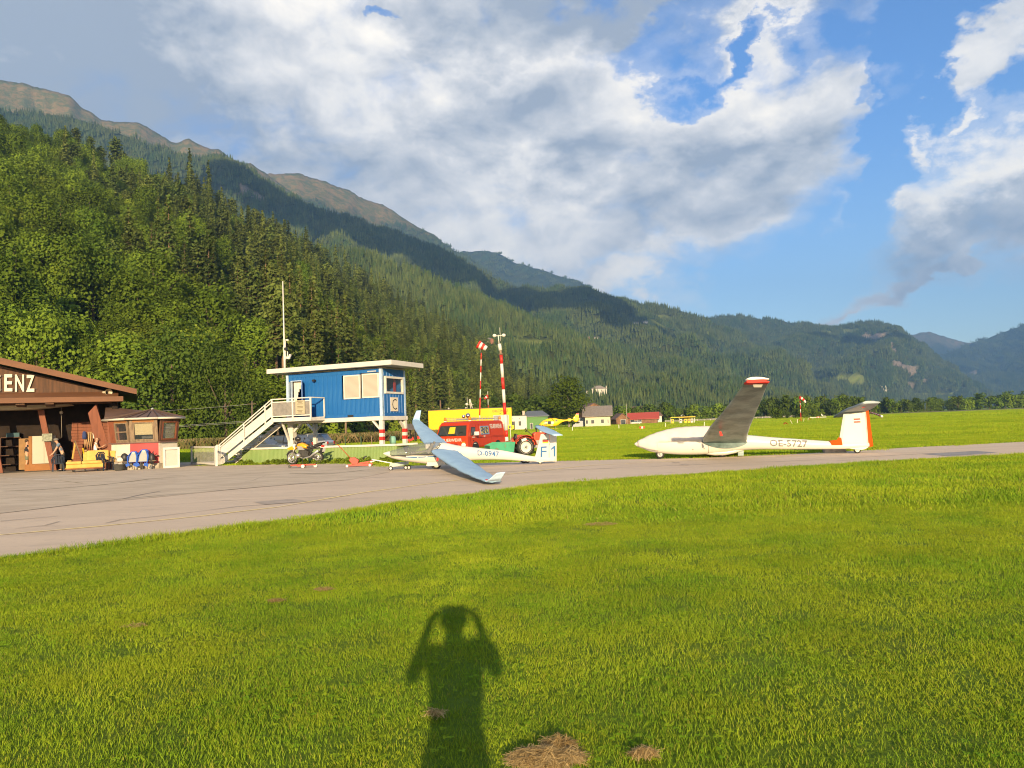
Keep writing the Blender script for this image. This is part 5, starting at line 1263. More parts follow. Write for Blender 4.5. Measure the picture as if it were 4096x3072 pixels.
def wheel_parts(parent, c, r, w, axis='Y', tyre='tyre', rim_m=None, name='wheel'):
    q = MB(); q.lathe([(r * .62, -w / 2), (r * .9, -w / 2), (r, -w * .28), (r, w * .28), (r * .9, w / 2), (r * .62, w / 2)], c, axis, 22, cap=False)
    wo = q.build(name, m_tyre, parent)
    q = MB(); q.lathe([(.01, -w * .30), (r * .2, -w * .38), (r * .25, -w * .25), (r * .55, -w * .30), (r * .625, -w * .48), (r * .625, w * .48), (r * .55, w * .3), (r * .25, w * .25), (r * .2, w * .38), (.01, w * .3)], c, axis, 22); q.build('rim', rim_m or m_rim, wo)
    return wo

# ---- glider with light blue covers ("F1"): nose to the left, local +x points to the tail
FW = G(1745, 1878); FR = R(13.5)
f1 = thing('glider', 'white glider with clear canopy and light blue wing covers parked on the taxiway', 'glider', (FW.x, FW.y, 0.012), FR)
TAB = [(-1.98, .69, .015, .015, .02), (-1.90, .685, .07, .045, .07), (-1.7, .68, .15, .10, .17), (-1.3, .665, .24, .20, .27), (-.8, .655, .29, .33, .36), (-.3, .64, .30, .39, .42), (.1, .63, .30, .40, .42), (.45, .62, .285, .36, .41), (.85, .585, .25, .29, .36), (1.4, .55, .20, .235, .275), (2.0, .495, .155, .20, .225), (2.6, .425, .125, .185, .185), (3.2, .335, .10, .135, .16), (3.8, .235, .085, .095, .125), (4.25, .18, .07, .085, .10), (4.75, .15, .03, .07, .075)]
xs_ = [-1.98, -1.95, -1.9, -1.83, -1.75] + [-1.65 + .1 * i for i in range(64)] + [4.75]
NR = 28
rings_ = [body_ring(x, *smooth_tab(TAB, x), n=NR, e=2.15) for x in xs_]
def sill_z(x): return .70 + .045 * (x + 1.8) / 2 if x < .10 else 9
def canopy_face(i, j):
    x = (xs_[i] + xs_[min(i + 1, len(xs_) - 1)]) / 2
    if not (-1.74 < x < .22): return False
    zc, hw, ht, hb = smooth_tab(TAB, x); a = 2 * math.pi * (j + .5) / NR
    z = zc + ht * math.sin(a)
    lim = .60 if x < -.15 else .60 + (x + .15) * 1.1
    return math.sin(a) > -.35 and z > lim - .02
q = MB(); q.rings(rings_, True, True, skip=canopy_face); q.build('fuselage', m_gel, f1)
q = MB(); q.rings([[((p_[0]), p_[1] * 1.004, p_[2] + .002) for p_ in rg] for rg in rings_], True, False, skip=lambda i, j: not canopy_face(i, j)); cnp = q.build('canopy', m_canopy, f1)
q = MB()
fr_pts = []
for x in [-1.72 + .1 * i for i in range(20)]:
    zc, hw, ht, hb = smooth_tab(TAB, x); z = .585 if x < -.15 else .585 + (x + .15) * 1.1
    s = min(1, max(-1, (z - zc) / max(ht if z > zc else hb, .01))); y = hw * max(0, (1 - abs(s) ** 2.15)) ** (1 / 2.15); fr_pts.append((x, y, z))
for sg in (1, -1): q.tube([(x, sg * (y + .002), z) for x, y, z in fr_pts], .014, 6)
q.build('canopy_frame', m_black, f1)
q = MB(); inner = [[(p_[0], p_[1] * .93, min(p_[2] * .97 + .02, .55 + .06 * (p_[0] + 1.7) / 2)) for p_ in rg] for x, rg in zip(xs_, rings_) if -1.72 < x < .25]
q.rings(inner, True, True); q.build('cockpit_tub', m_cock, f1)
q = MB(); q.box((-.22, 0, .80), (.10, .40, .42), (0, .5, 0)); q.box((-.05, 0, 1.0), (.08, .16, .12), (0, .3, 0)); q.box((-.62, 0, .68), (.7, .38, .06), (0, -.12, 0)); q.build('seat', m_seat, f1, .02)
q = MB(); q.box((-1.12, 0, .80), (.14, .26, .20), (0, -.3, 0)); q.build('instrument_panel', m_black, f1, .02)
q = MB(); q.box((-.35, -.14, .88), (.10, .06, .15)); q.box((-.30, .08, .90), (.16, .12, .12)); q.build('headset_box', m_white, f1)
# decals
def side(x, z, off=.004, tab=TAB, sgn=-1, e=2.15):
    zc, hw, ht, hb = smooth_tab(tab, x); s = (z - zc) / (ht if z > zc else hb); s = max(-.97, min(.97, s))
    return Vector((x, sgn * (hw * (1 - abs(s) ** e) ** (1 / e) + off), z))
def on_side(cx, cz, tab=TAB, slope=0.0): return lambda x, y, z: side(cx + x, cz + y + slope * x, .010 + z, tab)
lettering('D-0947', .20, .86, m_bluel, f1, on_side(2.02, .515, slope=-.10), name='registration', extrude=.003, fine=True, bold=.012)
q = MB(); n = 24
for i in range(n):
    xa_, xb_ = -1.35 + i * .055, -1.35 + (i + 1) * .055
    wa, wb = [.004 + .018 * min(1, max(0, (x + 1.35) / .5)) for x in (xa_, xb_)]
    q.quad(side(xa_, .50 - wa), side(xb_, .50 - wb), side(xb_, .50 + wb * .6), side(xa_, .50 + wa * .6))
q.add([side(-.08, .485), side(.03, .50), side(.10, .57), side(.145, .66), side(.06, .57), side(-.08, .53)], [(0, 1, 2, 3, 4, 5)]); q.build('stripe', m_bluel, f1, fix=False)
q = MB(); q.quad(*[side(x, z, .0055) for x, z in ((-.74, .478), (-.36, .478), (-.36, .522), (-.74, .522))]); q.build('type_plate', mat('type_print', (.62, .64, .66), .5, col2=(.25, .30, .38), vscale=30), f1, fix=False)
# wings: near wing low with its tip on the ground, far wing up
def half(sgn, roll):
    """span direction: sgn -1 is the camera side"""
    out = []
    for s, ch, le, dih in ((.30, 1.04, -.22, 0), (1.3, 1.0, -.21, .02), (3.7, .92, -.17, .08), (6.2, .76, -.10, .17), (8.2, .56, .0, .28), (9.15, .40, .10, .34)):
        out.append(((le, sgn * s, .70 + dih + roll * sgn * s), (1, 0, -.03), ch, (0, -roll * .9 - .04 * sgn, 1)))
    return out
ROLL_W = .102
hn, hf = half(-1, ROLL_W), half(1, ROLL_W)
wing('wing', m_gel, f1, [((-.20, -.20, .67), (1, 0, -.03), 1.04, (0, 0, 1)), ((-.18, -.55, .70 - .06), (1, 0, -.03), .9, (0, -.1, 1))], .13, sub=4)
wing('wing', m_gel, f1, [((-.20, .20, .70), (1, 0, -.03), 1.04, (0, 0, 1)), ((-.18, .55, .765), (1, 0, -.03), .9, (0, -.1, 1))], .13, sub=4)
wing('wing_cover', m_bcov, f1, hn, .15, .012, .014, 3); wing('wing_cover', m_bcov, f1, hf, .15, .012, .010, 4)
for hw_, sgn in ((hn, -1), (hf, 1)):
    le, cd, ch, up = hw_[-1]; le = Vector(le); lat = sgn
    sp = Vector((0, sgn * .96, .28 + ROLL_W * sgn)); nn = Vector((0, -sgn * .5, .86))
    secs = [(le, cd, ch, up), (le + Vector((.05, sgn * .12, .07 + ROLL_W * sgn * .12)), (1, 0, 0), ch * .85, (0, -sgn * .7, .7)), (le + Vector((.24, sgn * .22, (.27 if sgn < 0 else .46) + ROLL_W * sgn * .4)), (1, 0, .05), ch * .62, (0, -sgn, .25))]
    wing('winglet', m_ltb if sgn < 0 else m_bcov, f1, secs, .10, .006, .004, 6, sub=5)
q = MB(); le = Vector(hn[-1][0]); q.box(le + Vector((.12, .10, .02)), (.22, .12, .045), (.1, 0, .1)); q.build('red_tip_strap', m_redc, f1)
wpos = Vector(hn[2][0]).lerp(Vector(hn[1][0]), .75)
q = MB(); q.add([wpos + Vector((-.02, .04, -.04)), wpos + Vector((.05, .0, -.02)), wpos + Vector((.02, 0, -.16)), wpos + Vector((-.03, .03, -.15))], [(0, 1, 2, 3)]); q.build('red_ribbon', m_redc, f1)
# fin, rudder, tailplane
def fin(name, m, parent, pts, th, off=0):
    """pts: outline (x, z) with thickness th tapering to the edges"""
    q = MB(); c = Vector((sum(p_[0] for p_ in pts) / len(pts), 0, sum(p_[1] for p_ in pts) / len(pts)))
    a = [Vector((x, -th * .35, z)) for x, z in pts]; b_ = [Vector((x, th * .35, z)) for x, z in pts]
    ia = [Vector((c.x + (x - c.x) * .72, -th, c.z + (z - c.z) * .93)) for x, z in pts]; ib = [Vector((v.x, th, v.z)) for v in ia]
    n = len(pts); q.v += [tuple(v) for v in a + ia + b_ + ib]
    q.f += [tuple(n + i for i in range(n)), tuple(3 * n + i for i in reversed(range(n)))] + [(i, (i + 1) % n, n + (i + 1) % n, n + i) for i in range(n)] + [(3 * n + i, 3 * n + (i + 1) % n, 2 * n + (i + 1) % n, 2 * n + i) for i in range(n)] + [(2 * n + i, 2 * n + (i + 1) % n, (i + 1) % n, i) for i in range(n)]
    q.mi += [0] * (2 + 3 * n); q.sm += [False] * (2 + 3 * n); return q.build(name, m, parent)
fin('fin', m_gel, f1, [(3.74, .20), (3.94, .33), (4.19, 1.17), (4.54, 1.22), (4.52, .09), (4.27, .08)], .05)
fin('rudder', m_gel, f1, [(4.532, .08), (4.555, 1.23), (4.85, 1.27), (4.80, .07)], .025)
fl = lambda cx, cz: (lambda x, y, z: (cx + x, -.0525 - z, cz + y))
lettering('F', .42, .25, m_bluel, f1, lambda x, y, z: (4.27 + x + y * .05, -.0525 - z, .48 + y), name='letter', bold=.004)
q = MB(); q.prism([(4.68, .27), (4.75, .27), (4.77, .69), (4.71, .69), (4.59, .59), (4.595, .53), (4.69, .60)], -.034, -.0255); q.build('letter', m_bluel, f1)
q = MB(); 
for i, mi_ in enumerate((0, 1, 2)): q.b2((4.24, -.058, .965 - .05 * (i + 1)), (4.48, -.0525, .965 - .05 * i), mi=mi_)
q.build('flag', [m_black, m_redc, mat('gold_yellow', (.75, .42, .02), .5)], f1)
TP = [((4.20, s * w, 1.80 + z + .10 * s * -w * 0), (1, 0, .0), c, (0, 0, 1)) for s, w, c, z in ((-1, 1.22, .34, .14), (-1, .0, .52, .04), (1, 1.22, .34, .14))]
TP = [((4.36, -1.25, 1.12), (1, .0, 0), .36, (0, -.1, 1)), ((4.20, 0, 1.30), (1, 0, 0), .55, (0, -.1, 1)), ((4.30, 1.25, 1.49), (1, 0, 0), .36, (0, -.06, 1))]
wing('tailplane_cover', m_bcov, f1, TP, .13, .012, .006, 9, sub=6)
q = MB(); q.add([(4.34, -.10, 1.20), (4.48, -.12, 1.26), (4.46, -.14, 1.22), (4.34, -.08, 1.14)], [(0, 1, 2, 3)]); q.build('red_ribbon', m_redc, f1, fix=False)
# undercarriage
wheel_parts(f1, (.0, 0, .20), .20, .13)
q = MB(); q.prism([(-.36, .14), (.36, .14), (.30, .30), (-.36, .30)], -.17, -.14); q.prism([(-.36, .14), (.36, .14), (.30, .30), (-.36, .30)], .14, .17); q.build('wheel_door', m_gel, f1)
wheel_parts(f1, (4.12, 0, .07), .07, .05, name='tail_wheel')
q = MB(); q.prism([(3.9, .16), (3.98, .10), (4.06, .075), (4.2, .075), (4.28, .11), (4.32, .16)], -.05, .05); q.build('tail_wheel_fairing', m_gel, f1)
# dolly under the tail boom and a tow trolley by the nose
TD = G(2112, 1853); td = thing('tail_dolly', 'dark wheeled tail dolly under the rear fuselage of the blue-covered glider', 'dolly', (TD.x, TD.y, .012), FR)
for y in (-.10, .10): wheel_parts(td, (-.10 + y, y, .13), .13, .11, rim_m=m_grey)
q = MB(); q.beam((-.2, -.12, .13), (.0, .12, .13), .04); q.beam((-.1, 0, .13), (.1, 0, .22), .05); q.build('frame', m_grey, td)
TT = G(1592, 1880); tt = thing('tow_trolley', 'low grey wheeled tow trolley with a long handle lying before the glider nose', 'trolley', (TT.x, TT.y, .012), R(8))
q = MB(); q.prism([(-.35, .10), (.42, .20), (.42, .30), (-.30, .26)], -.16, .16); q.build('tray', mat('grey_green_metal', (.30, .36, .35), .5, var=.2), tt)
q = MB(); q.beam((-.2, .0, .26), (-1.0, .1, .44), .035); q.build('handle', m_steel, tt)
for x in (-.28, .30, .42):
    for y in (-.2, .2): wheel_parts(tt, (x, y, .08), .08, .045, rim_m=m_steel)

# ---- glider with grey covers: nose left, T-tail right
GW = G(2890, 1830); GR = math.atan2(-.158, .987)
g2 = thing('glider', 'white glider with dark grey raised wing cover, white canopy cloth and orange rudder', 'glider', (GW.x, GW.y, .012), GR)
T2 = [(-3.42, .63, .02, .02, .02), (-3.33, .63, .085, .08, .10), (-3.1, .63, .16, .18, .19), (-2.8, .635, .23, .31, .33), (-2.3, .645, .30, .45, .43), (-1.75, .65, .345, .545, .495), (-1.2, .655, .36, .57, .525), (-.7, .66, .36, .555, .53), (-.3, .66, .35, .50, .51), (.2, .64, .33, .36, .46), (.8, .59, .29, .285, .34), (1.4, .545, .25, .25, .28), (2.0, .50, .215, .22, .25), (3.0, .43, .175, .185, .215), (4.0, .355, .135, .15, .165), (4.6, .32, .115, .13, .14), (5.1, .31, .10, .12, .11), (5.5, .30, .05, .10, .06)]
xs2 = [-3.42, -3.40, -3.36, -3.3] + [-3.2 + .14 * i for i in range(62)] + [5.5]
rg2 = [body_ring(x, *smooth_tab(T2, x), n=28, e=2.1) for x in xs2]
q = MB(); q.rings(rg2, True, True); q.build('fuselage', m_gel, g2)
def cv(i, j):
    x = xs2[i]; a = 2 * math.pi * (j + .5) / 28
    return not (-3.36 < x < -.10 and math.sin(a) > (-.10 + .12 * max(0, (x + 2.2)) * .5 if x > -2.6 else -.75))
rw_ = random.Random(5)
cov_r = []
for x, rg in zip(xs2, rg2):
    zc = smooth_tab(T2, x)[0]; cov_r.append([(p_[0], p_[1] * 1.025, zc + (p_[2] - zc) * 1.025 + (.02 + .035 * max(0, 1 - abs(x + .35) / .5) if p_[2] > zc else 0) + .006 * math.sin(x * 17 + p_[1] * 9)) for p_ in rg])
q = MB(); q.rings(cov_r, True, False, skip=cv); cc = q.build('canopy_cover', m_wcov, g2)
md = cc.modifiers.new('thick', 'SOLIDIFY'); md.thickness = .006; md.offset = 0
q = MB(); q.tube([side(-.55, z, .006, T2, e=2.1) for z in (1.10, .95, .75, .5, .3, .2)], .008, 5); q.build('cover_seam', m_greyl, g2)
q = MB()
for x, z in ((-1.15, .35), (-.72, .37), (-.5, .65)): p_ = side(x, z, .002, T2); q.ball(p_, .02, 6, 4)
q.build('fastener', m_black, g2)
lettering('OE-5727', .26, 1.42, m_greyl, g2, on_side(2.50, .475, T2, -.06), name='registration', extrude=.003, fine=True, bold=.012)
# raised near wing, far wing low
wr = .212
def half2(sgn, le0=-.62, extra=0):
    out = []
    for s, ch, le, dih in ((.36, 1.72, -.80, -.06), (1.0, 1.62, -.78, -.01), (2.6, 1.40, -.66, .06), (4.6, 1.10, -.42, .13), (6.6, .84, -.22, .20), (8.0, .66, -.09, .26)):
        out.append(((le, sgn * s, .64 + dih + extra - wr * sgn * s), (1, 0, -.05), ch, (0, wr * .95 * 1 - .03 * sgn, 1)))
    return out
h2n, h2f = half2(-1), half2(1)
q = MB(); nn_ = 18
for i in range(nn_):
    a_, b_ = i / nn_, (i + 1) / nn_; xa_, xb_ = -.80 + 1.74 * a_, -.80 + 1.74 * b_; sa, sb = .26 * math.sin(math.pi * a_) ** .6, .26 * math.sin(math.pi * b_) ** .6
    for t0, t1 in ((0, .5), (.5, 1)): q.quad(*[side(x, .66 - .05 * (x + .8) - s_ * t, .05 - .035 * t, T2) for x, s_, t in ((xa_, sa, t0), (xb_, sb, t0), (xb_, sb, t1), (xa_, sa, t1))])
o = q.build('cover_skirt', m_gcov, g2, fix=False); md = o.modifiers.new('thick', 'SOLIDIFY'); md.thickness = .012
wing('wing_cover', m_gcov, g2, h2n, .13, .006, .016, 12, sub=6)
wing('wing_cover', m_gcov, g2, [((a[0][0], a[0][1], max(a[0][2], .16)), *a[1:]) for a in h2f], .13, .006, .012, 13, sub=6)
le, cd, ch, up = h2n[-1]; le = Vector(le)
wing('tip_cover', mat('white_tip_cloth', (.70, .68, .66), .7), g2, [((le + Vector((-.02, -.06, .05))), cd, ch * 1.04, up), (le + Vector((.05, -.18, .085)), cd, ch * .92, up)], .10, .012, .008, 14, sub=3)
wing('tip_underside', m_redc, g2, [(le + Vector((-.035, .10, -.045)), cd, ch * 1.07, up), (le + Vector((.02, -.17, .0)), cd, ch * .98, up)], .14, .014, .006, 15, sub=3)
q = MB(); b0 = le + Vector((.24, .06, -.165)); q.add([b0, b0 + Vector((.22, .0, -.01)), b0 + Vector((.25, -.09, .07)), b0 + Vector((-.03, -.09, .08))], [(0, 1, 2, 3)]); 
q.build('pocket', m_white, g2, fix=False)
mid_ = Vector(h2n[2][0]); q = MB(); q.add([mid_ + Vector((.34, .2, -.18)), mid_ + Vector((.40, .2, -.18)), mid_ + Vector((.46, .22, -.34)), mid_ + Vector((.36, .22, -.36))], [(0, 1, 2, 3)]); q.build('red_ribbon', m_redc, g2, fix=False)
# tail
fin('fin', m_gel, g2, [(4.22, .44), (4.42, .56), (4.63, 1.54), (5.42, 1.62), (5.46, .22), (4.9, .26)], .06)
fin('rudder', m_orange, g2, [(5.475, .22), (5.435, 1.63), (5.56, 1.65), (5.65, .26)], .028)
fin('rudder_edge', m_white2, g2, [(5.45, .26), (5.42, 1.625), (5.445, 1.63), (5.472, .26)], .05)
q = MB(); q.add([(4.05, -.13, .50), (4.28, -.115, .52), (4.38, -.08, .64), (4.48, -.08, .62), (4.50, -.13, .34), (4.10, -.15, .35)], [(0, 1, 2, 3, 4, 5)]); q.add([(4.05, -.13, .50), (4.28, -.115, .52), (4.25, .1, .52), (4.05, .1, .50)], [(0, 1, 2, 3)]); o = q.build('fin_fillet', m_orange, g2, fix=False); md = o.modifiers.new('thick', 'SOLIDIFY'); md.thickness = .03; md.offset = 0
q = MB()
for z in (1.32, 1.21): q.b2((4.98, -.072, z - .026), (5.22, -.0622, z + .026))
q.build('flag_bars', m_redc, g2)
q = MB(); q.prism([(5.10, .36), (5.24, .355), (5.26, .348), (5.1, .35)], -.068, -.060); q.build('vent', m_greyl, g2)
TP2 = [((4.95, -1.55, 1.92), (1, 0, 0), .60, (0, .16, 1)), ((4.62, -.5, 1.70), (1, 0, 0), .95, (0, .16, 1)), ((4.58, .5, 1.56), (1, 0, 0), .85, (0, .16, 1)), ((4.62, 1.55, 1.42), (1, 0, 0), .55, (0, .1, 1))]
wing('tailplane_cover', m_gcov2, g2, TP2, .13, .015, .010, 19, sub=5)
q = MB(); q.add([(5.05, -.98, 1.74), (5.17, -.98, 1.76), (5.23, -.98, 1.85), (5.11, -1.0, 1.81)], [(0, 1, 2, 3)]); q.build('red_ribbon', m_redc, g2, fix=False)
wheel_parts(g2, (.0, 0, .20), .20, .14); wheel_parts(g2, (-2.42, 0, .19), .17, .11, rim_m=m_grey, name='nose_wheel'); wheel_parts(g2, (5.06, 0, .13), .13, .08, name='tail_wheel')
q = MB(); q.rings([body_ring(x, z, w, .10, h_, 14) for x, z, w, h_ in ((-.9, .22, .02, .03), (-.6, .20, .12, .08), (-.3, .18, .17, .11), (.1, .18, .17, .11), (.5, .24, .14, .10), (.8, .30, .10, .06), (1.1, .36, .02, .02))]); q.build('wheel_fairing', m_gel, g2)
q = MB(); q.rings([body_ring(x, .36, w, .10, h_, 12) for x, w, h_ in ((-2.8, .02, .01), (-2.65, .10, .03), (-2.42, .12, .05), (-2.15, .10, .05), (-1.9, .02, .01))]); q.build('nose_wheel_fairing', m_gel, g2)
q = MB(); q.prism([(4.62, .24), (4.95, .16), (5.2, .13), (5.34, .16), (5.46, .24)], -.07, .07); q.build('tail_wheel_fairing', m_gel, g2)
q = MB(); q.b2((.60, -.01, .04), (.82, .02, .24)); q.build('mud_flap', m_gcov, g2)
bk = G(3338, 1812); blk = MB(); blk.prism([(-.40, 0), (.42, 0), (.38, .16), (-.42, .16)], -.2, .2); o = blk.build('support_block', m_cplinth); o.location = (bk.x, bk.y, .012); o.rotation_euler = (0, 0, GR); tag(o, 'pale concrete block under the tail boom of the grey-covered glider', 'block')
# ------------------------------------------------------------------ fire van
m_fire = mat('fire_red_paint', (0.44, 0.036, 0.005), 0.45, spec=.3, coat=.15, var=.06)
m_wind = mat('vehicle_glass', (0.03, 0.035, 0.035), 0.05, spec=.8, alpha=.35)
m_chrome = mat('chrome', (0.6, 0.6, 0.58), 0.15, metal=1.0)
m_amber = mat('amber_lens', (0.75, 0.19, 0.01), 0.25)
m_lens = mat('clear_lens', (0.75, 0.72, 0.62), 0.2)
VA = R(25); VC = PZ(1868, 0, 41.2)
van = thing('fire_van', 'red fire brigade van with roof rack and amber beacons behind the blue-covered glider', 'van', (VC.x, VC.y, 0), VA + R(90) - R(50) + R(0))
# local frame: origin at the near front corner on the ground; x runs backwards along the visible side, y runs across towards the far side
van.rotation_euler = (0, 0, math.atan2(math.cos(VA), math.sin(VA)))
VL, VW = 4.75, 2.0
def vw(z): return 0.0 if z < 1.05 else .10 * (z - 1.05) / .85
body = [(.0, .42), (.03, 1.06), (.30, 1.66), (.52, 1.84), (.9, 1.90), (4.3, 1.90), (4.62, 1.82), (4.72, 1.2), (4.75, .42)]
def vfn(p):
    t = vw(p.z); return Vector((p.x, t + (VW - 2 * t) * p.y, p.z))
q = MB(); q.prism(body, 0, 1, 'XZ', fn=vfn); q.build('body', m_fire, van, .07, 3)
def side_pt(x, z, off=.0): return (x, vw(z) - off, z)
def side_plate(name, pts, m, off0=-.05, off1=.004, parent=van):
    q = MB(); a = [side_pt(x, z, off1) for x, z in pts]; b_ = [side_pt(x, z, off0) for x, z in pts]; n = len(pts)
    q.add(a + b_, [tuple(range(n)), tuple(reversed(range(n, 2 * n)))] + [(i, n + i, n + (i + 1) % n, (i + 1) % n) for i in range(n)]); return q.build(name, m, parent)
def front_pt(y, t, off=0):     # t 0 belt .. 1 roof edge of the windscreen, y 0 near .. 1 far
    x = .03 + .27 * t; z = 1.06 + .60 * t; return (x - off * .9, vw(z) + (VW - 2 * vw(z)) * y, z + off * .4)
def front_plate(name, pts, m, o0=-.03, o1=.008, parent=van):
    q = MB(); a = [front_pt(y, t, o1) for y, t in pts]; b_ = [front_pt(y, t, o0) for y, t in pts]; n = len(pts)
    q.add(a + b_, [tuple(range(n)), tuple(reversed(range(n, 2 * n)))] + [(i, n + i, n + (i + 1) % n, (i + 1) % n) for i in range(n)]); return q.build(name, m, parent)
ws = front_plate('windscreen', [(.06, .10), (.94, .10), (.92, .95), (.08, .95)], mat('van_screen', (.035, .04, .04), .04, spec=.9))
front_plate('screen_rubber', [(.04, .06), (.96, .06), (.94, 1.0), (.06, 1.0)], m_black, -.03, .004)
for y in (.36, .66): q = MB(); q.beam(front_pt(y, .10, .03), front_pt(y + .26, .20, .03), .02); q.build('wiper', m_black, van)
front_plate('screen_view', [(.42, .28), (.62, .26), (.61, .86), (.42, .88)], mat('yellow_reflection_board', (.60, .42, .02), .6), -.02, .010)
q = MB(); q.tube([Vector(front_pt(.20, .22, .012)) + Vector((0, .17 * math.cos(a), .10 * math.sin(a))) for a in [i * .5 for i in range(7)]], .012, 5); q.build('steering_wheel', m_black, van)
sw_ = side_plate('side_window', [(.42, 1.10), (1.02, 1.10), (1.02, 1.56), (.58, 1.56)], m_black)
side_plate('door_glass', [(.48, 1.14), (.98, 1.14), (.98, 1.52), (.62, 1.52)], mat('van_side_glass', (.05, .045, .04), .05, spec=.8), -.03, .008)
w2 = side_plate('side_window', [(1.62, 1.12), (2.66, 1.12), (2.66, 1.60), (1.62, 1.60)], m_chrome, -.03, .008)
side_plate('sliding_pane', [(1.70, 1.17), (2.12, 1.17), (2.12, 1.55), (1.70, 1.55)], mat('van_pane', (.50, .36, .03), .1, spec=.8, col2=(.04, .04, .04), vscale=7, blo=.42, bhi=.5), -.02, .012)
side_plate('sliding_pane', [(2.16, 1.17), (2.58, 1.17), (2.58, 1.55), (2.16, 1.55)], MATS['van_pane'], -.02, .012)
def seam(pts):
    q = MB()
    for a, b_ in zip(pts, pts[1:]): q.beam(side_pt(*a, .0), side_pt(*b_, .0), .018, .006)
    q.build('door_seam', mat('dark_red_gap', (.14, .01, .006), .8), van)
seam([(.34, 1.05), (.40, .60), (.95, .55)]); seam([(1.10, 1.70), (1.10, .45)]); seam([(1.45, 1.72), (1.45, .50), (2.9, .5), (2.9, 1.72)]); seam([(2.95, 1.02), (4.6, 1.02)]); seam([(1.2, .96), (4.7, .96)])
for x, z in ((.72, 1.00), (.85, .66)): q = MB(); q.b2((x - .14, -.016, z - .022), (x + .14, -.002, z + .022)); q.build('trim_bar', m_white, van)
for x in (1.20, 1.62): q = MB(); q.b2((x - .12, -.03, .97), (x + .06, -.003, 1.0)); q.build('door_handle', m_black, van)
q = MB(); q.b2((.70, -.32, 1.10), (.80, -.06, 1.30)); q.beam((.75, -.2, 1.15), (.75, .02, 1.1), .03); q.build('mirror', mat('mirror_white', (.70, .66, .60), .3), van, .02)
q = MB(); q.lathe([(.05, 0), (.05, .006)], (.72, -.002, .82), 'Y', 5); q.build('crest', m_black, van)
lettering('FEUERWEHR', .26, 1.55, m_white2, van, lambda x, y, z: side_pt(3.62 + x, 1.56 + y, .006 + z), name='lettering', bold=.02)
lettering('RLF', .10, .20, m_white2, van, lambda x, y, z: side_pt(2.02 + x, 1.02 + y, .006 + z), name='lettering', bold=.02)
lettering('FEUERWEHR', .17, 1.30, m_white2, van, lambda x, y, z: (-.008 - z + .016 * (1 - (y + .85) / .64) * 0 + .012, VW * .5 - x, .88 + y), name='lettering', bold=.02)
q = MB(); 
for i in range(6): q.b2((-.008, .62, .50 + i * .035), (.02, 1.4, .515 + i * .035))
q.build('grille', mat('dark_red_gap', (.14, .01, .006), .8), van)
for y in (.24, VW - .24): q = MB(); q.lathe([(.12, 0), (.12, .05), (.02, .07)], (-.035, y, .60), 'X', 18, rot=None); h_ = q.build('headlight', m_lens, van); q = MB(); q.lathe([(.135, 0), (.145, .03), (.12, .04)], (-.012, y, .60), 'X', 18); q.build('rim', m_chrome, h_); q = MB(); q.b2((-.02, y - .1, .72), (.02, y + .1, .78)); q.build('indicator', m_amber, van)
q = MB(); q.b2((-.14, -.03, .34), (.02, VW + .03, .46)); q.build('bumper', m_white, van, .02)
for x in (.92, 3.72):
    for y in (.12, VW - .12): wheel_parts(van, (x, y, .33), .33, .20, rim_m=m_white)
    q = MB(); q.lathe([(.40, -.012), (.40, .05)], (x, .0, .36), 'Y', 20); q.build('wheel_arch', m_black, van)
rk = MB()
for y in (.16, VW - .16):
    for z in (1.98, 2.10): rk.beam((1.0, y, z), (4.5, y, z), .02)
for i in range(10): x = 1.0 + .388 * i; rk.beam((x, .16, 2.0), (x, VW - .16, 2.0), .02); rk.beam((x, .16, 1.86), (x, .16, 2.1), .018); rk.beam((x, VW - .16, 1.86), (x, VW - .16, 2.1), .018)
rk.build('roof_rack', m_steel, van)
q = MB(); q.b2((1.2, .4, 2.01), (4.2, 1.3, 2.05)); q.build('ladder_bed', mat('weathered_plank', (.25, .22, .19), .8), van)
for x, y in ((.75, .22), (.75, VW - .22), (4.45, .2)):
    q = MB(); q.lathe([(.085, 0), (.085, .05), (.075, .06)], (x, y, 1.88), n=14); be = q.build('beacon', m_white, van); q = MB(); q.lathe([(.075, .06), (.075, .18), (.06, .24), (.02, .26)], (x, y, 1.88), n=14); q.build('lens', m_amber, be)
q = MB(); q.lathe([(.02, -.10), (.10, -.08), (.14, .02), (.12, .03), (.02, -.02)], (1.15, .55, 2.20), 'X', 14); q.beam((1.15, .55, 1.95), (1.15, .55, 2.2), .04); q.lathe([(.02, -.08), (.08, -.06), (.10, .02), (.02, .0)], (1.2, .85, 2.16), 'X', 12); q.build('searchlight', m_chrome, van)

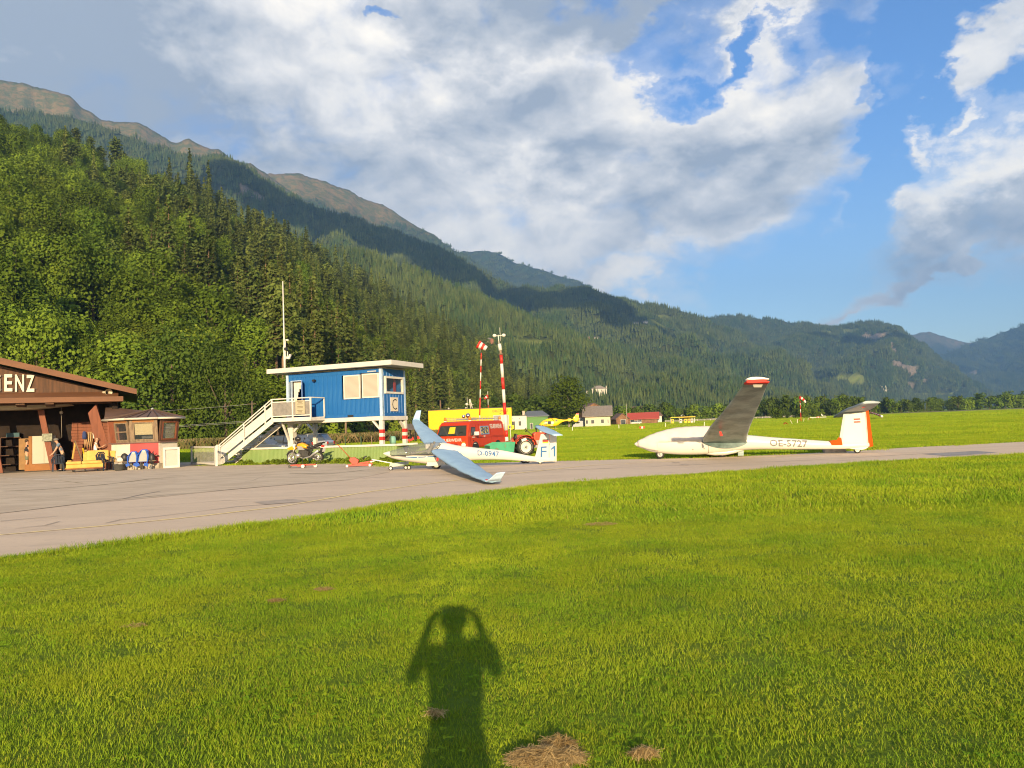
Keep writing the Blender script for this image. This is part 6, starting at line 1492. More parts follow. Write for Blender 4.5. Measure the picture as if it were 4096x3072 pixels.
# ------------------------------------------------------------------ tractor with the green box
TX = G(2092, 1824); TA = R(-30)
trc = thing('tractor', 'small orange red tractor with white wheel rims and green box on its rear', 'tractor', (TX.x, TX.y, 0), R(14)); trc.scale = (1.06, 1.06, 1.1)
m_tor = mat('tractor_red_paint', (0.48, 0.05, 0.012), 0.4, var=.12, vscale=3)
def big_wheel(c, r, w, lugs, sgn):
    q = MB(); q.lathe([(r * .60, -w / 2), (r * .86, -w / 2), (r * .95, -w * .35), (r * .95, w * .35), (r * .86, w / 2), (r * .60, w / 2)], c, 'Y', 26, cap=False)
    for i in range(lugs):
        a = 2 * math.pi * i / lugs
        for s in (-1, 1):
            a2 = a + (.5 * 2 * math.pi / lugs if s > 0 else 0); cen = Vector(c) + Vector((math.cos(a2) * r * .96, s * w * .22, math.sin(a2) * r * .96))
            M = Matrix.Rotation(-a2, 3, 'Y') @ Matrix.Rotation(.5 * s, 3, 'X'); q.box(cen, (r * .10, w * .5, r * .11), M)
    wo = q.build('wheel', m_tyre, trc)
    y0_, y1_ = (-w * .5, -w * .2) if sgn < 0 else (w * .2, w * .5)
    q = MB(); q.lathe([(.02, sgn * w * .22), (r * .14, sgn * w * .24), (r * .18, sgn * w * .16), (r * .58, sgn * w * .16), (r * .64, sgn * w * .42), (r * .72, sgn * w * .52), (r * .72, sgn * w * .05), (.02, sgn * w * .04)], c, 'Y', 26); rm = q.build('rim', m_white, wo)
    q = MB(); q.lathe([(.01, 0), (r * .13, 0), (r * .10, sgn * .05), (.01, sgn * .06)], (c[0], c[1] + sgn * w * .25, c[2]), 'Y', 12)
    for i in range(6): a = i * 1.047; q.ball((c[0] + math.cos(a) * r * .22, c[1] + sgn * w * .20, c[2] + math.sin(a) * r * .22), .018, 6, 4)
    q.build('hub', m_grey, wo)
# local x forward (to the right in the picture), near side is -y
big_wheel((0, -.52, .43), .43, .24, 16, -1); big_wheel((0, .52, .43), .43, .24, 16, 1)
for y in (-.48, .48): wheel_parts(trc, (1.25, y, .29), .29, .13, rim_m=m_white)
q = MB(); q.prism([(.55, .62), (1.42, .58), (1.44, .92), (1.36, 1.02), (.62, 1.08), (.50, 1.0)], -.20, .20); q.build('bonnet', m_tor, trc, .05, 3)
q = MB(); q.b2((1.40, -.17, .56), (1.46, .17, .95)); q.build('grille', m_black, trc)
q = MB(); q.b2((-.25, -.16, .35), (1.35, .16, .60)); q.b2((.45, -.24, .5), (.8, .24, .7)); q.b2((1.2, -.45, .27), (1.3, .45, .33)); q.build('chassis', m_grey, trc, .02)
for s in (-1, 1):
    q = MB(); rg = []
    for i in range(9):
        a = R(8 + i * 19); r_ = .53; rg.append([(math.cos(a) * r_, s * .34, .43 + math.sin(a) * r_), (math.cos(a) * r_, s * .68, .43 + math.sin(a) * r_), (math.cos(a) * (r_ + .02), s * .68, .43 + math.sin(a) * (r_ + .02)), (math.cos(a) * (r_ + .02), s * .34, .43 + math.sin(a) * (r_ + .02))])
    q.rings(rg, True, True, smooth=False)
    pl = [(math.cos(R(8 + i * 19)) * .53, .43 + math.sin(R(8 + i * 19)) * .53) for i in range(9)] + [(-.3, .55), (.3, .5)]
    q.prism(pl, s * .33, s * .345); q.build('fender', m_tor, trc)
q = MB(); q.b2((-.18, -.86 + .17, .70), (.08, -.66 + .005, .74)); q.lathe([(.05, 0), (.05, .05)], (.32, -.62, .80), 'Z', 10); q.build('tail_lamp', m_redc, trc)
q = MB(); q.box((-.10, -.69, .76), (.24, .012, .12), (0, -.3, 0)); q.build('number_plate', m_white, trc)
q = MB(); q.box((-.10, 0, .80), (.42, .40, .09), (0, .1, 0)); q.box((-.34, 0, .92), (.08, .42, .24), (0, .25, 0)); q.build('seat', m_black, trc, .03)
q = MB(); q.tube([(.20 + .02 * math.sin(a), .19 * math.cos(a), 1.20 + .17 * math.sin(a) * .5) for a in [i * math.pi / 10 for i in range(21)]], .016, 6, cap=False); q.beam((.20, 0, 1.2), (.48, 0, .95), .03); q.beam((.20, -.18, 1.2), (.2, .18, 1.2), .02); q.build('steering_wheel', m_black, trc)
q = MB(); q.tube([(.72, .05, 1.05), (.72, .05, 1.22)], .03, 8); q.lathe([(.05, 0), (.06, .04), (.05, .08)], (.72, .05, 1.2), n=10); q.build('exhaust', m_black, trc)
q = MB(); q.b2((.86, -.10, 1.06), (1.12, .10, 1.14)); q.build('number_plate', m_white, trc); q = MB(); q.b2((.98, -.102, 1.062), (1.122, -.1005, 1.142)); q.build('tail_lamp', m_redc, trc)
for s in (-1, 1): q = MB(); q.lathe([(.02, -.06), (.07, -.03), (.08, .04), (.02, .05)], (1.38, s * .40, .78), 'X', 14); q.beam((1.2, s * .15, .7), (1.36, s * .36, .74), .025); q.build('headlight', m_black, trc)
# green transport box behind the tractor
m_tgreen = mat('green_box_paint', (0.030, 0.285, 0.155), 0.5, col2=(0.022, 0.24, 0.13), vscale=3)
q = MB(); pf = [(-1.72, .30), (-.62, .22), (-.50, .68), (-1.35, .68), (-1.74, .55)]
for y0_, y1_ in ((-.60, -.57), (.57, .6)): q.prism(pf, y0_, y1_)
q.prism([(-1.72, .30), (-.62, .22), (-.62, .25), (-1.72, .33)], -.57, .57); q.prism([(-1.74, .55), (-1.72, .30), (-1.69, .30), (-1.70, .55)], -.57, .57); q.prism([(-.53, .68), (-.62, .22), (-.59, .22), (-.50, .68)], -.57, .57); q.build('green_box', m_tgreen, trc)
q = MB(); q.beam((-1.45, -.61, .30), (-1.45, -.61, .42), .03, .06); q.beam((-1.45, -.61, .42), (-1.32, -.61, .38), .05, .03); q.beam((-1.0, -.61, .45), (-1.0, -.61, .60), .02, .03); q.build('bracket', m_weath, trc)
q = MB(); q.beam((-.9, -.4, .70), (-.5, .3, .72), .05); q.beam((-1.2, -.2, .66), (-.55, -.3, .72), .04); q.build('load_board', m_weath, trc)
q = MB(); q.tube([(-.72, -.5, .66), (-.74, -.5, 1.65)], .018, 8); pq = q.build('marker_rod', m_white); pq.location = (TX.x, TX.y, 0); pq.rotation_euler = (0, 0, R(14)); tag(pq, 'thin white rod standing up in the green box of the tractor', 'rod')

# ------------------------------------------------------------------ motorcycle
MO = G(1222, 1858); moto = thing('motorcycle', 'black and yellow touring motorcycle parked beside the green corrugated fence', 'motorcycle', (MO.x, MO.y, .012), R(180 - 22))
# local x forward (to the left in the picture), -y is the far side after turning
m_myel = mat('yellow_tank', (0.68, 0.32, 0.012), 0.3, coat=.4); m_alu = mat('silver_metal', (0.55, 0.53, 0.50), 0.35, metal=.7); m_frame_ = mat('black_engine', (0.045, 0.043, 0.04), 0.5, var=.3)
for x, r_, w in ((.78, .335, .11), (-.74, .325, .16)):
    q = MB(); n = 26
    q.lathe([(r_ * .78, -w / 2 * .8), (r_ * .93, -w / 2), (r_, -w * .15), (r_, w * .15), (r_ * .93, w / 2), (r_ * .78, w / 2 * .8)], (x, 0, r_), 'Y', n, cap=False); wo = q.build('wheel', m_tyre, moto)
    q = MB(); q.lathe([(r_ * .70, -w * .28), (r_ * .79, -w * .42), (r_ * .79, w * .42), (r_ * .70, w * .28), (r_ * .70, -w * .28)], (x, 0, r_), 'Y', n, cap=False); q.lathe([(.02, -.07), (.06, -.06), (.06, .06), (.02, .07)], (x, 0, r_), 'Y', 12)
    for i in range(10): a = i * .628; q.beam((x + .05 * math.cos(a), 0, r_ + .05 * math.sin(a)), (x + r_ * .72 * math.cos(a + .1), 0, r_ + r_ * .72 * math.sin(a + .1)), .022)
    q.build('rim', m_alu, wo)
    q = MB(); q.lathe([(.09, -.005), (.16, -.005), (.16, .005), (.09, .005), (.09, -.005)], (x, .09, r_), 'Y', 18, cap=False); q.build('brake_disc', m_alu, wo)
for y in (-.10, .10): q = MB(); q.tube([(.78, y, .335), (.50, y, .98)], [.03, .024], 8); q.build('fork_leg', m_alu, moto)
q = MB(); q.prism([(.95, .74), (1.10, .80), (.80, .92), (.45, .86), (.60, .72)], -.07, .07); q.build('beak', m_myel, moto, .025)
q = MB(); q.tube([(.78 + .36 * math.cos(a), 0, .335 + .36 * math.sin(a)) for a in (.4, .9, 1.4, 1.9)], .05, 8); q.build('mudguard', m_frame_, moto)
q = MB(); q.rings([body_ring(x, z, w, h_, h2, 14, 2.4) for x, z, w, h_, h2 in ((.50, .88, .03, .05, .05), (.38, .92, .14, .13, .10), (.15, .95, .18, .14, .14), (-.05, .90, .15, .11, .12), (-.20, .84, .09, .05, .06))]); q.build('tank', m_myel, moto)
for s in (-1, 1): q = MB(); q.prism([(.36, .92), (.08, .90), (-.10, .72), (.28, .72)], s * .165, s * .19); q.build('tank_panel', m_alu, moto, .01)
q = MB(); q.rings([body_ring(x, z, w, .05, .06, 12, 2.6) for x, z, w in ((-.12, .86, .10), (-.3, .83, .14), (-.55, .86, .14), (-.66, .92, .13), (-.95, .97, .10), (-1.02, .99, .04))]); q.build('seat', m_black, moto)
q = MB(); q.prism([(.38, .40), (-.22, .38), (-.30, .62), (-.05, .74), (.30, .72)], -.15, .15); q.b2((-.2, -.14, .34), (.3, .14, .42)); q.build('engine_block', m_frame_, moto, .03)
for s in (-1, 1): q = MB(); q.lathe([(.03, s * .12), (.11, s * .14), (.12, s * .27), (.09, s * .34), (.03, s * .36)], (.24, 0, .45), 'Y', 14); q.build('cylinder_head', m_alu, moto)
q = MB(); q.tube([(.30, -.2, .40), (.0, -.16, .30), (-.4, -.16, .36)], .025, 8); q.tube([(.30, .2, .40), (.0, .16, .30), (-.4, .17, .38), (-.62, .20, .50), (-.95, .22, .68)], [.025, .025, .03, .055, .06], 10); q.build('exhaust', m_alu, moto)
q = MB(); q.beam((-.1, .1, .42), (-.74, .10, .33), .07, .09); q.beam((-.2, 0, .75), (-.9, 0, .80), .05, .08); q.beam((.3, 0, .8), (.5, 0, .95), .08); q.beam((-.2, .13, .75), (-.85, .13, .90), .03); q.beam((-.2, -.13, .75), (-.85, -.13, .90), .03); q.beam((-.25, 0, .45), (-.5, 0, .82), .05); q.build('frame', m_frame_, moto)
q = MB(); q.beam((-.50, -.15, .94), (-1.18, -.15, 1.07), .025); q.beam((-.50, .15, .94), (-1.18, .15, 1.07), .025); q.box((-.98, 0, 1.05), (.34, .26, .03), (0, .19, 0)); q.build('luggage_rack', m_black, moto)
q = MB(); q.b2((-1.10, -.08, .83), (-1.02, .08, .93)); q.build('tail_lamp', m_redc, moto); q = MB(); q.box((-1.13, 0, .70), (.015, .20, .20), (0, -.25, 0)); q.build('number_plate', m_white, moto); q = MB(); q.box((-1.02, 0, .66), (.16, .16, .22), (0, -.4, 0)); q.build('rear_guard', m_black, moto)
q = MB(); q.tube([(.30, -.42, 1.08), (.42, -.25, 1.06), (.44, 0, 1.00), (.42, .25, 1.06), (.30, .42, 1.08)], .016, 8); q.ball((.28, -.40, 1.08), .035, 8, 5); q.ball((.28, .40, 1.08), .035, 8, 5); q.build('handlebar', m_black, moto)
q = MB(); q.lathe([(.02, -.04), (.11, -.03), (.12, .05), (.02, .08)], (.62, 0, .92), 'X', 14); q.build('headlight', m_lens, moto)
q = MB(); rg = [[(.66, -.16, .96), (.70, 0, .98), (.66, .16, .96)], [(.55, -.15, 1.16), (.58, 0, 1.19), (.55, .15, 1.16)], [(.46, -.10, 1.32), (.48, 0, 1.35), (.46, .10, 1.32)]]; q.rings(rg, False, False); q.build('windshield', mat('tinted_screen', (.35, .33, .28), .1, alpha=.35), moto)
for s in (-1, 1): q = MB(); q.beam((.38, s * .34, 1.08), (.36, s * .42, 1.24), .015); q.ball((.36, s * .44, 1.28), .06, 8, 6, sc=(.4, 1.2, .8)); q.build('mirror', m_black, moto)
q = MB(); q.beam((.0, .18, .36), (-.05, .34, .0), .025); q.build('side_stand', m_black, moto)
hp = Matrix.Rotation(R(158), 4, 'Z') @ Vector((.12, .40, 1.29)) + Vector((MO.x, MO.y, 0))
hel = thing('helmet', 'black motorcycle helmet with gold visor hung on the handlebar mirror', 'helmet', hp, R(158))
q = MB(); q.ball((0, 0, 0), .145, 16, 10, sc=(1.12, .92, 1.0)); q.build('shell', mat('glossy_black', (.02, .018, .016), .12, coat=.6), hel)
q = MB(); rg = []
for i in range(5): t = -.05 + i * .035; rg.append([(.168 * math.cos(a) * math.sqrt(max(.1, 1 - (t / .15) ** 2)), .139 * math.sin(a) * math.sqrt(max(.1, 1 - (t / .15) ** 2)), t) for a in [-1.1 + .22 * j for j in range(11)]])
q.rings(rg, False, False); q.build('visor', mat('gold_visor', (.42, .30, .14), .12, metal=.8), hel)

# ------------------------------------------------------------------ jacks on the apron
JO = G(1452, 1867); jk = thing('floor_jack', 'large red trolley jack with a raised long handle near the green fence', 'jack', (JO.x, JO.y, .012), R(6)); jk.scale = (.74, .74, .74)
m_jred = mat('jack_red', (0.42, 0.026, 0.008), 0.45, var=.15)
q = MB(); [q.prism([(-.95, .05), (.55, .05), (.55, .20), (.1, .18), (-.95, .14)], y, y + .03) for y in (-.2, .17)]; q.build('side_plate', m_jred, jk)
q = MB(); q.prism([(-.62, .16), (-.30, .14), (-.22, .40), (-.45, .56), (-.72, .56), (-.80, .40)], -.16, .16); q.build('power_unit', m_jred, jk, .02)
q = MB(); q.beam((-.3, 0, .18), (.55, 0, .30), .14, .08); q.build('lift_arm', m_jred, jk); q = MB(); q.lathe([(.11, 0), (.11, .04), (.06, .06)], (.62, 0, .28), n=12); q.beam((.45, 0, .25), (.68, 0, .3), .16, .06); q.build('saddle', m_steel, jk)
q = MB(); q.tube([(-.70, 0, .50), (-1.48, 0, 1.40)], .02, 8); q.build('handle', m_jred, jk); q = MB(); q.tube([(-1.72, -.05, 1.34), (-1.24, .05, 1.46)], .025, 8); q.build('grip', m_black, jk)
q = MB(); q.tube([(.05 - .3 * math.cos(a) * 1.0 + .2, 0, .18 + .42 * math.sin(a)) for a in (.6, .9, 1.2, 1.5)], .05, 6); q.build('arc_arm', m_black, jk)
for x, y in ((-.9, -.24), (-.9, .24), (.42, -.24), (.42, .24)): q = MB(); q.lathe([(.07, -.03), (.07, .03)], (x, y, .075), 'Y', 12); q.build('castor', m_steel, jk)
CO_ = G(1214, 1872); cr = thing('wheel_dolly', 'small flat red dolly on castors lying in front of the motorcycle', 'dolly', (CO_.x, CO_.y, .012), R(8))
q = MB(); q.b2((-.55, -.12, .10), (.55, .12, .16)); q.b2((-.25, -.2, .07), (.1, .2, .15)); q.build('platform', m_jred, cr, .015)
for x, y in ((-.6, 0), (.0, -.22), (.52, 0), (.0, .22)): q = MB(); q.lathe([(.075, -.03), (.075, .03)], (x, y, .078), 'Y', 12); q.build('castor', m_rim if x > -.5 else m_black, cr)

# ------------------------------------------------------------------ parked cars beyond the fence
def car(px, Y, rz, col, label, length=4.3, estate=True):
    p = PZ(px, 0, Y); c = thing('parked_car', label, 'car', (p.x, p.y, 0), rz, 'cars parked beyond the corrugated fence')
    W2 = .86
    q = MB(); prof_ = [(-length / 2, .30), (length / 2, .30), (length / 2, .62), (length / 2 - .35, .80), (length / 2 - 1.05, .90), (-length / 2 + .15, .95), (-length / 2, .8)]
    q.prism(prof_, -W2, W2); q.build('body', col, c, .08, 3)
    cab = [(length / 2 - 1.15, .88), (length / 2 - 1.95, 1.42), (-length / 2 + (.55 if estate else 1.2), 1.44), (-length / 2 + .15, .92)]
    q = MB(); q.prism(cab, -W2 + .08, W2 - .08, fn=lambda v: Vector((v.x, v.y * (1 - .28 * (v.z - .88)), v.z))); q.build('cabin', m_wind2, c, .05, 2)
    q = MB(); rr2 = [(length / 2 - 1.9, 1.43), (-length / 2 + (.5 if estate else 1.15), 1.45), (-length / 2 + (.5 if estate else 1.15), 1.49), (length / 2 - 2.0, 1.48)]; q.prism(rr2, -W2 + .20, W2 - .20); q.build('roof', col, c, .015)
    for x in (.45, -.55):
        for s in (-1, 1): q = MB(); q.beam((x, s * (W2 - .07), .9), (x - .05, s * (W2 - .20), 1.45), .06, .04); q.build('pillar', col, c)
    for x in (length / 2 - .85, -length / 2 + .8):
        for s in (-1, 1): wheel_parts(c, (x, s * (W2 - .1), .31), .31, .19, rim_m=m_alu)
    for s in (-1, 1): q = MB(); q.b2((length / 2 - .06, s * .62 - .15, .62), (length / 2 + .01, s * .62 + .15, .74)); q.build('headlight', m_lens, c); q = MB(); q.b2((-length / 2 - .012, s * .66 - .12, .66), (-length / 2 + .03, s * .66 + .12, .86)); q.build('tail_lamp', m_redc, c)
    return c
m_wind2 = mat('car_glass', (.05, .06, .07), .04, spec=1.0)
car(1045, 54, R(-15), mat('dark_blue_grey_car', (.07, .085, .11), .25, coat=.5), 'dark grey hatchback behind the lower part of the staircase')
car(1125, 56, R(168), mat('black_car', (.018, .018, .02), .2, coat=.6), 'black car between the staircase and the wide white stilt')
car(1215, 58, R(172), mat('silver_car', (.36, .37, .40), .3, metal=.4, coat=.5), 'silver car behind the motorcycle and the thin white stilt')
# ------------------------------------------------------------------ masts and windsocks
def banded(name_root, root, p0, p1, r0, r1, cuts, cols):
    """pole from p0 to p1 (local), cut at fractions, one part per painted band"""
    p0, p1 = Vector(p0), Vector(p1); c = [0] + cuts + [1]
    for i in range(len(c) - 1):
        q = MB(); q.tube([p0.lerp(p1, c[i]), p0.lerp(p1, c[i + 1])], [r0 + (r1 - r0) * c[i], r0 + (r1 - r0) * c[i + 1]], 10); q.build(name_root, cols[i % len(cols)] if cols[0] is not None else cols[i], root)
def windsock(loc, Y, base, top, label, rings, rad, r_pole, cuts, cols, group=None):
    b_ = PZ(base[0], 0, Y); b_.z = 0; t_ = P(top[0], top[1], Y)
    o = thing('windsock', label, 'windsock', b_, 0)
    banded('pole_band', o, (0, 0, 0), t_ - b_, r_pole, r_pole * .8, cuts, cols)
    pts = [P(a, c, Y + i * .15 * 0) - b_ for i, (a, c) in enumerate(rings)]
    n = len(pts) - 1
    q = MB(); q.tube([t_ - b_, pts[0] + Vector((0, 0, 0))], r_pole * .6, 6); q.build('swivel_arm', m_grey, o)
    for i in range(n):
        q = MB(); ra_ = rad * (1 - .42 * i / n); rb2 = rad * (1 - .42 * (i + 1) / n)
        q.tube([pts[i], pts[i].lerp(pts[i + 1], .5), pts[i + 1]], [ra_, (ra_ + rb2) / 2 * 1.02, rb2], 12, cap=False); q.build('sock_band', m_redc if i % 2 == 0 else m_white, o, fix=False)
    return o
windsock(None, 60, (1913, 0), (1925, 1412), 'tall thin red and white pole with a large drooping windsock', [(1912, 1377), (1919, 1381), (1927, 1385), (1936, 1389), (1946, 1395)], .34, .055, [.33, .52, .61, .70, .79, .86, .93], [m_white, m_red])
windsock(None, 245, (1955, 0), (1951, 1566), 'small faraway windsock above the roof of the yellow hall', [(1951, 1584), (1947, 1587), (1943, 1591), (1938, 1596)], .50, .12, [.5, .65, .8, .92], [m_white, m_red])
windsock(None, 152, (3203, 0), (3200, 1604), 'windsock on a red pole in the field left of the orange rudder', [(3197, 1591), (3203, 1592), (3209, 1595), (3216, 1601), (3222, 1610)], .33, .07, [.45, .62, .8, .9], [m_red, m_white])
MY = 50; mb_ = PZ(2026, 0, MY); mt_ = P(2004, 1419, MY); mb_.z = 0
wm = thing('weather_mast', 'thick red and white banded mast with wind sensors beside the fire van', 'mast', mb_)
mv = mt_ - mb_; H0 = mv.z
def mfrac(py): return max(0.0, min(1.0, (P(2010, py, MY).z) / H0))
banded('mast_band', wm, (0, 0, 0), mv, .115, .105, [mfrac(1748), mfrac(1722), mfrac(1659), mfrac(1611), mfrac(1558), mfrac(1510), mfrac(1455)], [m_white, m_red])
q = MB(); z = mfrac(1690) * H0; q.b2((-.36, -.02, z - .1), (-.06, .25, mfrac(1662) * H0)); q.build('control_box', m_cream, wm)
q = MB(); q.lathe([(.20, 0), (.12, .08), (.06, .10)], mv, n=12); q.tube([mv, mv + Vector((-.03, 0, .3))], .09, 10); q.build('mast_head', m_weath, wm)
q = MB(); q.tube([mv + Vector((-.03, 0, .28)), mv + Vector((-.08, 0, .72))], .12, 10); q.build('sensor_housing', m_white, wm)
q = MB(); t_ = mv + Vector((-.1, 0, .7)); q.tube([t_, t_ + Vector((-.04, 0, .62))], .035, 6); q.beam(t_ + Vector((-.25, 0, .55)), t_ + Vector((.35, 0, .58)), .03); q.tube([t_ + Vector((.1, 0, .2)), t_ + Vector((.08, 0, 1.1))], .015, 5)
for dx in (-.28, .32): q.ball(t_ + Vector((dx, 0, .58)), .14, 10, 6, sc=(1, .7, .8))
q.build('wind_sensor', m_white, wm)

# ------------------------------------------------------------------ hall and buildings at the far side of the field
m_yelw = mat('yellow_wall', (0.68, 0.46, 0.010), 0.6, var=.05); m_whw = mat('white_wall', (0.58, 0.54, 0.47), 0.8, var=.06); m_gsh = mat('green_shed_wall', (0.085, 0.20, 0.055), 0.7, var=.1, stretch=(8, 8, .2), vscale=2)
m_slate = mat('slate_roof', (0.115, 0.13, 0.15), 0.6, var=.15); m_greyr = mat('grey_tile_roof', (0.19, 0.165, 0.15), 0.7, var=.15, vscale=2); m_cremw = mat('cream_wall', (0.58, 0.50, 0.35), 0.8, var=.04)
m_brnr = mat('brown_tile_roof', (0.15, 0.095, 0.07), 0.8, var=.2); m_redr = mat('red_sheet_roof', (0.34, 0.06, 0.04), 0.6, var=.1); m_chal = mat('chalet_wood', (0.20, 0.105, 0.055), 0.8, var=.3, vscale=1); m_win = mat('far_window', (0.035, 0.045, 0.055), 0.15, spec=.8)
def wall_openings(name, parent, p0, p1, z0, z1, m, holes, t=.25, winm=None, frame=None):
    """a wall between plan points with windows set into it as parts: holes (s0, s1, z0, z1) in metres along the wall"""
    a = Vector((p0[0], p0[1], 0)); d = Vector((p1[0] - p0[0], p1[1] - p0[1], 0)); L = d.length; d.normalize(); n_ = Vector((d.y, -d.x, 0))
    xs = sorted({0, L, *[h for q_ in holes for h in q_[:2]]}); q = MB()
    def seg(s0, s1, za, zb):
        if zb - za < .01 or s1 - s0 < .01: return
        v = [a + d * s + Vector((0, 0, z)) - n_ * o_ for o_ in (0, t) for z in (za, zb) for s in (s0, s1)]
        q.add(v, [(0, 1, 3, 2), (4, 6, 7, 5), (0, 4, 5, 1), (2, 3, 7, 6), (0, 2, 6, 4), (1, 5, 7, 3)])
    for s0, s1 in zip(xs, xs[1:]):
        hs = sorted([h for h in holes if h[0] < s1 - .001 and h[1] > s0 + .001], key=lambda h: h[2]); z = z0
        for h in hs: seg(s0, s1, z, h[2]); z = h[3]
        seg(s0, s1, z, z1)
    q.build(name, m, parent)
    for h in holes:
        f = MB(); fr_ = .09
        for (sa, sb, za, zb) in ((h[0], h[1], h[2], h[2] + fr_), (h[0], h[1], h[3] - fr_, h[3]), (h[0], h[0] + fr_, h[2] + fr_, h[3] - fr_), (h[1] - fr_, h[1], h[2] + fr_, h[3] - fr_)):
            v = [a + d * s + Vector((0, 0, z)) - n_ * o_ for o_ in (-.03, t - .02) for z in (za, zb) for s in (sa, sb)]
            f.add(v, [(0, 1, 3, 2), (4, 6, 7, 5), (0, 4, 5, 1), (2, 3, 7, 6), (0, 2, 6, 4), (1, 5, 7, 3)])
        dr = h[2] - z0 < .3
        fo = f.build('door' if dr else 'window', frame or m_white, parent)
        w_ = MB(); w_.add([a + d * s + Vector((0, 0, z)) - n_ * (t * .5) for s, z in ((h[0] + fr_, h[2]), (h[1] - fr_, h[2]), (h[1] - fr_, h[3] - fr_), (h[0] + fr_, h[3] - fr_))], [(0, 1, 2, 3)]); w_.build('pane', winm or m_win, fo, fix=False)
def gable_roof(parent, x0, x1, y0, y1, ze, zr, m, over=.6, along='X', th=.22, hip=0.0):
    ym = (y0 + y1) / 2; xm = (x0 + x1) / 2
    for s in (0, 1):
        q = MB()
        if along == 'X':
            ye = y0 - over if s == 0 else y1 + over; dz = (zr - ze) / (ym - y0) * over
            A = [(x0 - over, ye, ze - dz), (x1 + over, ye, ze - dz), (x1 + over - hip, ym, zr), (x0 - over + hip, ym, zr)]
        else:
            xe = x0 - over if s == 0 else x1 + over; dz = (zr - ze) / (xm - x0) * over
            A = [(xe, y0 - over, ze - dz), (xe, y1 + over, ze - dz), (xm, y1 + over - hip, zr), (xm, y0 - over + hip, zr)]
        q.add([*A, *[(x, y, z - th) for x, y, z in A]], [(0, 1, 2, 3), (7, 6, 5, 4), (0, 4, 5, 1), (1, 5, 6, 2), (2, 6, 7, 3), (3, 7, 4, 0)]); q.build('roof', m, parent)
    if hip:
        for s in (0, 1):
            x = x0 - over if s == 0 else x1 + over; xr = x0 - over + hip if s == 0 else x1 + over - hip; dz = (zr - ze) / (ym - y0) * over; q = MB()
            q.add([(x, y0 - over, ze - dz), (x, y1 + over, ze - dz), (xr, ym, zr)], [(0, 1, 2)]); q.build('roof', m, parent, fix=False)
def house(name, label, px, Y, w, d, h, hr, rz, wm_, rm, wins=(), along='X', z=0.0, over=.6, cat='house', group=None, loc=None, side_wins=(), gable=None, hip=0.0, upper=None):
    """origin at the middle of the front wall; front faces -y"""
    p = PZ(px, 0, Y) if loc is None else Vector(loc); zz = z if loc is None else loc[2]
    o = thing(name, label, cat, (p.x, p.y, zz), rz, group)
    z_b = -1.5 if loc is not None else 0
    wall_openings('wall', o, (-w / 2, 0), (w / 2, 0), z_b, h, wm_, [(a + w / 2, b_ + w / 2, c, e) for a, b_, c, e in wins])
    wall_openings('wall', o, (w / 2, .001), (w / 2, d), z_b, h, wm_, list(side_wins)); wall_openings('wall', o, (w / 2, d), (-w / 2, d), z_b, h, wm_, []); wall_openings('wall', o, (-w / 2, d), (-w / 2, .001), z_b, h, wm_, [])
    if hr > h:
        q = MB()
        if not hip:
            gm = gable or wm_
            if along == 'X':
                for x in (-w / 2, w / 2 - .25): q.prism([(.0, h), (d, h), (d / 2, hr - .2)], x, x + .25, 'YZ')
            else:
                for y in (0, d - .25): q.prism([(-w / 2, h), (w / 2, h), (0, hr - .2)], y, y + .25, 'XZ')
            q.build('gable', gm, o)
        gable_roof(o, -w / 2, w / 2, 0, d, h, hr, rm, over, along, hip=hip)
    else: q = MB(); q.b2((-w / 2 - .1, -.1, h), (w / 2 + .1, d + .1, h + .18)); q.build('roof', rm, o)
    return o
# yellow helicopter hall: corner towards the viewer
yc = PZ(1957, 0, 226); YO = thing('rescue_hall', 'long flat roofed yellow hall with lettering beside the white annexe', 'hall', (yc.x, yc.y, 0), R(-14))
Lw, Dw, Hy = 19.0, 6.6, 6.75
wall_openings('wall', YO, (-Lw, 0), (0, 0), 0, Hy, m_yelw, [])
y2 = (Dw * .92, Dw * .52)
ang = math.atan2(*reversed(y2)); L2 = math.hypot(*y2)
wall_openings('wall', YO, (0.001, 0), y2, 0, Hy, m_yelw, [(1.3, L2 - .9, .05, 4.6)], winm=mat('hall_opening', (.30, .29, .28), .8), frame=m_white)
wall_openings('wall', YO, y2, (-2, 14), 0, Hy, m_yelw, []); wall_openings('wall', YO, (-2, 14), (-Lw, 12), 0, Hy, m_yelw, []); wall_openings('wall', YO, (-Lw, 12), (-Lw, 0.001), 0, Hy, m_yelw, [])
q = MB(); q.prism([(-Lw - .15, -.15), (.05, -.15), (y2[0] + .15, y2[1]), (-1.9, 14.1), (-Lw - .15, 12.1)], Hy, Hy + .2, 'XY'); q.build('roof', mat('dark_roof_edge', (.06, .06, .06), .7), YO)
dv = Vector((*y2, 0)).normalized(); nv2 = Vector((dv.y, -dv.x, 0))
def on_y2(x, y, z): p_ = dv * (L2 / 2 + x) + nv2 * (.05 + z); return (p_.x, p_.y, 5.75 + y)
m_dgrn = mat('dark_green_letters', (.03, .075, .02), .6)
lettering('CHRISTOPHORUS', .85, 4.9, m_dgrn, YO, lambda x, y, z: on_y2(x, y + .1, z), bold=.01)
q = MB(); q.add([on_y2(-.8, -.40, .02), on_y2(0, -.75, .02), on_y2(.8, -.4, .02), on_y2(0, -.55, .02)], [(0, 1, 2, 3)]); q.build('emblem', m_dgrn, YO, fix=False)
q = MB()
for x, h_ in ((-13.5, .3), (-8, .25)): q.lathe([(.25, 0), (.25, h_), (.35, h_ + .05), (.1, h_ + .3)], (x, 3, Hy + .15), n=8)
q.build('roof_vent', m_whw, YO)
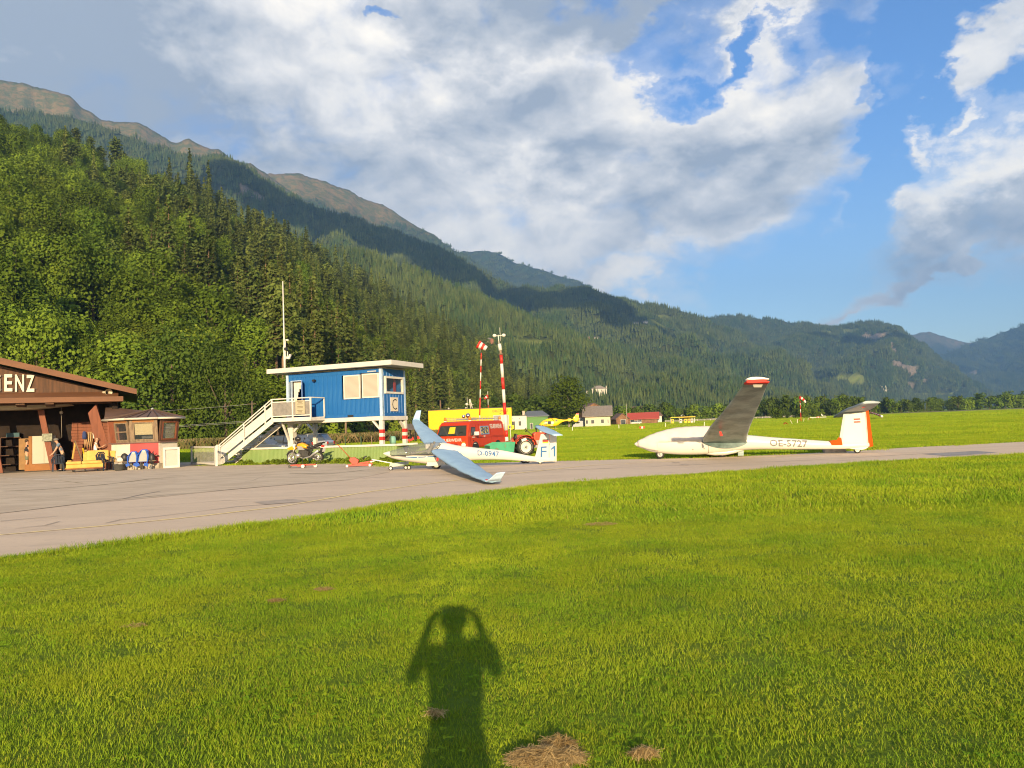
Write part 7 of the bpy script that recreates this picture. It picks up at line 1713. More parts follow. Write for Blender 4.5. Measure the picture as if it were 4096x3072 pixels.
q = MB(); q.tube([(-7.2, 2, Hy), (-7.2, 2, Hy + 3.6)], .05, 5); q.tube([(-6.2, 2, Hy), (-6.5, 2, Hy + 3)], .15, 5); q.tube([(-5.6, 2, Hy), (-6.3, 2, Hy + 3)], .15, 5); q.beam((-8, 2, Hy + 1.6), (-5.2, 2, Hy + 1.4), .08); q.ball((-7.3, 1.7, Hy + 1.5), .42, 8, 6); q.build('roof_aerial', m_whw, YO)
ann = house('annexe', 'low white flat roofed annexe between yellow hall and green shed', 2066, 232, 6.2, 7, 4.2, 4.0, R(-2), m_whw, mat('dark_roof_edge', (0, 0, 0), .7), wins=[(-1.5, -.35, .05, 2.7), (.55, 1.5, 1.15, 2.7), (2.35, 2.55, 1.3, 2.9), (2.7, 2.9, 1.3, 2.9)], cat='building')
q = MB(); q.b2((-2.75, -.06, 2.3), (-2.05, -.001, 3.1)); q.build('yellow_sign', m_yelw, ann); q = MB(); q.b2((-1.1, -.25, 3.35), (-1.0, 0, 3.6)); q.b2((.9, -.25, 3.3), (1.05, 0, 3.6)); q.build('wall_lamp', m_black, ann)
gs = house('green_shed', 'green boarded shed with a slate blue roof and brick chimney behind the helicopter', 2146, 234, 7.2, 8, 4.2, 5.7, R(4), m_gsh, m_slate, wins=[(-2.0, -1.1, .05, 1.9)], over=.4, cat='shed', hip=1.6)
q = MB(); q.b2((-4.1, 1.6, 3.8), (-3.3, 2.4, 5.6)); q.b2((-4.2, 1.5, 5.6), (-3.2, 2.5, 5.75)); q.build('chimney', mat('pale_brick', (.42, .36, .30), .9, var=.2), gs)
GP = PZ(2045, 0, 218); gpu = thing('ground_power_unit', 'yellow box shaped machine in front of the white annexe', 'machine', (GP.x, GP.y, 0), R(-6))
q = MB(); q.b2((-.95, -.6, .25), (.85, .6, 1.5)); q.build('housing', m_yelw, gpu, .06); q = MB(); q.lathe([(.05, 0), (.35, 0), (.38, .03), (.3, .04)], (-.25, -.63, .95), 'Y', 16); q.build('fan_grille', m_black, gpu)
for x in (-.6, .6): q = MB(); q.lathe([(.22, -.65), (.22, .65)], (x, 0, .22), 'Y', 12); q.build('wheel', m_tyre, gpu)

# ------------------------------------------------------------------ helicopter
HC = PZ(2226, 0, 214); heli = thing('helicopter', 'yellow rescue helicopter with shrouded tail rotor standing on its skids', 'helicopter', (HC.x, HC.y, 0), R(6))
m_hy = mat('helicopter_yellow', (0.80, 0.53, 0.01), 0.3, coat=.4)
HT = [(-4.9, 1.35, .02, .05, .05), (-4.7, 1.35, .35, .35, .30), (-4.2, 1.42, .60, .75, .55), (-3.4, 1.55, .76, 1.05, .80), (-2.2, 1.62, .82, 1.10, .92), (-.8, 1.66, .80, 1.08, .95), (.2, 1.75, .72, 1.0, .85), (.9, 1.95, .50, .75, .60), (1.5, 2.12, .28, .45, .35), (2.4, 2.25, .20, .25, .22), (4.0, 2.38, .16, .18, .17), (4.9, 2.45, .13, .15, .15)]
hx = [-4.9, -4.85, -4.8] + [-4.7 + .2 * i for i in range(49)]
q = MB(); q.rings([body_ring(x, *smooth_tab(HT, x), n=20, e=2.3) for x in hx], True, True); q.build('fuselage', m_hy, heli)
hs = lambda x, z, o=.02: side(x, z, o, HT, -1, 2.3)
def hpatch(name, pts, m, o=.07):
    q = MB(); a = [hs(x, z, o) for x, z in pts]; q.add(a, [tuple(range(len(a)))]); return q.build(name, m, heli, fix=False)
hg = mat('helicopter_glass', (.03, .03, .035), .05, spec=1)
hpatch('cockpit_glass', [(-4.72, 1.15), (-4.72, 1.5), (-4.45, 1.95), (-4.0, 2.3), (-3.75, 2.2), (-3.85, 1.1), (-4.3, .98)], hg); hpatch('door_window', [(-3.68, 1.15), (-3.6, 2.25), (-2.75, 2.3), (-2.75, 1.15)], hg); hpatch('cabin_window', [(-2.6, 1.35), (-2.6, 2.25), (-1.7, 2.25), (-1.7, 1.35)], hg)
hpatch('door_panel', [(-1.62, 1.45), (-1.62, 2.1), (-.95, 2.1), (-.95, 1.45)], m_white, .08); hpatch('number_panel', [(-1.9, .95), (-1.9, 1.25), (-1.1, 1.25), (-1.1, .95)], m_white, .08); hpatch('engine_door', [(-.4, 2.1), (-.4, 2.6), (.2, 2.55), (.2, 2.1)], mat('engine_grey', (.16, .15, .13), .6), .08)
q = MB(); q.rings([body_ring(x, z, w, h_, .1, 14) for x, z, w, h_ in ((-3.2, 2.62, .1, .05), (-2.6, 2.65, .45, .25), (-1.4, 2.65, .55, .42), (-.2, 2.55, .5, .45), (.6, 2.35, .35, .4), (1.1, 2.2, .1, .1))]); q.build('engine_cowling', m_hy, heli)
q = MB(); q.tube([(-1.6, 0, 2.9), (-1.6, 0, 3.30)], .12, 8); q.lathe([(.28, 0), (.32, .06), (.22, .16)], (-1.6, 0, 3.18), n=12); q.build('rotor_head', m_black, heli)
for i in range(4):
    a = R(8 + 90 * i); q = MB(); pts = [(-1.6 + math.cos(a) * r_, math.sin(a) * r_, 3.28 - .0035 * r_ * r_) for r_ in (.2, 1.5, 3, 4.2, 5.1)]
    for p0, p1 in zip(pts, pts[1:]): q.beam(p0, p1, .28, .03)
    q.build('rotor_blade', m_black, heli)
q = MB(); c5 = (5.55, 2.75)
q.lathe([(.50, -.16), (.82, -.18), (.86, 0), (.82, .18), (.50, .16)], (c5[0], 0, c5[1] - .15), 'Y', 24); q.build('tail_shroud', m_hy, heli)
q = MB(); q.prism([(5.2, 3.2), (5.75, 4.15), (6.45, 4.2), (6.35, 3.0), (6.1, 2.8)], -.08, .08); q.prism([(4.9, 2.3), (5.6, 1.85), (6.1, 2.0), (5.8, 2.3)], -.08, .08); fn_ = q.build('tail_fin', m_hy, heli)
q = MB(); q.prism([(5.72, 3.98), (5.76, 4.16), (6.46, 4.21), (6.45, 4.02)], -.095, .095); q.prism([(5.55, 3.62), (5.62, 3.80), (6.44, 3.84), (6.43, 3.66)], -.095, .095); q.build('red_stripe', m_redc, fn_); q = MB(); q.prism([(5.62, 3.80), (5.72, 3.98), (6.45, 4.02), (6.44, 3.84)], -.094, .094); q.build('white_stripe', m_white, fn_)
q = MB()
for i in range(9): a = i * .698; q.beam((c5[0], 0, c5[1] - .15), (c5[0] + .52 * math.cos(a), 0, c5[1] - .15 + .52 * math.sin(a)), .07, .03)
q.lathe([(.02, -.1), (.14, -.1), (.14, .1), (.02, .1)], (c5[0], 0, c5[1] - .15), 'Y', 12); q.build('tail_rotor', m_black, heli)
q = MB(); q.b2((3.4, -1.2, 2.32), (3.9, 1.2, 2.38)); [q.prism([(3.1, 2.0), (3.9, 2.0), (4.0, 2.75), (3.5, 2.75)], y, y + .05) for y in (-1.22, 1.18)]; q.build('stabiliser', m_hy, heli)
for s in (-1, 1): q = MB(); q.tube([(-3.9, s * 1.1, .25), (-3.6, s * 1.1, .10), (.3, s * 1.1, .10)], .07, 8); q.build('skid', m_hy, heli)
for x in (-2.9, -.5): q = MB(); q.tube([(x, -1.1, .1), (x, -.6, .78), (x, .6, .78), (x, 1.1, .1)], .06, 8); q.build('skid_leg', m_grey, heli)

# ------------------------------------------------------------------ houses of the village
house('cream_house', 'cream house with a broad grey roof right of the birch', 2391, 257, 8.4, 9, 4.1, 7.0, R(-7), m_cremw, m_greyr, wins=[(-4.1, -3.2, .9, 2.3), (-2.3, -1.05, .9, 2.3), (1.0, 2.15, .95, 2.4), (3.2, 3.7, .8, 2.4)], over=.9, along='X', gable=m_chal, side_wins=[(2, 3, 1, 2.2)])
house('grey_shed', 'pale grey sheet metal shed attached beside the cream house and birch', 2318, 262, 4.6, 5, 3.0, 3.0, R(0), mat('grey_sheet', (.36, .38, .42), .6), m_slate, cat='shed')
bn = house('brown_barn', 'brown roofed barn gable rising behind the cream house', 2378, 330, 9, 10, 7.4, 9.8, R(12), m_chal, m_brnr, along='Y', cat='barn')
rbn = house('red_roof_barn', 'long open timber barn with a red roof on the village edge', 2572, 330, 12.2, 8, 2.6, 4.9, R(-12), m_chal, m_redr, wins=[(-5.5, -3.5, .05, 2.3), (-2.5, -.5, .05, 2.3)], cat='barn', over=.8)
house('timber_shed', 'timber shed with a brown gable left of the red roofed barn', 2490, 318, 5.2, 8, 2.8, 4.8, R(8), m_chal, m_brnr, wins=[(-.8, 1.4, .05, 2.2)], along='Y', cat='shed')
house('chalet', 'tall brown roofed chalet with a white gable above the red barn', 2572, 430, 7, 9, 6.6, 9.6, R(24), m_whw, m_brnr, wins=[(-2, -1, 3.6, 5), (1, 2, 3.6, 5)], along='Y', gable=m_chal)
house('chalet', 'low brown roofed chalet at the left of the taller one', 2532, 415, 8, 9, 4.4, 7.2, R(-20), m_chal, m_brnr, along='X')
house('chalet', 'white and brown chalet between the red barn and the fuel station', 2622, 405, 7.4, 8, 4.0, 5.8, R(16), m_whw, m_brnr, wins=[(-2, -1, 1, 2.3), (1, 2, 1, 2.3)], along='X', gable=m_chal)
house('storage_shed', 'far shed with a shining white roof behind the fuel station', 2748, 480, 6.5, 7, 2.9, 4.6, R(-15), m_chal, mat('white_sheet_roof', (.62, .60, .56), .4), along='X', cat='shed')
fs0 = PZ(2730, 0, 257); fs = thing('fuel_station', 'small yellow and white aircraft fuel station with flat canopy', 'fuel station', (fs0.x, fs0.y, 0), R(-4))
q = MB(); q.b2((-4.1, -1.2, 1.95), (4.1, 1.4, 2.2)); q.build('canopy', mat('yellow_canopy', (.62, .42, .03), .6), fs)
for x in (-3.9, -1.1, 3.9): q = MB(); q.b2((x - .1, -.1, 0), (x + .1, .1, 1.95)); q.build('post', m_whw, fs)
for x, m_ in ((-3.4, m_yelw), (-.7, m_whw), (.9, m_yelw), (2.0, m_yelw), (3.0, m_whw)): q = MB(); q.b2((x - .42, -.6, 0), (x + .42, .1, 1.45)); q.build('pump', m_, fs); q = MB(); q.b2((x - .25, -.62, .75), (x + .25, -.598, 1.2)); q.build('pump_panel', m_win, fs)
# village flagpole, parked white car
fp0 = PZ(2508, 0, 300); fp = MB(); fp.tube([(0, 0, 0), (0, 0, 8.2)], [.07, .04], 6); o = fp.build('flagpole', m_whw); o.location = (fp0.x, fp0.y, 0); tag(o, 'bare white flagpole before the red roofed barn', 'flagpole')
cw = car(2544, 312, R(170), m_whw, 'small white car in front of the red roofed barn'); cw['group'] = 'cars in the village'

# ------------------------------------------------------------------ castle, farms and church on the slopes
def on_sheet(name, px, py):
    A = SHEETS[name][0].reshape(-1, 3); dd = np.array(ray(px, py)); dd = dd / np.linalg.norm(dd)
    rel = A - np.array([0, 0, CAM_H]); al = rel @ dd; pe = np.linalg.norm(rel - al[:, None] * dd, axis=1) / np.maximum(al, 1)
    i = np.argmin(pe); Y = A[i, 1]; return P(px, py, Y - 12)
cs = on_sheet('wooded_slope', 2398, 1588); k1 = cs.y / F_PX
m_cast = mat('castle_wall', (.54, .50, .44), .9, var=.12, vscale=.3)
ca_ = house('castle', 'pale square castle with a hipped roof standing on the wooded slope', 0, 0, 61 * k1, 52 * k1, 34 * k1, 47 * k1, R(6), m_cast, mat('castle_roof', (.27, .23, .19), .8, var=.15), loc=cs, over=.5, hip=20 * k1, cat='castle',
            wins=[(-20 * k1 + i * 14 * k1, -17.5 * k1 + i * 14 * k1, 24 * k1, 28 * k1) for i in range(4)] + [(-12 * k1 + i * 16 * k1, -10 * k1 + i * 16 * k1, 12 * k1, 15 * k1) for i in range(3)])
q = MB(); q.b2((28 * k1, 1, 20 * k1), (33 * k1, 3, 37 * k1)); q.lathe([(3.2 * k1, 0), (.2, 8 * k1)], (30.5 * k1, 2, 37 * k1), n=6); q.build('turret', m_cast, ca_)
q = MB(); q.b2((-50 * k1, 4, -8), (-31 * k1, 14, 24 * k1)); q.build('side_wing', m_cast, ca_); q = MB(); q.b2((-51 * k1, 3.6, 24 * k1), (-30.7 * k1, 14.4, 27 * k1)); q.build('wing_roof', MATS['castle_roof'], ca_)
fm = on_sheet('wooded_slope', 1942, 1372); k1 = fm.y / F_PX
fh = house('farmhouse', 'broad dark timber farmhouse on the clearing behind the tall windsock', 0, 0, 38 * k1, 24 * k1, 14 * k1, 21 * k1, R(-8), m_chal, m_greyr, loc=fm, over=2 * k1, cat='farmhouse', wins=[(-14 * k1 + i * 9 * k1, -11 * k1 + i * 9 * k1, 8 * k1, 11 * k1) for i in range(4)])
q = MB(); q.b2((-19 * k1, -.3, -3), (19 * k1, -.02, 5 * k1)); q.build('white_base', m_whw, fh)
house('barn', 'red brown barn right beside the dark timber farmhouse on the clearing', 0, 0, 18 * k1, 20 * k1, 14 * k1, 19 * k1, R(14), mat('red_barn_wood', (.24, .10, .06), .8, var=.2), m_brnr, loc=on_sheet('wooded_slope', 1967, 1371), along='Y', cat='barn')
house('hay_hut', 'small hut left of the dark timber farmhouse on the clearing', 0, 0, 16 * k1, 12 * k1, 9 * k1, 13 * k1, R(0), m_chal, m_greyr, loc=on_sheet('wooded_slope', 1914, 1360), cat='hut')
for px, py, w, lb_ in ((2385, 1358, 22, 'white walled farmhouse on the thin clearing above the castle'), (2352, 1356, 13, 'small brown hut left of the white walled farmhouse above the castle')):
    l = on_sheet('wooded_slope', px, py); k1 = l.y / F_PX; house('mountain_farm', lb_, 0, 0, w * k1, 14 * k1, 8 * k1, 12 * k1, R(5), m_whw if w > 20 else m_chal, m_greyr, loc=l, cat='farmhouse')
for px, py, w, lb_ in ((2545, 1296, 20, 'pale house at the left edge of the high green meadow'), (2580, 1292, 24, 'larger pale house beside the high green meadow')):
    l = on_sheet('forest_ridge', px, py); k1 = l.y / F_PX; house('mountain_house', lb_, 0, 0, w * k1, 14 * k1, 6 * k1, 10 * k1, R(5), m_whw, m_greyr, loc=l, cat='house')
ch = on_sheet('round_mountain', 3540, 1564); k1 = ch.y / F_PX
chu = house('church', 'white pilgrimage church with a pointed spire at the foot of the round mountain', 0, 0, 13 * k1, 22 * k1, 10 * k1, 16 * k1, R(8), m_whw, m_whw, loc=ch, along='Y', cat='church')
q = MB(); q.b2((-3 * k1, -5 * k1, -3), (3 * k1, 0, 18 * k1)); q.lathe([(3.4 * k1, 0), (.3, 12 * k1)], (0, -2.5 * k1, 18 * k1), n=6); q.build('tower', m_whw, chu)
for px, py, w in ((3552, 1563, 7), (3526, 1548, 8), (3550, 1546, 6)):
    l = on_sheet('round_mountain', px, py); k1 = l.y / F_PX; house('chapel_house', {7: 'white house right of the pilgrimage church', 8: 'white house above and left of the pilgrimage church', 6: 'white house above and right of the pilgrimage church'}[w], 0, 0, w * k1, 9 * k1, 6 * k1, 8 * k1, R(4), m_whw, m_whw, loc=l, cat='house')

# ------------------------------------------------------------------ the birch and the valley trees
bp = broad_proto('birch', 501, 16.5, 13.5, 5200, m_leaf, 24, .02, .34, m_barkb)
bi = PZ(2276, 0, 262); add_tree('birch_tree', bp, (bi.x, bi.y, 0), 1.0, (1.0, 1.0), 'large drooping birch behind the helicopter', 'tree', None)
small = [broad_proto('valley%d' % i, 520 + i, 11, 9 + i % 2 * 2, 900, m_leafd if i % 3 else m_leaf, 10, .02, .52) for i in range(4)]
rv = random.Random(3)
def tree_row(px0, px1, Y0, Y1, h0, h1, n, label, name='valley_tree', spr=.0, dy=30):
    for i in range(n):
        t = (i + rv.uniform(.1, .9)) / n; px = px0 + (px1 - px0) * t; Y = Y0 + (Y1 - Y0) * t + rv.uniform(-dy, dy); p = PZ(px, 0, Y); h = (h0 + (h1 - h0) * t) * rv.uniform(.7, 1.12)
        if rv.random() < spr: add_tree('spruce_tree', SPRUCE[rv.choice((0, 1, 4))], (p.x, p.y, -.3), rv.uniform(0, 6), (h / 24, h / 22), label.replace('round tree', 'dark spruce'), 'tree', label.replace('round tree', 'dark spruce'))
        else: add_tree(name, small[rv.randrange(4)], (p.x, p.y, -.3), rv.uniform(0, 6), (h / 11 * rv.uniform(.9, 1.3), h / 11), label, 'tree', label)
tree_row(2640, 3060, 440, 470, 8, 10, 26, 'round tree in the belt behind the raised grey wing', spr=.2)
tree_row(3060, 3420, 450, 500, 11, 12, 30, 'round tree in the belt between raised wing and tail fin', spr=.25)
tree_row(3400, 3760, 500, 600, 10, 10, 30, 'round tree in the belt right behind the orange rudder', spr=.15)
tree_row(3720, 4200, 640, 720, 11, 16, 36, 'round tree at the far right end of the field', spr=.1)
tree_row(3100, 3300, 330, 340, 4.5, 5, 9, 'round tree low at the edge of the runway field')
tree_row(1860, 2200, 275, 300, 10, 13, 22, 'round tree rising behind the yellow hall and green shed', spr=.2, dy=12)
tree_row(2400, 2700, 350, 470, 8, 11, 20, 'round tree between the village roofs', spr=.25, dy=25)
big_t = [broad_proto('bigtree%d' % i, 560 + i, 20, 19, 11000, m_leafd, 30, .0, .26) for i in range(2)]
p = PZ(690, 0, 128); add_tree('broadleaf_tree', big_t[0], (p.x, p.y, -1), 0, (1.0, 1.06), 'huge round leafy tree standing directly behind the kiosk', 'tree', None)
p = PZ(905, 0, 124); add_tree('broadleaf_tree', big_t[1], (p.x, p.y, -1), 2, (.62, .8), 'dense dark leafy tree right behind the upper staircase', 'tree', None)

# reed and tall weed band along the foot of the hillside
m_reed = leaf_mat('reed_blade', (0.13, 0.115, 0.045), (0.085, 0.12, 0.03), (0.24, 0.17, 0.09), .8, .08, .1, .2, .25)
def reed_proto(name, seed, n=200):
    r = np.random.default_rng(seed); v = []; f = []; tone = []
    for i in range(n):
        x, y = r.uniform(-1.5, 1.5, 2); h = r.uniform(.3, 1.1); a = r.uniform(0, 6.28); w = .07; l = r.uniform(-.7, .7, 2) * h; o = len(v)
        v += [(x - w, y, 0), (x + w, y, 0), (x + l[0] + w * 1.4, y + l[1], h * .8), (x + l[0] * 1.3, y + l[1] * 1.3, h), (x + l[0] - w * 1.4, y + l[1], h * .75)]; f.append((o, o + 1, o + 2, o + 3, o + 4)); tone.append(r.random())
    return bpy.data.objects.new(name, raw_mesh(name, v, f, [m_reed], tone))
rp = []
for i in range(520):
    px = random.uniform(640, 1760); Y = 96 + (px > 1500) * (px - 1500) * .06 + random.uniform(0, 14); p = PZ(px, 0, Y); rp.append((p.x, p.y, 0))
n = len(rp); rot = np.zeros((n, 3)); rot[:, 2] = RNG.uniform(0, 6.28, n)
scatter('reed_band', rp, rot, np.repeat(RNG.uniform(.8, 1.3, n)[:, None], 3, 1), RNG.integers(0, 3, n), [reed_proto('reed%d' % i, 600 + i) for i in range(3)])

# ------------------------------------------------------------------ small things out on the field
def simple(name, label, cat, loc, build, m, rz=0, group=None):
    q = MB(); build(q); o = q.build(name, m); o.location = loc; o.rotation_euler = (0, 0, rz); tag(o, label, cat, group); return o
sh = PZ(1650, 0, 90); sd_ = thing('wooden_shelter', 'small dark open timber shelter with a pitched roof beyond the green fence', 'shelter', (sh.x, sh.y, 0), R(-25))
m_dkw = mat('dark_shelter_wood', (.055, .045, .038), .9, var=.3)
for x in (-.7, .0, .7):
    for y in (-.6, .6): q = MB(); q.beam((x, y, 0), (x, y, 1.7), .10); q.build('post', m_dkw, sd_)
q = MB(); q.b2((-.7, .55, .4), (.7, .6, .5)); q.b2((-.7, .55, .8), (.7, .6, .9)); q.b2((-.7, -.6, .35), (.1, .5, .45)); q.build('rail', m_dkw, sd_)
gable_roof(sd_, -.75, .75, -.7, .7, 1.62, 2.15, mat('shelter_roof', (.10, .085, .075), .8, var=.2), .2, 'X', th=.06)
p = G(1638, 1772); simple('spring_rider', 'small red playground rocker beside the dark timber shelter', 'playground toy', (p.x, p.y, 0), lambda q: (q.prism([(-.5, .30), (-.35, .62), (-.2, .45), (.25, .45), (.42, .70), (.5, .35), (.2, .25), (-.2, .25)], -.1, .1), q.tube([(0, 0, 0), (0, 0, .3)], .08, 8)), m_redc)
p = G(1572, 1778); simple('water_butt', 'pale teal plastic barrel on the grass between the banded stilts', 'barrel', (p.x, p.y, 0), lambda q: q.lathe([(.28, 0), (.34, .3), (.34, .6), (.26, .85), (.1, .88)], n=14), mat('teal_plastic', (.17, .34, .27), .6))
p = G(1688, 1778); simple('garden_sign', 'little red white and green board on a post right of the shelter', 'sign', (p.x, p.y, 0), lambda q: (q.beam((0, 0, 0), (0, 0, .6), .05, mi=0), q.b2((-.45, -.03, .55), (-.2, .03, .8), mi=1), q.b2((-.2, -.03, .55), (0, .03, .8), mi=2), q.b2((0, -.03, .62), (.45, .03, .82), mi=3)), [m_weath, m_redc, m_white, m_tgreen])
# garden fence behind the cabin
for i, px in enumerate((1262, 1320, 1380, 1443, 1485, 1562)):
    p = PZ(px, 0, 72 + i * .6)
    simple('fence_post', 'thin wire fence post on the meadow behind the blue cabin', 'fence post', (p.x, p.y, 0), lambda q: q.beam((0, 0, 0), (0, 0, 1.05), .09 if i % 2 else .06), m_weath if i % 3 == 1 else mat('dark_green_post', (.03, .07, .035), .7), group='wire fence posts behind the cabin')
p = PZ(1383, 0, 100); simple('wooden_pole', 'pale wooden pole standing before the reeds under the cabin', 'pole', (p.x, p.y, 0), lambda q: q.tube([(0, 0, 0), (.05, 0, 4.6)], [.16, .11], 8), m_weath)
wp0 = PZ(665, 0, 100); wp1 = PZ(1010, 0, 88)
for px, Y, side_ in ((1010, 88, 'behind the upper staircase'), (60, 105, 'hidden behind the hangar roof')):
    p = PZ(px, 0, Y); simple('power_pole', 'thin wooden power pole ' + side_, 'pole', (p.x, p.y, 0), lambda q: (q.tube([(0, 0, 0), (0, 0, 5.4)], .10, 6), q.beam((-.5, 0, 5.1), (.5, 0, 5.1), .08)), m_bark)
pa, pb_ = PZ(1010, 5.1, 88), PZ(60, 5.5, 105)
q = MB()
for dz in (0, -1.9, -2.05): q.tube([pa.lerp(pb_, t) + Vector((0, 0, dz - 1.6 * t * (1 - t))) for t in [i / 14 for i in range(15)]], .013, 4)
tag(q.build('power_line', mat('grey_wire', (.35, .35, .34), .5)), 'thin overhead wires strung before the trees left of the staircase', 'wires')
# field markers
m_mred = m_redc
p = G(2569, 1716); mk = thing('field_marker', 'red and white field marker board on the grass below the red roofed barn', 'marker', (p.x, p.y, 0), R(-4))
for x, m_ in ((-.33, m_redc), (0, m_white), (.33, m_redc)): q = MB(); q.prism([(-.16, 0), (.16, 0), (.14, .45), (-.14, .45)], -.1, .1); o = q.build('panel', m_, mk); o.location = (x, 0, 0)
for px, py, ln in ((2289, 1724, .1), (2476, 1716, 0), (2662, 1709, 0), (2817, 1706, .05)):
    p = G(px, py); simple('boundary_stake', 'thin white stake at the edge of the mown field near the village', 'stake', (p.x, p.y, 0), lambda q: q.beam((0, 0, 0), (ln, 0, .85), .09, .05), m_white, group='white stakes near the village')
for px, py, ln in ((3170, 1697, -.35), (3189, 1694, .05), (3214, 1689, .14), (3231, 1684, .16), (3251, 1679, .16)):
    p = G(px, py); simple('boundary_stake', 'leaning pale stake in the row below the field windsock', 'stake', (p.x, p.y, 0), lambda q: q.beam((0, 0, 0), (ln, 0, .72), .09, .05), m_cream, group='leaning stakes below the windsock')
for px, py, lb_ in ((3142, 1699, 'nearest orange tent shaped marker on the field'), (3199, 1684, 'orange tent shaped marker behind the windsock pole'), (3238, 1680, 'farthest orange tent shaped marker right of the windsock')):
    p = G(px, py); simple('tent_marker', lb_, 'marker', (p.x, p.y, 0), lambda q: (q.add([(-.45, -.3, 0), (0, -.3, .38), (0, .3, .38), (-.45, .3, 0), (.45, -.3, 0), (.45, .3, 0), (-.40, -.3, 0), (0, -.3, .33), (.40, -.3, 0)], [(0, 1, 2, 3), (1, 4, 5, 2), (0, 6, 7, 1), (7, 8, 4, 1)])), m_orange)
p = G(3272, 1673); sb = thing('signal_board', 'long white signal board with a red and white middle on the far grass', 'signal board', (p.x, p.y, 0), R(2))
q = MB(); q.b2((-2.9, -.1, .25), (-.5, .1, .42)); q.b2((.5, -.1, .25), (2.9, .1, .42)); q.build('board', m_white, sb)
for x, m_ in ((-.33, m_redc), (0, m_white), (.33, m_redc)): q = MB(); q.b2((x - .165, -.14, .1), (x + .164, .14, .55)); q.build('panel', m_, sb)
p = PZ(3290, 0, 330); simple('far_winglet', 'white upturned wing tip of a glider far out on the field', 'wing tip', (p.x, p.y, .3), lambda q: (q.prism([(-.4, .2), (.1, .2), (-.35, 1.15), (-.6, 1.15)], -.06, .06), q.b2((-.3, -.5, .12), (1.1, .2, .25))), m_white)
p0_, p1_ = P(3486, 1651, 210), P(3528, 1665, 150); br = thing('striped_pole', 'slanting red and white striped barrier pole seen right of the orange rudder', 'barrier', (p1_.x, p1_.y, 0), 0)
for i in range(10): a_, b_ = p1_.lerp(p0_, i / 10), p1_.lerp(p0_, (i + 1) / 10); q = MB(); o_ = Vector((p1_.x, p1_.y, 0)); q.tube([a_ - o_, b_ - o_], .22, 8); q.build('band', m_redc if i % 2 else m_white, br)
for t in (.05, .95): a_ = p1_.lerp(p0_, t) - Vector((p1_.x, p1_.y, 0)); q = MB(); q.beam((a_.x, a_.y, 0), a_, .1); q.build('support', m_weath, br)
ff = thing('rail_fence', 'long low white rail fence along the far edge of the field', 'fence', PZ(2783, 0, 380), 0); fo_ = Vector(ff.location); fo_.z = 0; ff.location = fo_
prev = None
for i in range(22):
    p = PZ(2660 + i * 26, 0, 360 + i * 4) - fo_; q = MB(); q.beam((p.x, p.y, 0), (p.x, p.y, 1.0), .14); q.build('post', m_whw, ff)
    if prev is not None:
        for z in (.92, .5): q = MB(); q.beam((prev.x, prev.y, z), (p.x, p.y, z), .08, .14); q.build('rail', m_whw, ff)
    prev = p
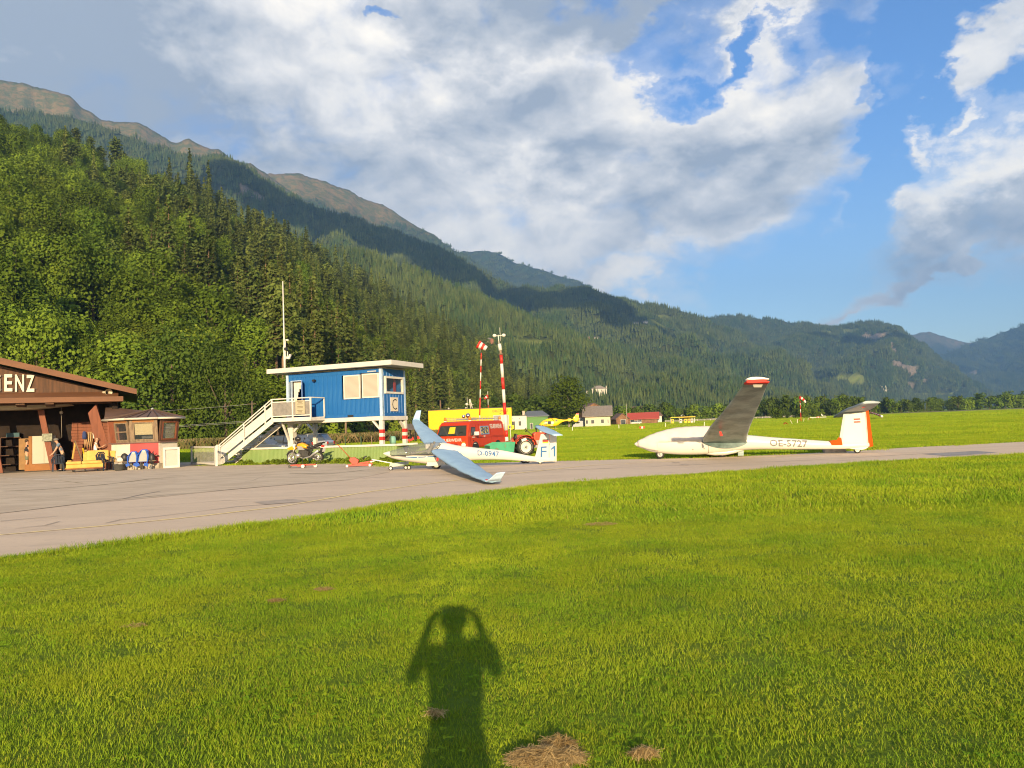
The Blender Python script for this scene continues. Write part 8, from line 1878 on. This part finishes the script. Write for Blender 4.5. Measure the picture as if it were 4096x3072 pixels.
# ------------------------------------------------------------------ people
m_skin = mat('skin', (0.46, 0.26, 0.17), 0.6); m_hair = mat('brown_hair', (0.06, 0.035, 0.02), 0.8)
def skin_obj(name, verts, edges, radii, m, parent, sub=2, root=0):
    me = bpy.data.meshes.new(name); me.from_pydata([tuple(v) for v in verts], edges, []); me.materials.append(m)
    o = bpy.data.objects.new(name, me); _link(o, parent)
    md = o.modifiers.new('skin', 'SKIN'); md.use_smooth_shade = True; md.branch_smoothing = .4
    if not me.skin_vertices: me.attributes.new('skin_vertex', 'FLOAT', 'POINT')
    for i, r_ in enumerate(radii):
        sv = me.skin_vertices[0].data[i]; sv.radius = (r_, r_) if not isinstance(r_, tuple) else r_; sv.use_root = (i == root)
    ms = o.modifiers.new('sub', 'SUBSURF'); ms.levels = 1; ms.render_levels = sub
    return o
def person(loc, rz, label, J, top, legs, sleeve=.5, trousers=1.0, shoes=None, cap=None, hair=None, group=None, name='person', H=1.75):
    """J: joint positions in metres, local; x forward, y left"""
    root = thing(name, label, 'person', loc, rz, group); v = []; r_ = []; e = []
    def V(k_, rad): v.append(J[k_]); r_.append(rad); return len(v) - 1
    ip = V('pelvis', (.125, .115)); ib = V('belly', (.125, .105)); ic = V('chest', (.140, .115)); inn = V('neck', .055); ih0 = V('head0', .07); ih = V('head', .086); ht = V('headtop', .07)
    e += [(ip, ib), (ib, ic), (ic, inn), (inn, ih0), (ih0, ih), (ih, ht)]
    for s in 'lr':
        a = V('sh' + s, .062); b_ = V('el' + s, .044); c = V('wr' + s, .028); d = V('ha' + s, .032); e += [(ic, a), (a, b_), (b_, c), (c, d)]
        a = V('hi' + s, .095); b_ = V('kn' + s, .060); k_ = V('ca' + s, .052); c = V('an' + s, .038); d = V('to' + s, .035); e += [(ip, a), (a, b_), (b_, k_), (k_, c), (c, d)]
    body = skin_obj('body', v, e, r_, m_skin, root)
    q = MB()
    for s in 'lr':   # fingers curled on from each palm, thumb off its side
        w_, h_ = Vector(J['wr' + s]), Vector(J['ha' + s]); d = (h_ - w_).normalized(); sd = d.cross(Vector((0, 0, 1)) if abs(d.z) < .9 else Vector((1, 0, 0))).normalized(); nn = sd.cross(d); sg = 1 if s == 'l' else -1
        for i, L in enumerate((.068, .078, .072, .056)):
            b0 = h_ + d * .01 + sd * sg * (.027 - .018 * i); q.tube([b0, b0 + d * L * .5 - nn * .006, b0 + d * L * .85 - nn * .025, b0 + d * L * .95 - nn * .045], [.0095, .009, .008, .006], 6)
        b0 = h_ - d * .035 + sd * sg * .03; q.tube([b0, b0 + sd * sg * .028 + d * .02, b0 + sd * sg * .032 + d * .05], [.011, .010, .007], 6)
    q.build('fingers', m_skin, body)
    hd = Vector(J['head']); fw = (Vector(J['face']) - hd).normalized(); up = (Vector(J['headtop']) - Vector(J['head0'])).normalized(); sd = up.cross(fw).normalized()
    q = MB(); q.rings([[hd + fw * (.088 + d_) + up * (z - .005) + sd * w_ for w_ in (-.008, .008)] + [hd + fw * .08 + up * (z - .005) + sd * .014, hd + fw * .08 + up * (z - .005) - sd * .014] for z, d_ in ((.03, 0), (.0, .014), (-.025, .024), (-.035, .004))]); q.build('nose', m_skin, body)
    q = MB(); [q.ball(hd + fw * .083 + up * .012 + sd * s * .032, .011, 6, 4) for s in (-1, 1)]; q.build('eyes', m_dark, body)
    q = MB(); q.box(hd + fw * .088 - up * .062, (.04, .04, .008)); q.build('mouth', mat('lips', (.35, .14, .11), .6), body)
    q = MB(); [q.ball(hd + sd * s * .092 - fw * .01, .028, 6, 5, sc=(.5, .5, 1)) for s in (-1, 1)]; q.build('ears', m_skin, body)
    # shirt, trousers, shoes and hair follow the body a little outside it
    tv = [J['hip'], J['belly'], J['chest'], tuple(Vector(J['chest']).lerp(Vector(J['neck']), .62))]; te = [(0, 1), (1, 2), (2, 3)]; tr = [(.135, .125), (.140, .120), (.155, .130), .085]
    for s in 'lr':
        a = len(tv); tv += [J['sh' + s], tuple(Vector(J['sh' + s]).lerp(Vector(J['el' + s]), sleeve))]; te += [(2, a), (a, a + 1)]; tr += [.078, .066]
    skin_obj('shirt', tv, te, tr, top, root, 2, 1)
    lv = [J['pelvis'], J['hip']]; le_ = [(0, 1)]; lr = [(.142, .13), (.137, .125)]
    for s in 'lr':
        a = len(lv); lv += [J['hi' + s], J['kn' + s]]; le_ += [(0, a), (a, a + 1)]; lr += [.108, .082]
        if trousers < .6: lv[-1] = tuple(Vector(J['hi' + s]).lerp(Vector(J['kn' + s]), .82)); lr[-1] = .098
        else: lv.append(J['an' + s]); le_.append((a + 1, a + 2)); lr.append(.066)
    skin_obj('trousers', lv, le_, lr, legs, root, 2, 0)
    for s in 'lr':
        a_, t_ = Vector(J['an' + s]), Vector(J['to' + s]); dd = (t_ - a_); dd.z = 0; dd.normalize(); hl_ = a_ - dd * .05; hl_.z = .04
        skin_obj('shoe', [hl_, a_ * .5 + t_ * .5 + Vector((0, 0, -.02)), t_ + dd * .03], [(0, 1), (1, 2)], [.045, .05, .036], shoes or m_black, root, 1, 1)
    hc = hd + up * .035 - fw * .012
    if cap is not None:
        q = MB(); q.rings([[hc + (fw * math.cos(a) * 1.12 + sd * math.sin(a)) * r2 + up * z for a in [2 * math.pi * i / 14 for i in range(14)]] for r2, z in ((.108, -.03), (.110, .02), (.095, .065), (.05, .092), (.01, .10))]); q.build('cap', cap, root)
    elif hair is not None:
        q = MB(); q.rings([[hc - fw * .012 + (fw * math.cos(a) * 1.08 + sd * math.sin(a)) * r2 + up * (z + (.03 * math.cos(a) if z < 0 else 0)) for a in [2 * math.pi * i / 14 for i in range(14)]] for r2, z in ((.088, -.06), (.095, .0), (.088, .055), (.055, .085), (.01, .095))]); q.build('hair', hair, root)
    return root
def stand(lean=0.0, arms=None, step=.0, turn=0.0):
    J = dict(pelvis=(0, 0, .94), hip=(lean * .1, 0, 1.0), belly=(lean * .22, 0, 1.10), chest=(lean * .48, 0, 1.30), neck=(lean * .72, 0, 1.475), head0=(lean * .78 + .01, 0, 1.54), head=(lean * .85 + .02, 0, 1.625), headtop=(lean * .9 + .01, 0, 1.70), face=(lean * .85 + .2, 0, 1.60))
    for s, y in (('l', 1), ('r', -1)):
        st = step * y
        J['hi' + s] = (0, .09 * y, .90); J['kn' + s] = (st * .6 + .03, .10 * y, .50); J['ca' + s] = (st * .75, .10 * y, .34); J['an' + s] = (st, .10 * y, .09); J['to' + s] = (st + .16, .12 * y, .035)
        J['sh' + s] = (lean * .62, .185 * y, 1.41); J['el' + s] = (lean * .5 - .02, .25 * y, 1.13); J['wr' + s] = (lean * .5 + .10, .26 * y, .90); J['ha' + s] = (lean * .5 + .14, .26 * y, .82)
    if arms: J.update(arms)
    return J
# man by the ochre panel, man at the plastic chair, man behind the sofa
p = G(108, 1886); person((p.x, p.y, .03), HA + R(12), 'person in a dark shirt and grey shorts standing before the ochre panel', stand(.0, dict(ell=(.22, .2, 1.15), wrl=(.34, .10, 1.28), hal=(.36, .06, 1.34), elr=(.10, -.26, 1.15), wrr=(.26, -.15, 1.22), har=(.31, -.1, 1.26)), .06),
    mat('navy_shirt', (.018, .02, .028), .9), mat('grey_green_shorts', (.13, .145, .10), .9), .5, .5, m_black, None, m_hair)
p = G(252, 1886); person((p.x, p.y, .03), HA + R(192), 'person in a blue grey shirt, dark trousers and knitted cap leaning on a chair', stand(.34, dict(ell=(.40, .24, 1.08), wrl=(.50, .22, .92), hal=(.56, .20, .88), elr=(.28, -.3, 1.12), wrr=(.44, -.26, .94), har=(.52, -.24, .90)), .10),
    mat('slate_shirt', (.12, .17, .23), .9, col2=(.09, .13, .18), vscale=8), mat('dark_trousers', (.055, .045, .032), .9), .45, 1.0, m_black, mat('grey_cap', (.14, .13, .115), .95))
p = G(366, 1880); person((p.x, p.y + .4, .03), HA + R(-10), 'person with a bald head and white shirt standing behind the yellow sofa', stand(.08, dict(ell=(.22, .22, 1.14), wrl=(.40, .12, 1.26), hal=(.46, .08, 1.30), elr=(.2, -.26, 1.14), wrr=(.40, -.16, 1.20), har=(.46, -.12, 1.24)), .05),
    mat('white_shirt', (.66, .66, .66), .9), mat('beige_trousers', (.25, .19, .12), .9), .45, 1.0, m_black)
# the photographer, right behind the lens, casting the long shadow on the lawn
ph = stand(.0, dict(shl=(.02, .19, 1.40), shr=(.02, -.19, 1.40), ell=(.12, .245, 1.22), elr=(.12, -.245, 1.22), wrl=(.25, .16, 1.555), wrr=(.25, -.16, 1.555), hal=(.275, .10, 1.60), har=(.275, -.10, 1.60), head=(.02, 0, 1.575), head0=(.01, 0, 1.50), headtop=(.01, 0, 1.64), face=(.2, 0, 1.55)), .04)
phg = person((0, -.36, 0), math.atan2(SUN_DIR.y, SUN_DIR.x), 'person taking the photograph with both arms raised, outside the frame behind the lens', ph, mat('black_tee', (.03, .03, .035), .9), mat('dark_jeans', (.03, .04, .06), .9), .5, 1.0, m_black, None, m_hair)
phg.scale = (1, 1.14, 1)
q = MB(); q.box((0, 0, 0), (.16, .009, .076)); phn = q.build('phone', m_black, None, .003); phn.location = (0, -.075, 1.605); tag(phn, 'flat black phone held up in both hands of the photographer', 'phone')

# ------------------------------------------------------------------ things in and before the hangar
def kpos(px, y, z=0.0): x = K(px, 1850, y)[0]; v = Matrix.Rotation(KR, 4, 'Z') @ Vector((x, y, z)); return v + Vector(KO)
m_sofa = mat('yellow_sofa_cloth', (.60, .37, .10), .9, col2=(.52, .31, .075), vscale=3, bump=.3, bscale=6)
SO = G(332, 1889); so = thing('sofa', 'worn yellow sofa on a wheeled board in front of the hangar', 'sofa', (SO.x, SO.y + .3, .018), HA + R(2))
q = MB(); q.b2((-.88, -.42, .14), (.86, .42, .19)); q.build('wheeled_board', m_redw, so)
q = MB(); q.b2((-.88, -.44, .19), (.84, .45, .40)); q.build('base', m_sofa, so, .07, 3)
for x0, x1 in ((-.88, -.20), (-.19, .84)): q = MB(); q.b2((x0, -.46, .40), (x1, .40, .545)); q.build('seat_cushion', m_sofa, so, .06, 3)
q = MB(); q.box((.52, .30, .78), (1.0, .22, .55), (-.15, 0, 0)); q.build('back_cushion', m_sofa, so, .08, 3)
q = MB(); q.b2((-.15, .42, .40), (1.32, .66, .92)); q.b2((-.1, .40, .86), (1.34, .70, 1.0)); q.build('backrest', m_sofa, so, .05, 3)
for x, y in ((-.5, -.36), (-.05, -.3), (.78, -.36), (-.6, .36), (.75, .36)): q = MB(); q.lathe([(.06, -.025), (.06, .025)], (x, y, .062), 'X', 10); q.b2((x - .03, y - .03, .11), (x + .03, y + .03, .14)); q.build('castor', m_black if x < .7 else m_steel, so)
def plastic_chair(px, py, rz, label, colm, sc_=1.0):
    p = G(px, py); c = thing('plastic_chair', label, 'chair', (p.x, p.y, .02), rz, 'plastic garden chairs by the hangar'); c.scale = (sc_,) * 3
    for x, y in ((-.24, -.22), (.24, -.22), (-.22, .22), (.22, .22)): q = MB(); q.beam((x * 1.1, y * 1.1, 0), (x, y, .42), .045, .03); q.build('leg', colm, c)
    q = MB(); q.b2((-.25, -.25, .40), (.25, .25, .43)); q.build('seat', colm, c, .01)
    for i in range(7): q = MB(); x = -.21 + .07 * i; q.beam((x, .25, .43), (x * 1.1, .36, .86 - .25 * abs(x)), .05, .015); q.build('slat', colm, c)
    q = MB(); q.tube([(-.28, .24, .45), (-.27, .34, .75), (-.12, .37, .90), (.12, .37, .90), (.27, .34, .75), (.28, .24, .45)], .025, 8); q.build('back_frame', colm, c)
    for s in (-1, 1):
        q = MB(); q.tube([(s * .27, .30, .66), (s * .31, .0, .65), (s * .30, -.22, .62), (s * .26, -.25, .42)], .025, 8); q.build('armrest', colm, c)
        for i in range(4): q = MB(); q.beam((s * .27, -.15 + .1 * i, .42), (s * .30, -.15 + .1 * i, .64), .03, .012); q.build('arm_slat', colm, c)
    return c
m_navy = mat('navy_plastic', (.02, .028, .05), .45)
plastic_chair(232, 1887, HA + R(188), 'navy plastic chair that the person in the cap leans on', m_navy, .98); plastic_chair(422, 1884, HA + R(35), 'dark plastic armchair standing right of the yellow sofa', m_navy, 1.05); plastic_chair(452, 1878, HA + R(-20), 'dark plastic armchair half hidden behind another beside the kiosk wall', m_navy, .9)
p = kpos(477, -.75); tb = thing('tub', 'dark grey plastic tub on the ground before the kiosk', 'tub', (p.x, p.y, .02), HA)
q = MB(); q.lathe([(.18, 0), (.24, .06), (.27, .30), (.29, .31), (.26, .28), (.2, .05)], n=16); q.build('shell', mat('dark_grey_plastic', (.06, .06, .055), .6), tb); q = MB(); q.tube([(-.27, 0, .28), (-.1, -.2, .36), (.1, -.2, .36), (.27, 0, .28)], .012, 6); q.build('handle', m_steel, tb)
bo_ = kpos(556, -.42); bn_ = thing('bench', 'low wooden bench along the red and white kiosk wall', 'bench', (bo_.x, bo_.y, .02), KR)
for z, y in ((.40, 0), (.66, .24)):
    for dy in (-.08, .06): q = MB(); q.b2((-1.1, y + dy - .06, z), (.85, y + dy + .06, z + .035)); q.build('plank', m_weath, bn_)
for x in (-.8, -.1, .6): q = MB(); q.beam((x, -.1, 0), (x, .24, .66), .05); q.beam((x, .12, 0), (x, .0, .4), .05); q.build('leg', m_grey, bn_)
q = MB(); q.b2((-1.1, .02, 0), (.05, .25, .24)); q.build('concrete_foot', m_cplinth, bn_)
m_pblue = mat('bright_blue_nylon', (.018, .085, .42), .6, bump=.4, bscale=12); m_pgrey = mat('grey_padding', (.32, .31, .29), .9, bump=.3, bscale=15)
for i, (px, sc_, lb_) in enumerate(((532, .92, 'smaller blue and grey parachute pack leaning on the bench, left one'), (573, 1.06, 'larger blue and grey parachute pack leaning on the bench, right one'))):
    p = kpos(px, -.52); pk = thing('parachute_pack', lb_, 'parachute', (p.x, p.y - .05, .40), KR); pk.scale = (sc_,) * 3
    q = MB(); q.prism([(-.22, .0), (.22, .0), (.24, .2), (.20, .52), (.12, .60), (-.12, .60), (-.20, .52), (-.24, .2)], 0, .12, fn=lambda v: Vector((v.x, v.y + v.z * .35, v.z))); q.build('pack', m_pblue, pk, .03)
    q = MB(); q.prism([(-.19, .02), (.19, .02), (.17, .3), (.10, .50), (-.10, .50), (-.17, .3)], -.03, -.002, fn=lambda v: Vector((v.x, v.y + v.z * .35, v.z))); q.build('back_pad', m_pgrey, pk, .01)
    q = MB(); q.ball((0, .16, .50), .09, 8, 6, sc=(1, .4, .8)); q.build('head_pad', m_cream, pk)
    for s in (-1, 1): q = MB(); q.tube([(s * .14, .15, .52), (s * .26, -.02, .30), (s * .24, -.06, .05), (s * .20, -.14, -.10)], .028, 6); q.build('strap', m_pblue, pk); q = MB(); q.box((s * .20, -.16, -.13), (.20, .05, .15), (.2, .3 * s, 0)); q.build('leg_strap', m_pblue, pk, .01)
    q = MB(); q.beam((0, -.1, .0), (.02, -.12, -.36), .03); q.beam((-.07, -.08, .0), (-.05, -.1, -.26), .025); q.build('buckle_strap', m_black, pk)
p = kpos(490, -.40); bg_ = thing('bag', 'black and white bag slumped on the left end of the bench', 'bag', (p.x, p.y, .42), KR)
q = MB(); q.ball((.08, .05, .22), .24, 10, 8, sc=(.8, .6, 1)); q.build('black_part', m_black, bg_); q = MB(); q.ball((-.10, -.03, .12), .17, 10, 7, sc=(1, .7, .8)); q.build('white_part', mat('white_bag_cloth', (.6, .55, .48), .9), bg_)
p = kpos(607, -.45); simple('bag', 'black rucksack hanging at the right end of the bench', 'bag', (p.x, p.y, .30), lambda q: (q.ball((0, 0, .25), .26, 10, 8, sc=(.6, .5, 1.1)), q.tube([(0, 0, .5), (.08, 0, .62), (.12, 0, .45)], .02, 6)), m_black)
# cabinet and panels inside
def at_h(px, py, y): return hpos(px, py, y)
cabx0, cabx1 = Hh_(128, 1800, 1.9)[0], Hh_(224, 1800, 1.9)[0]; cz1 = Hh_(165, 1746, 1.9)[1]; cz0 = Hh_(165, 1857, 1.9)[1]
cb = thing('cabinet', 'white two door cabinet on an ochre plywood base inside the hangar', 'cabinet', Matrix.Rotation(HA, 4, 'Z') @ Vector(((cabx0 + cabx1) / 2, 1.9, .03)) + Vector(HO), HA); w_ = cabx1 - cabx0
q = MB(); q.b2((-w_ / 2, .05, cz0), (w_ / 2, .7, cz1)); q.build('carcass', m_shut, cb)
for s in (-1, 1): q = MB(); q.b2((s * w_ / 4 - w_ / 4 + .01, .02, cz0 + .01), (s * w_ / 4 + w_ / 4 - .01, .045, cz1 - .01)); q.build('door', mat('grey_white_door', (.40, .37, .30), .6), cb)
q = MB(); q.b2((-w_ / 2 - .35, .0, 0), (w_ / 2, .72, cz0 - .01)); q.b2((-w_ / 2 - .16, .0, cz0 - .01), (-w_ / 2 - .01, .7, cz1)); q.build('plywood_base', m_plyw, cb)
ox0, oz1 = Hh_(75, 1757, 2.2); ox1 = Hh_(121, 1757, 2.2)[0]
simple('plywood_panel', 'tall ochre plywood panel leaning inside the hangar behind a person', 'panel', Matrix.Rotation(HA, 4, 'Z') @ Vector(((ox0 + ox1) / 2, 2.2, .03)) + Vector(HO), lambda q: q.b2((-(ox1 - ox0) / 2, 0, .08), ((ox1 - ox0) / 2, .05, oz1)), mat('ochre_panel', (.24, .13, .045), .7, var=.15), HA)
simple('cloth', 'checked cloth wrapped around the inner slanted post', 'cloth', at_h(190, 1765, 1.05), lambda q: q.b2((-.26, 0, 0), (.22, .5, .42)), mat('checked_cloth', (.30, .31, .24), .9, col2=(.16, .17, .13), vscale=9), HA)
simple('rope', 'coils of pale rope hanging on the sunlit hangar wall', 'rope', at_h(352, 1728, 2.9), lambda q: [q.tube([(x, -.05, 0), (x + .02, -.08, -.5), (x + .03, -.06, -.95 - .1 * math.sin(i * 3)), (x + .09, -.05, -.5), (x + .08, -.04, 0)], .018, 6) for i, x in enumerate((-.2, -.08, .02, .12))] + [q.tube([(-.2 + .06 * i + .10 * math.cos(a), -.1, -1.15 + .12 * math.sin(a)) for a in [j * .6 for j in range(11)]], .016, 6) for i in range(3)], mat('pale_rope', (.50, .34, .18), .9), HA)
simple('jacket', 'dark blue jacket hanging on the hangar wall left of the ropes', 'jacket', at_h(337, 1725, 2.8), lambda q: q.rings([[(-.07 * w2 + .0, -.03, z), (-.07 * w2, -.12, z), (.07 * w2 + .02, -.13, z), (.09 * w2, -.02, z)] for z, w2 in ((0, .6), (-.08, 1.2), (-.3, 1.4), (-.45, 1.3))]), mat('dark_blue_cloth', (.03, .05, .16), .9), HA)
simple('notice', 'white paper notice pinned beside the slanted hangar post', 'notice', at_h(381, 1742, .6), lambda q: q.box((0, 0, 0), (.22, .01, .30), (0, -.1, 0)), m_white, HA)
for px0, py0, px1, py1, lb_, cm in ((290, 1836, 302, 1765, 'yellow timber strut leaning left against the hangar wall', m_sofa), (298, 1762, 330, 1846, 'weathered plank leaning beside the yellow strut in the hangar', m_weath), (340, 1846, 332, 1792, 'yellow curved hose standing behind the sofa', m_yelw)):
    a_, b_ = at_h(px0, py0, 2.2), at_h(px1, py1, 2.3); simple('leaning_plank' if cm is not m_yelw else 'hose', lb_, 'plank' if cm is not m_yelw else 'hose', a_, lambda q: q.beam((0, 0, 0), b_ - a_, .09 if cm is m_sofa else (.05 if cm is m_yelw else .2), .05), cm)
p = at_h(279, 1874, 1.8); th_ = thing('trestle', 'small yellow wooden trestle between chair and sofa', 'trestle', (p.x, p.y, .03), HA)
for s in (-1, 1): q = MB(); q.beam((s * .02, 0, .42), (s * .22, 0, 0), .06); q.build('leg', m_sofa, th_)
q = MB(); q.b2((-.10, -.3, .42), (.1, .3, .48)); q.build('top_bar', m_sofa, th_)
simple('hanging_lamp', 'small round lamp on a long cord under the hangar roof', 'lamp', at_h(245, 1650, 1.5), lambda q: (q.ball((0, 0, 0), .10, 10, 6), q.tube([(0, 0, 0), (.02, 0, -1.4)], .01, 4), q.tube([(0, 0, 0), (0, 0, .7)], .008, 4)), mat('dull_white', (.35, .30, .24), .6), HA)
simple('folded_cover', 'faded turquoise cover on top of dark shelves in the hangar', 'cloth', at_h(52, 1750, 2.9), lambda q: q.b2((-.32, 0, 0), (.30, .3, .26)), mat('dull_teal', (.05, .10, .12), .9), HA)
simple('dark_shelf', 'dark wooden shelf unit at the back left of the hangar', 'shelf', at_h(50, 1751, 2.85) * 1.0, lambda q: (q.b2((-.6, 0, -1.6), (-.55, .5, 0)), q.b2((.35, 0, -1.6), (.4, .5, 0)), [q.b2((-.55, 0, -1.5 + .5 * i), (.35, .5, -1.46 + .5 * i)) for i in range(4)]), m_brownw, HA)

# ------------------------------------------------------------------ hay and dry tufts on the lawn
m_hay = leaf_mat('hay', (.46, .32, .13), (.58, .42, .19), (.20, .12, .045), .9, 6.0, .1, .2, .1)
def hay(px, py, w, h, label, n=420, seed=0):
    r = np.random.default_rng(seed); v = []; f = []; tn = []; p = G(px, py)
    for i in range(n):
        a, q_ = r.uniform(0, 6.28), math.sqrt(r.random()); x, y = math.cos(a) * q_ * w / 2, math.sin(a) * q_ * w * .32; z = h * (1 - q_ ** 1.6) * r.uniform(.2, 1) * (.55 + .45 * math.sin(x * 22 / w + seed)) + .035
        b_ = r.uniform(0, 6.28); L = r.uniform(.015, .055); tn += [r.random() ** 2.2] * 2; o = len(v); d = np.array([math.cos(b_) * L, math.sin(b_) * L, r.uniform(-.3, .3) * L]); s = np.array([-math.sin(b_), math.cos(b_), .3]) * .0011; c = np.array([x, y, z]); m_ = np.array([0, 0, r.uniform(0, .014)])
        v += [tuple(c - d - s), tuple(c - d + s), tuple(c + m_ + s), tuple(c + m_ - s), tuple(c + d + s), tuple(c + d - s)]; f += [(o, o + 1, o + 2, o + 3), (o + 3, o + 2, o + 4, o + 5)]
    o = bpy.data.objects.new('hay_clump', raw_mesh('hay_clump', v, f, [m_hay], tn)); _link(o); o.location = (p.x, p.y, 0); tag(o, label, 'hay')
hay(2185, 3062, .36, .045, 'largest pale hay clump at the bottom edge right of the shadow', 2300, 1)
hay(2235, 3010, .15, .07, 'rounded hay tuft on top of the largest clump', 650, 2)
hay(2575, 3045, .12, .03, 'small hay clump near the bottom edge in the middle', 330, 3); hay(2404, 2106, .5, .04, 'brown dry hay patch on the upper lawn', 420, 4); hay(1292, 2372, .18, .03, 'small dry tuft left of the shadow head', 200, 5)
hay(1745, 2880, .10, .03, 'dry tuft lying inside the person shadow', 120, 6); hay(540, 2520, .2, .03, 'dry tuft on the left side of the lawn', 80, 10); hay(1105, 2418, .15, .025, 'pale dry tuft left of the raised arm shadow', 160, 11)
# weeds along the foot of the green fence
wv = []
for i in range(150):
    px = random.uniform(960, 1590); p = G(px, random.uniform(1850, 1862) - (px - 960) * .012); wv.append((p.x, p.y, 0))
n = len(wv); rot = np.zeros((n, 3)); rot[:, 2] = RNG.uniform(0, 6.28, n)
weed = [bpy.data.objects.new('weed%d' % i, broad_proto('weed%d' % i, 700 + i, .2, .4, 110, m_leafb, 5, .0, .04)[0]) for i in range(2)]
scatter('fence_weeds', wv, rot, np.repeat(RNG.uniform(.5, 1.1, n)[:, None], 3, 1), RNG.integers(0, 2, n), weed)
# ------------------------------------------------------------------ the air
hz_ = MB(); hz_.b2((-8500, -200, -12), (8500, 10500, 1850))
m_hz = bpy.data.materials.new('air'); m_hz.use_nodes = True
_k = NT(m_hz.node_tree); _k.n.clear(); _o = _k.node('ShaderNodeOutputMaterial'); _v = _k.node('ShaderNodeVolumePrincipled')
_v.inputs['Color'].default_value = (0.24, 0.50, 1.0, 1); _v.inputs['Density'].default_value = 9.5e-5; _v.inputs['Anisotropy'].default_value = 0.0
_k.l.new(_v.outputs[0], _o.inputs['Volume'])
tag(hz_.build('haze', m_hz), kind='stuff')

# ------------------------------------------------------------------ clouds over the valley behind the camera: their shade lies on the forest ridge
def cloud_mesh(name, target, L, size, tilt, seed):
    r = random.Random(seed); q = MB(); n = 26
    for i in range(n):
        t = (i + .5) / n * 2 - 1; e = (1 - t * t) ** .5
        q.ball((t * size[0] / 2, r.uniform(-.5, .5) * size[1] * e * .6, r.uniform(-.3, .35) * size[2] * e), 1, 12, 8, sc=(size[0] / n * r.uniform(1.2, 2.2), size[1] * .35 * (.5 + .5 * e), size[2] * .36 * (.35 + .65 * e) * r.uniform(.75, 1.15)))
    o = q.build(name, mat('cloud_white', (.8, .8, .8), 1.0, spec=0)); c = Vector(target) - SUN_DIR * L; o.location = c; o.rotation_euler = (0, tilt, 0); return tag(o, kind='structure')
a_, b_ = P(1080, 900, 2250), P(2560, 1340, 2950)
cloud_mesh('cloud', (a_ + b_) / 2 - Vector((0, 0, 45)), 3700, ((b_ - a_).length * 1.06, 340, 370), math.atan2(a_.z - b_.z, b_.x - a_.x), 4)
cloud_mesh('cloud', P(3330, 1385, 4100), 5200, (620, 300, 150), R(4), 9)
